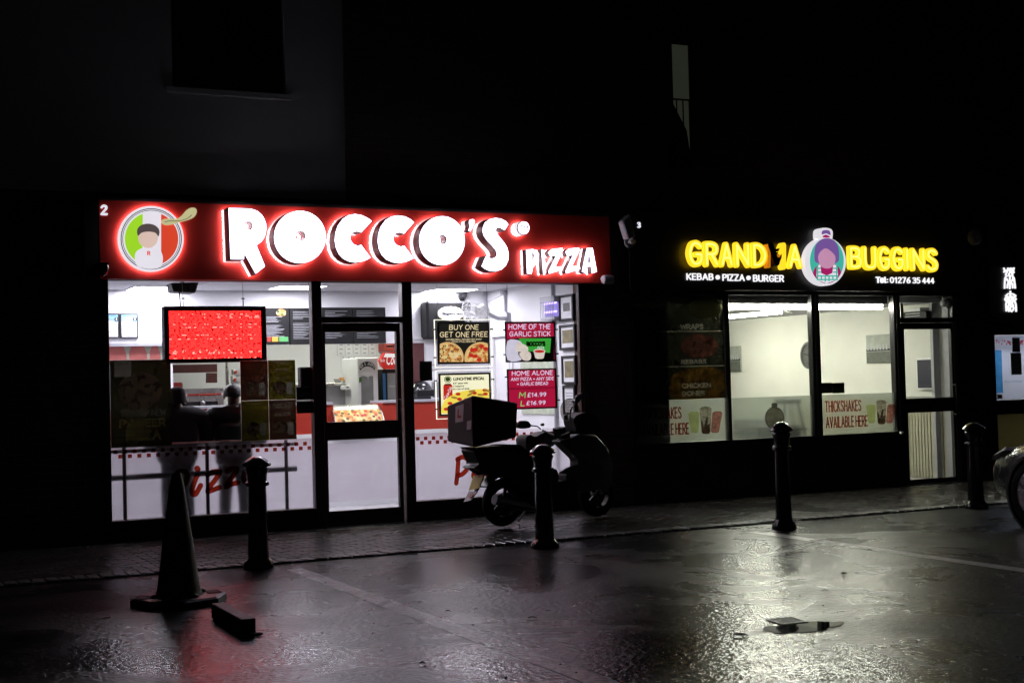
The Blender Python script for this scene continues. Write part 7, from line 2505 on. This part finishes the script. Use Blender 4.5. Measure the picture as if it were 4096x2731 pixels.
ws = smooth_pts([SZ(X, Y, 0) for X, Y in ((1497, 190), (1520, 135), (1565, 106), (1615, 106), (1655, 155), (1690, 240), (1680, 310), (1590, 350), (1530, 320), (1500, 260))], True, 3)
MB().prism(ws, -.01, -.004, T=TP).build('windscreen', M['screen'], sc)
for X, Y, X2, Y2 in ((1590, 330, 1560, 450), (1640, 320, 1610, 440)):
    k0, k1 = SZ(X, Y, -.015), SZ(X2, Y2, -.015)
    MB().tube([TS(k0[0], -.015, k0[1]), TS(k1[0], -.015, k1[1])], .008, 6).build('screen_stay', M['black'], sc)

# ------------------------------------------------------------------ the parked car, nose to the kerb
XC, WC = 10.35, 1.80
car = thing('parked_car', 'dark grey car parked nose to the kerb at the right edge', 'car', (XC + WC / 2, -6, 0))
HY = -4.78
secs = []
for y, ins, zb, zt, zs in ((-3.78, .62, .42, .60, .50), (-3.84, .38, .26, .66, .52), (-3.98, .20, .20, .72, .56), (-4.2, .09, .19, .79, .62), (-4.5, .02, .20, .86, .68), (-4.8, 0, .2, .90, .72), (-5.2, .02, .2, .95, .76), (-5.6, .03, .2, 1.0, .80),
                            (-6.6, .03, .2, 1.02, .82), (-7.6, .03, .2, 1.04, .84), (-8.2, .10, .22, 1.02, .84), (-8.45, .35, .35, .95, .8)):
    a, b = XC + ins, XC + WC - ins
    L_ = [(a + .10, zb), (a + .02, zb + .12), (a, (zb + zs) / 2 + .05), (a + .01, zs), (a + .05, zs + .5 * (zt - zs)), (a + .16, zt - .03), (a + .38, zt)]
    ring = L_ + [(XC + WC / 2, zt + .025)] + [(XC + WC - (q[0] - XC), q[1]) for q in reversed(L_)]
    secs.append([(q[0], y, q[1]) for q in ring])
cb_ = MB().loft(secs).build('body', M['carpaint'], car, smooth='all', subsurf=1)
cab = []
for y, ins, z in ((-5.15, .12, .93), (-5.9, .26, 1.36), (-6.6, .28, 1.46), (-7.4, .28, 1.44), (-8.1, .2, 1.1), (-8.3, .16, .98)):
    a, b = XC + ins, XC + WC - ins
    cab.append([(XC + .08, y, .94), (a, y, z - .08), (a + .12, y, z), (b - .12, y, z), (b, y, z - .08), (XC + WC - .08, y, .94)])
MB().loft(cab).build('cabin_glass', M['gloss_black'], car, smooth=True)
MB().prism([(-6.0, 1.40), (-6.5, 1.475), (-7.3, 1.465), (-7.7, 1.40)], XC + .38, XC + WC - .38, T=lambda a, b, c: (b, a, c)).build('roof', M['carpaint'], car, bevel=.01)
XW = XC - .012
for y in (HY, -7.35):
    for sx, xo in ((1, XC), (-1, XC + WC)):
        MB().lathe([(.395, .06 * sx), (.395, -.012 * sx), (.365, -.014 * sx), (.36, .06 * sx)], 40, (xo, y, .335), 'x').build('wheel_arch', M['black'], car, smooth=True)
        MB().lathe([(.362, -.004 * sx), (0, -.004 * sx)], 40, (xo, y, .335), 'x').build('arch_hollow_disc', M['black'], car)  # flat black disc on the uncut body, in place of the arch's shaded hollow
        wl = MB().lathe([(.235, .02 * sx), (.245, -.03 * sx), (.285, -.036 * sx), (.320, -.028 * sx), (.332, -.006 * sx), (.332, .05 * sx)], 44, (xo, y, .333), 'x').build('wheel', M['rubber'], car, smooth=True)
        MB().lathe([(.24, -.028 * sx), (.228, -.032 * sx), (.222, -.012 * sx)], 44, (xo, y, .333), 'x').build('rim', M['alloy'], wl, smooth=True)
        mb = MB()
        for k in range(5):
            for off in (-.16, .16):
                a, b = 2 * math.pi * k / 5 + .3, 2 * math.pi * k / 5 + .3 + off
                mb.tube([(xo - .020 * sx, y + .04 * math.cos(a), .333 + .04 * math.sin(a)), (xo - .026 * sx, y + .14 * math.cos(a + off * .5), .333 + .14 * math.sin(a + off * .5)), (xo - .026 * sx, y + .232 * math.cos(b), .333 + .232 * math.sin(b))], [.018, .012, .010], 6)
        mb.build('spokes', M['alloy'], wl)
        MB().lathe([(.05, -.012 * sx), (.045, -.03 * sx), (0, -.032 * sx)], 18, (xo, y, .333), 'x').build('hub_cap', M['alloy'], wl)
for sx, xo in ((1, XC), (-1, XC + WC)):
    hl_ = [(xo + sx * q[0], q[1], q[2]) for q in ((.55, -3.83, .60), (.30, -3.91, .62), (.16, -4.08, .67), (.10, -4.30, .735), (.14, -4.28, .765), (.26, -4.05, .70), (.55, -3.88, .655))]
    vs = hl_ + [(q[0] + sx * .0, q[1] - .05, q[2]) for q in hl_]
    MB().loft([[(q[0] - sx * .012, q[1] + .014, q[2] + .004) for q in hl_], [(q[0] + sx * .03, q[1] - .06, q[2]) for q in hl_]]).build('headlight', M['lamp_glass'], car, 'left headlight' if sx < 0 else 'right headlight')
MB().box(XC - .012, -5.32, .80, XC + .05, -5.24, .825).build('side_repeater', M['amber'], car)
MB().hexa([(XC + .55, -3.80, .36), (XC + 1.25, -3.80, .36), (XC + 1.25, -3.74, .36), (XC + .55, -3.74, .36), (XC + .5, -3.84, .54), (XC + 1.3, -3.84, .54), (XC + 1.3, -3.755, .54), (XC + .5, -3.755, .54)]).build('grille', M['black'], car, bevel=.01)
MB().hexa([(XC - .14, -5.75, .98), (XC + .06, -5.75, .98), (XC + .06, -5.6, .98), (XC - .14, -5.62, .98), (XC - .14, -5.75, 1.1), (XC + .06, -5.75, 1.1), (XC + .06, -5.6, 1.1), (XC - .14, -5.62, 1.1)]).build('wing_mirror', M['carpaint'], car, bevel=.03)

# ------------------------------------------------------------------ two customers inside, seen from behind
def skin(name, joints, edges, m, par=None, root=0, sub=2, smoothk=.0):
    me = bpy.data.meshes.new(name)
    off = OFF.get(par, Vector((0, 0, 0))) if par else Vector((0, 0, 0))
    me.from_pydata([tuple(Vector(j[0]) - off) for j in joints], edges, [])
    o = bpy.data.objects.new(name, me)
    COL.objects.link(o)
    md = o.modifiers.new('skin', 'SKIN')
    for i, j in enumerate(joints):
        r = j[1] if isinstance(j[1], tuple) else (j[1], j[1])
        me.skin_vertices[0].data[i].radius = r
        me.skin_vertices[0].data[i].use_root = (i == root)
    md.use_smooth_shade = True
    md2 = o.modifiers.new('sub', 'SUBSURF')
    md2.levels = md2.render_levels = sub
    me.materials.append(m)
    if par: o.parent = par
    OFF[o] = off
    return o


def person(px, py, y, H, rz, label, coat, quilt, hood, wide):
    x, zt = F(px, py, y)
    t = thing('person', label, 'person', (x, y, 0))
    ca, sa = math.cos(rz), math.sin(rz)
    zo = zt - H
    def P(a, b, c): return (x + (a * ca - b * sa) * H, y + (a * sa + b * ca) * H, max(.02, zo + c * H))
    J, E = [], []
    def j(a, b, c, r, par=None):
        J.append((P(a, b, c), (r[0] * H, r[1] * H) if isinstance(r, tuple) else r * H))
        if par is not None: E.append((par, len(J) - 1))
        return len(J) - 1
    pel = j(0, 0, .53, (.075, .055))
    sp1 = j(0, 0, .64, (.07, .05), pel)
    ch = j(0, -.005, .76, (.085, .058), sp1)
    nk = j(0, .0, .855, .034, ch)
    h0 = j(0, .012, .89, .045, nk)
    h1 = j(0, .018, .935, (.052, .060), h0)
    h2 = j(0, .012, .975, (.040, .045), h1)
    nose = j(0, .082, .925, .009, h1)
    for s in (-1, 1):
        sh = j(s * .10, 0, .81, .034, ch)
        el = j(s * .135, -.01, .64, .028, sh)
        wr = j(s * .085, .12, .60, .019, el)
        pm_ = j(s * .07, .155, .605, (.020, .014), wr)
        for k, (fa, fl) in enumerate(((-.018, .040), (-.006, .046), (.006, .044), (.017, .036))):
            f1 = j(s * (.062 - fa * .4), .178, .607 + fa, .0055, pm_)
            f2 = j(s * (.052 - fa * .4), .178 + fl * .45, .604 + fa, .0050, f1)
            j(s * (.040 - fa * .4), .178 + fl * .62, .598 + fa, .0045, f2)
        th = j(s * .055, .15, .625, .006, pm_)
        j(s * .045, .165, .640, .0052, th)
        hp = j(s * .052, 0, .50, .052, pel)
        kn = j(s * .06, .01, .28, .036, hp)
        an = j(s * .065, -.01, .06, .024, kn)
        j(s * .075, .07, .03, .02, an)
    skin('body', J, E, M['skin'], t, 0, 1)
    # jacket with sleeves
    J, E = [], []
    w_ = wide
    prev = None
    rows = 9 if quilt else 5
    ids = []
    for k in range(rows):
        u = k / (rows - 1)
        c = .46 + u * .345
        r = (.098 + .012 * math.sin(u * math.pi)) * w_ * (1 - .18 * u)
        if quilt and k % 2: r *= .93
        prev = j(0, -.004, c, (r, r * .72), prev)
        ids.append(prev)
    top = j(0, 0, .848, (.05 * w_, .045), prev)
    if hood:
        hd_ = j(0, -.01, .885, (.058, .06), top)
        j(0, -.012, .935, (.064, .070), hd_)
        j(0, -.004, .982, (.046, .050), len(J) - 1)
    else:
        j(0, -.008, .875, (.052, .050), top)
    for s in (-1, 1):
        a0 = j(s * .112 * w_, 0, .805, .044 * w_, ids[-1])
        n_ = 6 if quilt else 3
        for k in range(1, n_ + 1):
            u = k / n_
            r = .043 * w_ * (1 - .12 * u) * (.9 if quilt and k % 2 else 1)
            a0 = j(s * (.112 * w_ + .035 * u), -.012 * u, .805 - .165 * u, r, a0)
        for k in range(1, 4):
            u = k / 3
            a0 = j(s * (.147 - .06 * u) * (w_ if k < 3 else 1), -.012 + .12 * u, .64 - .035 * u, .036 * w_ * (1 - .2 * u), a0)
    skin('jacket', J, E, coat, t, 0, 2)
    J, E = [], []
    pl = j(0, 0, .51, (.082, .06))
    for s in (-1, 1):
        hp = j(s * .05, 0, .47, .062, pl)
        kn = j(s * .065, .01, .28, .045, hp)
        j(s * .07, -.01, .055, .038, kn)
    skin('trousers', J, E, M['jeans'], t, 0, 2)
    for s in (-1, 1):
        J, E = [], []
        a = j(s * .07, -.03, .03, .024)
        b = j(s * .074, .03, .026, .024, a)
        j(s * .08, .09, .02, .018, b)
        skin('shoe', J, E, M['shoe'], t, 0, 2)
    if not hood:
        mb = MB()
        hc = P(0, .006, .945)
        vs, fs = [], []
        n, m2 = 22, 9
        for i in range(m2 + 1):
            th = 1.75 * i / m2
            for k in range(n):
                a = 2 * math.pi * k / n
                th2 = th * (1.12 if math.sin(a) < .3 else .62)
                rx, ry, rz_ = .060, .070, .062
                vs.append(P(rx * math.sin(th2) * math.cos(a), .004 + ry * math.sin(th2) * math.sin(a), .942 + rz_ * math.cos(th2)))
        for i in range(m2):
            for k in range(n):
                fs.append((i * n + k, (i + 1) * n + k, (i + 1) * n + (k + 1) % n, i * n + (k + 1) % n))
        mb.add(vs, fs)
        mb.build('hair', M['hair'], t, smooth='all')
    for s in (-1, 1):
        MB().ball(P(s * .060, .01, .925), (.009 * H, .016 * H, .022 * H), 10, 7).build('ear', M['skin'], t, smooth='all')
    return t


person(704, 1534, .46, 1.66, .10, 'man in a plum hooded jacket standing behind the left window', M['hoodie'], False, True, 1.45)
person(930, 1537, .44, 1.66, -.55, 'short haired man in a dark quilted puffer jacket behind the left window', M['puffer'], True, False, 1.38)
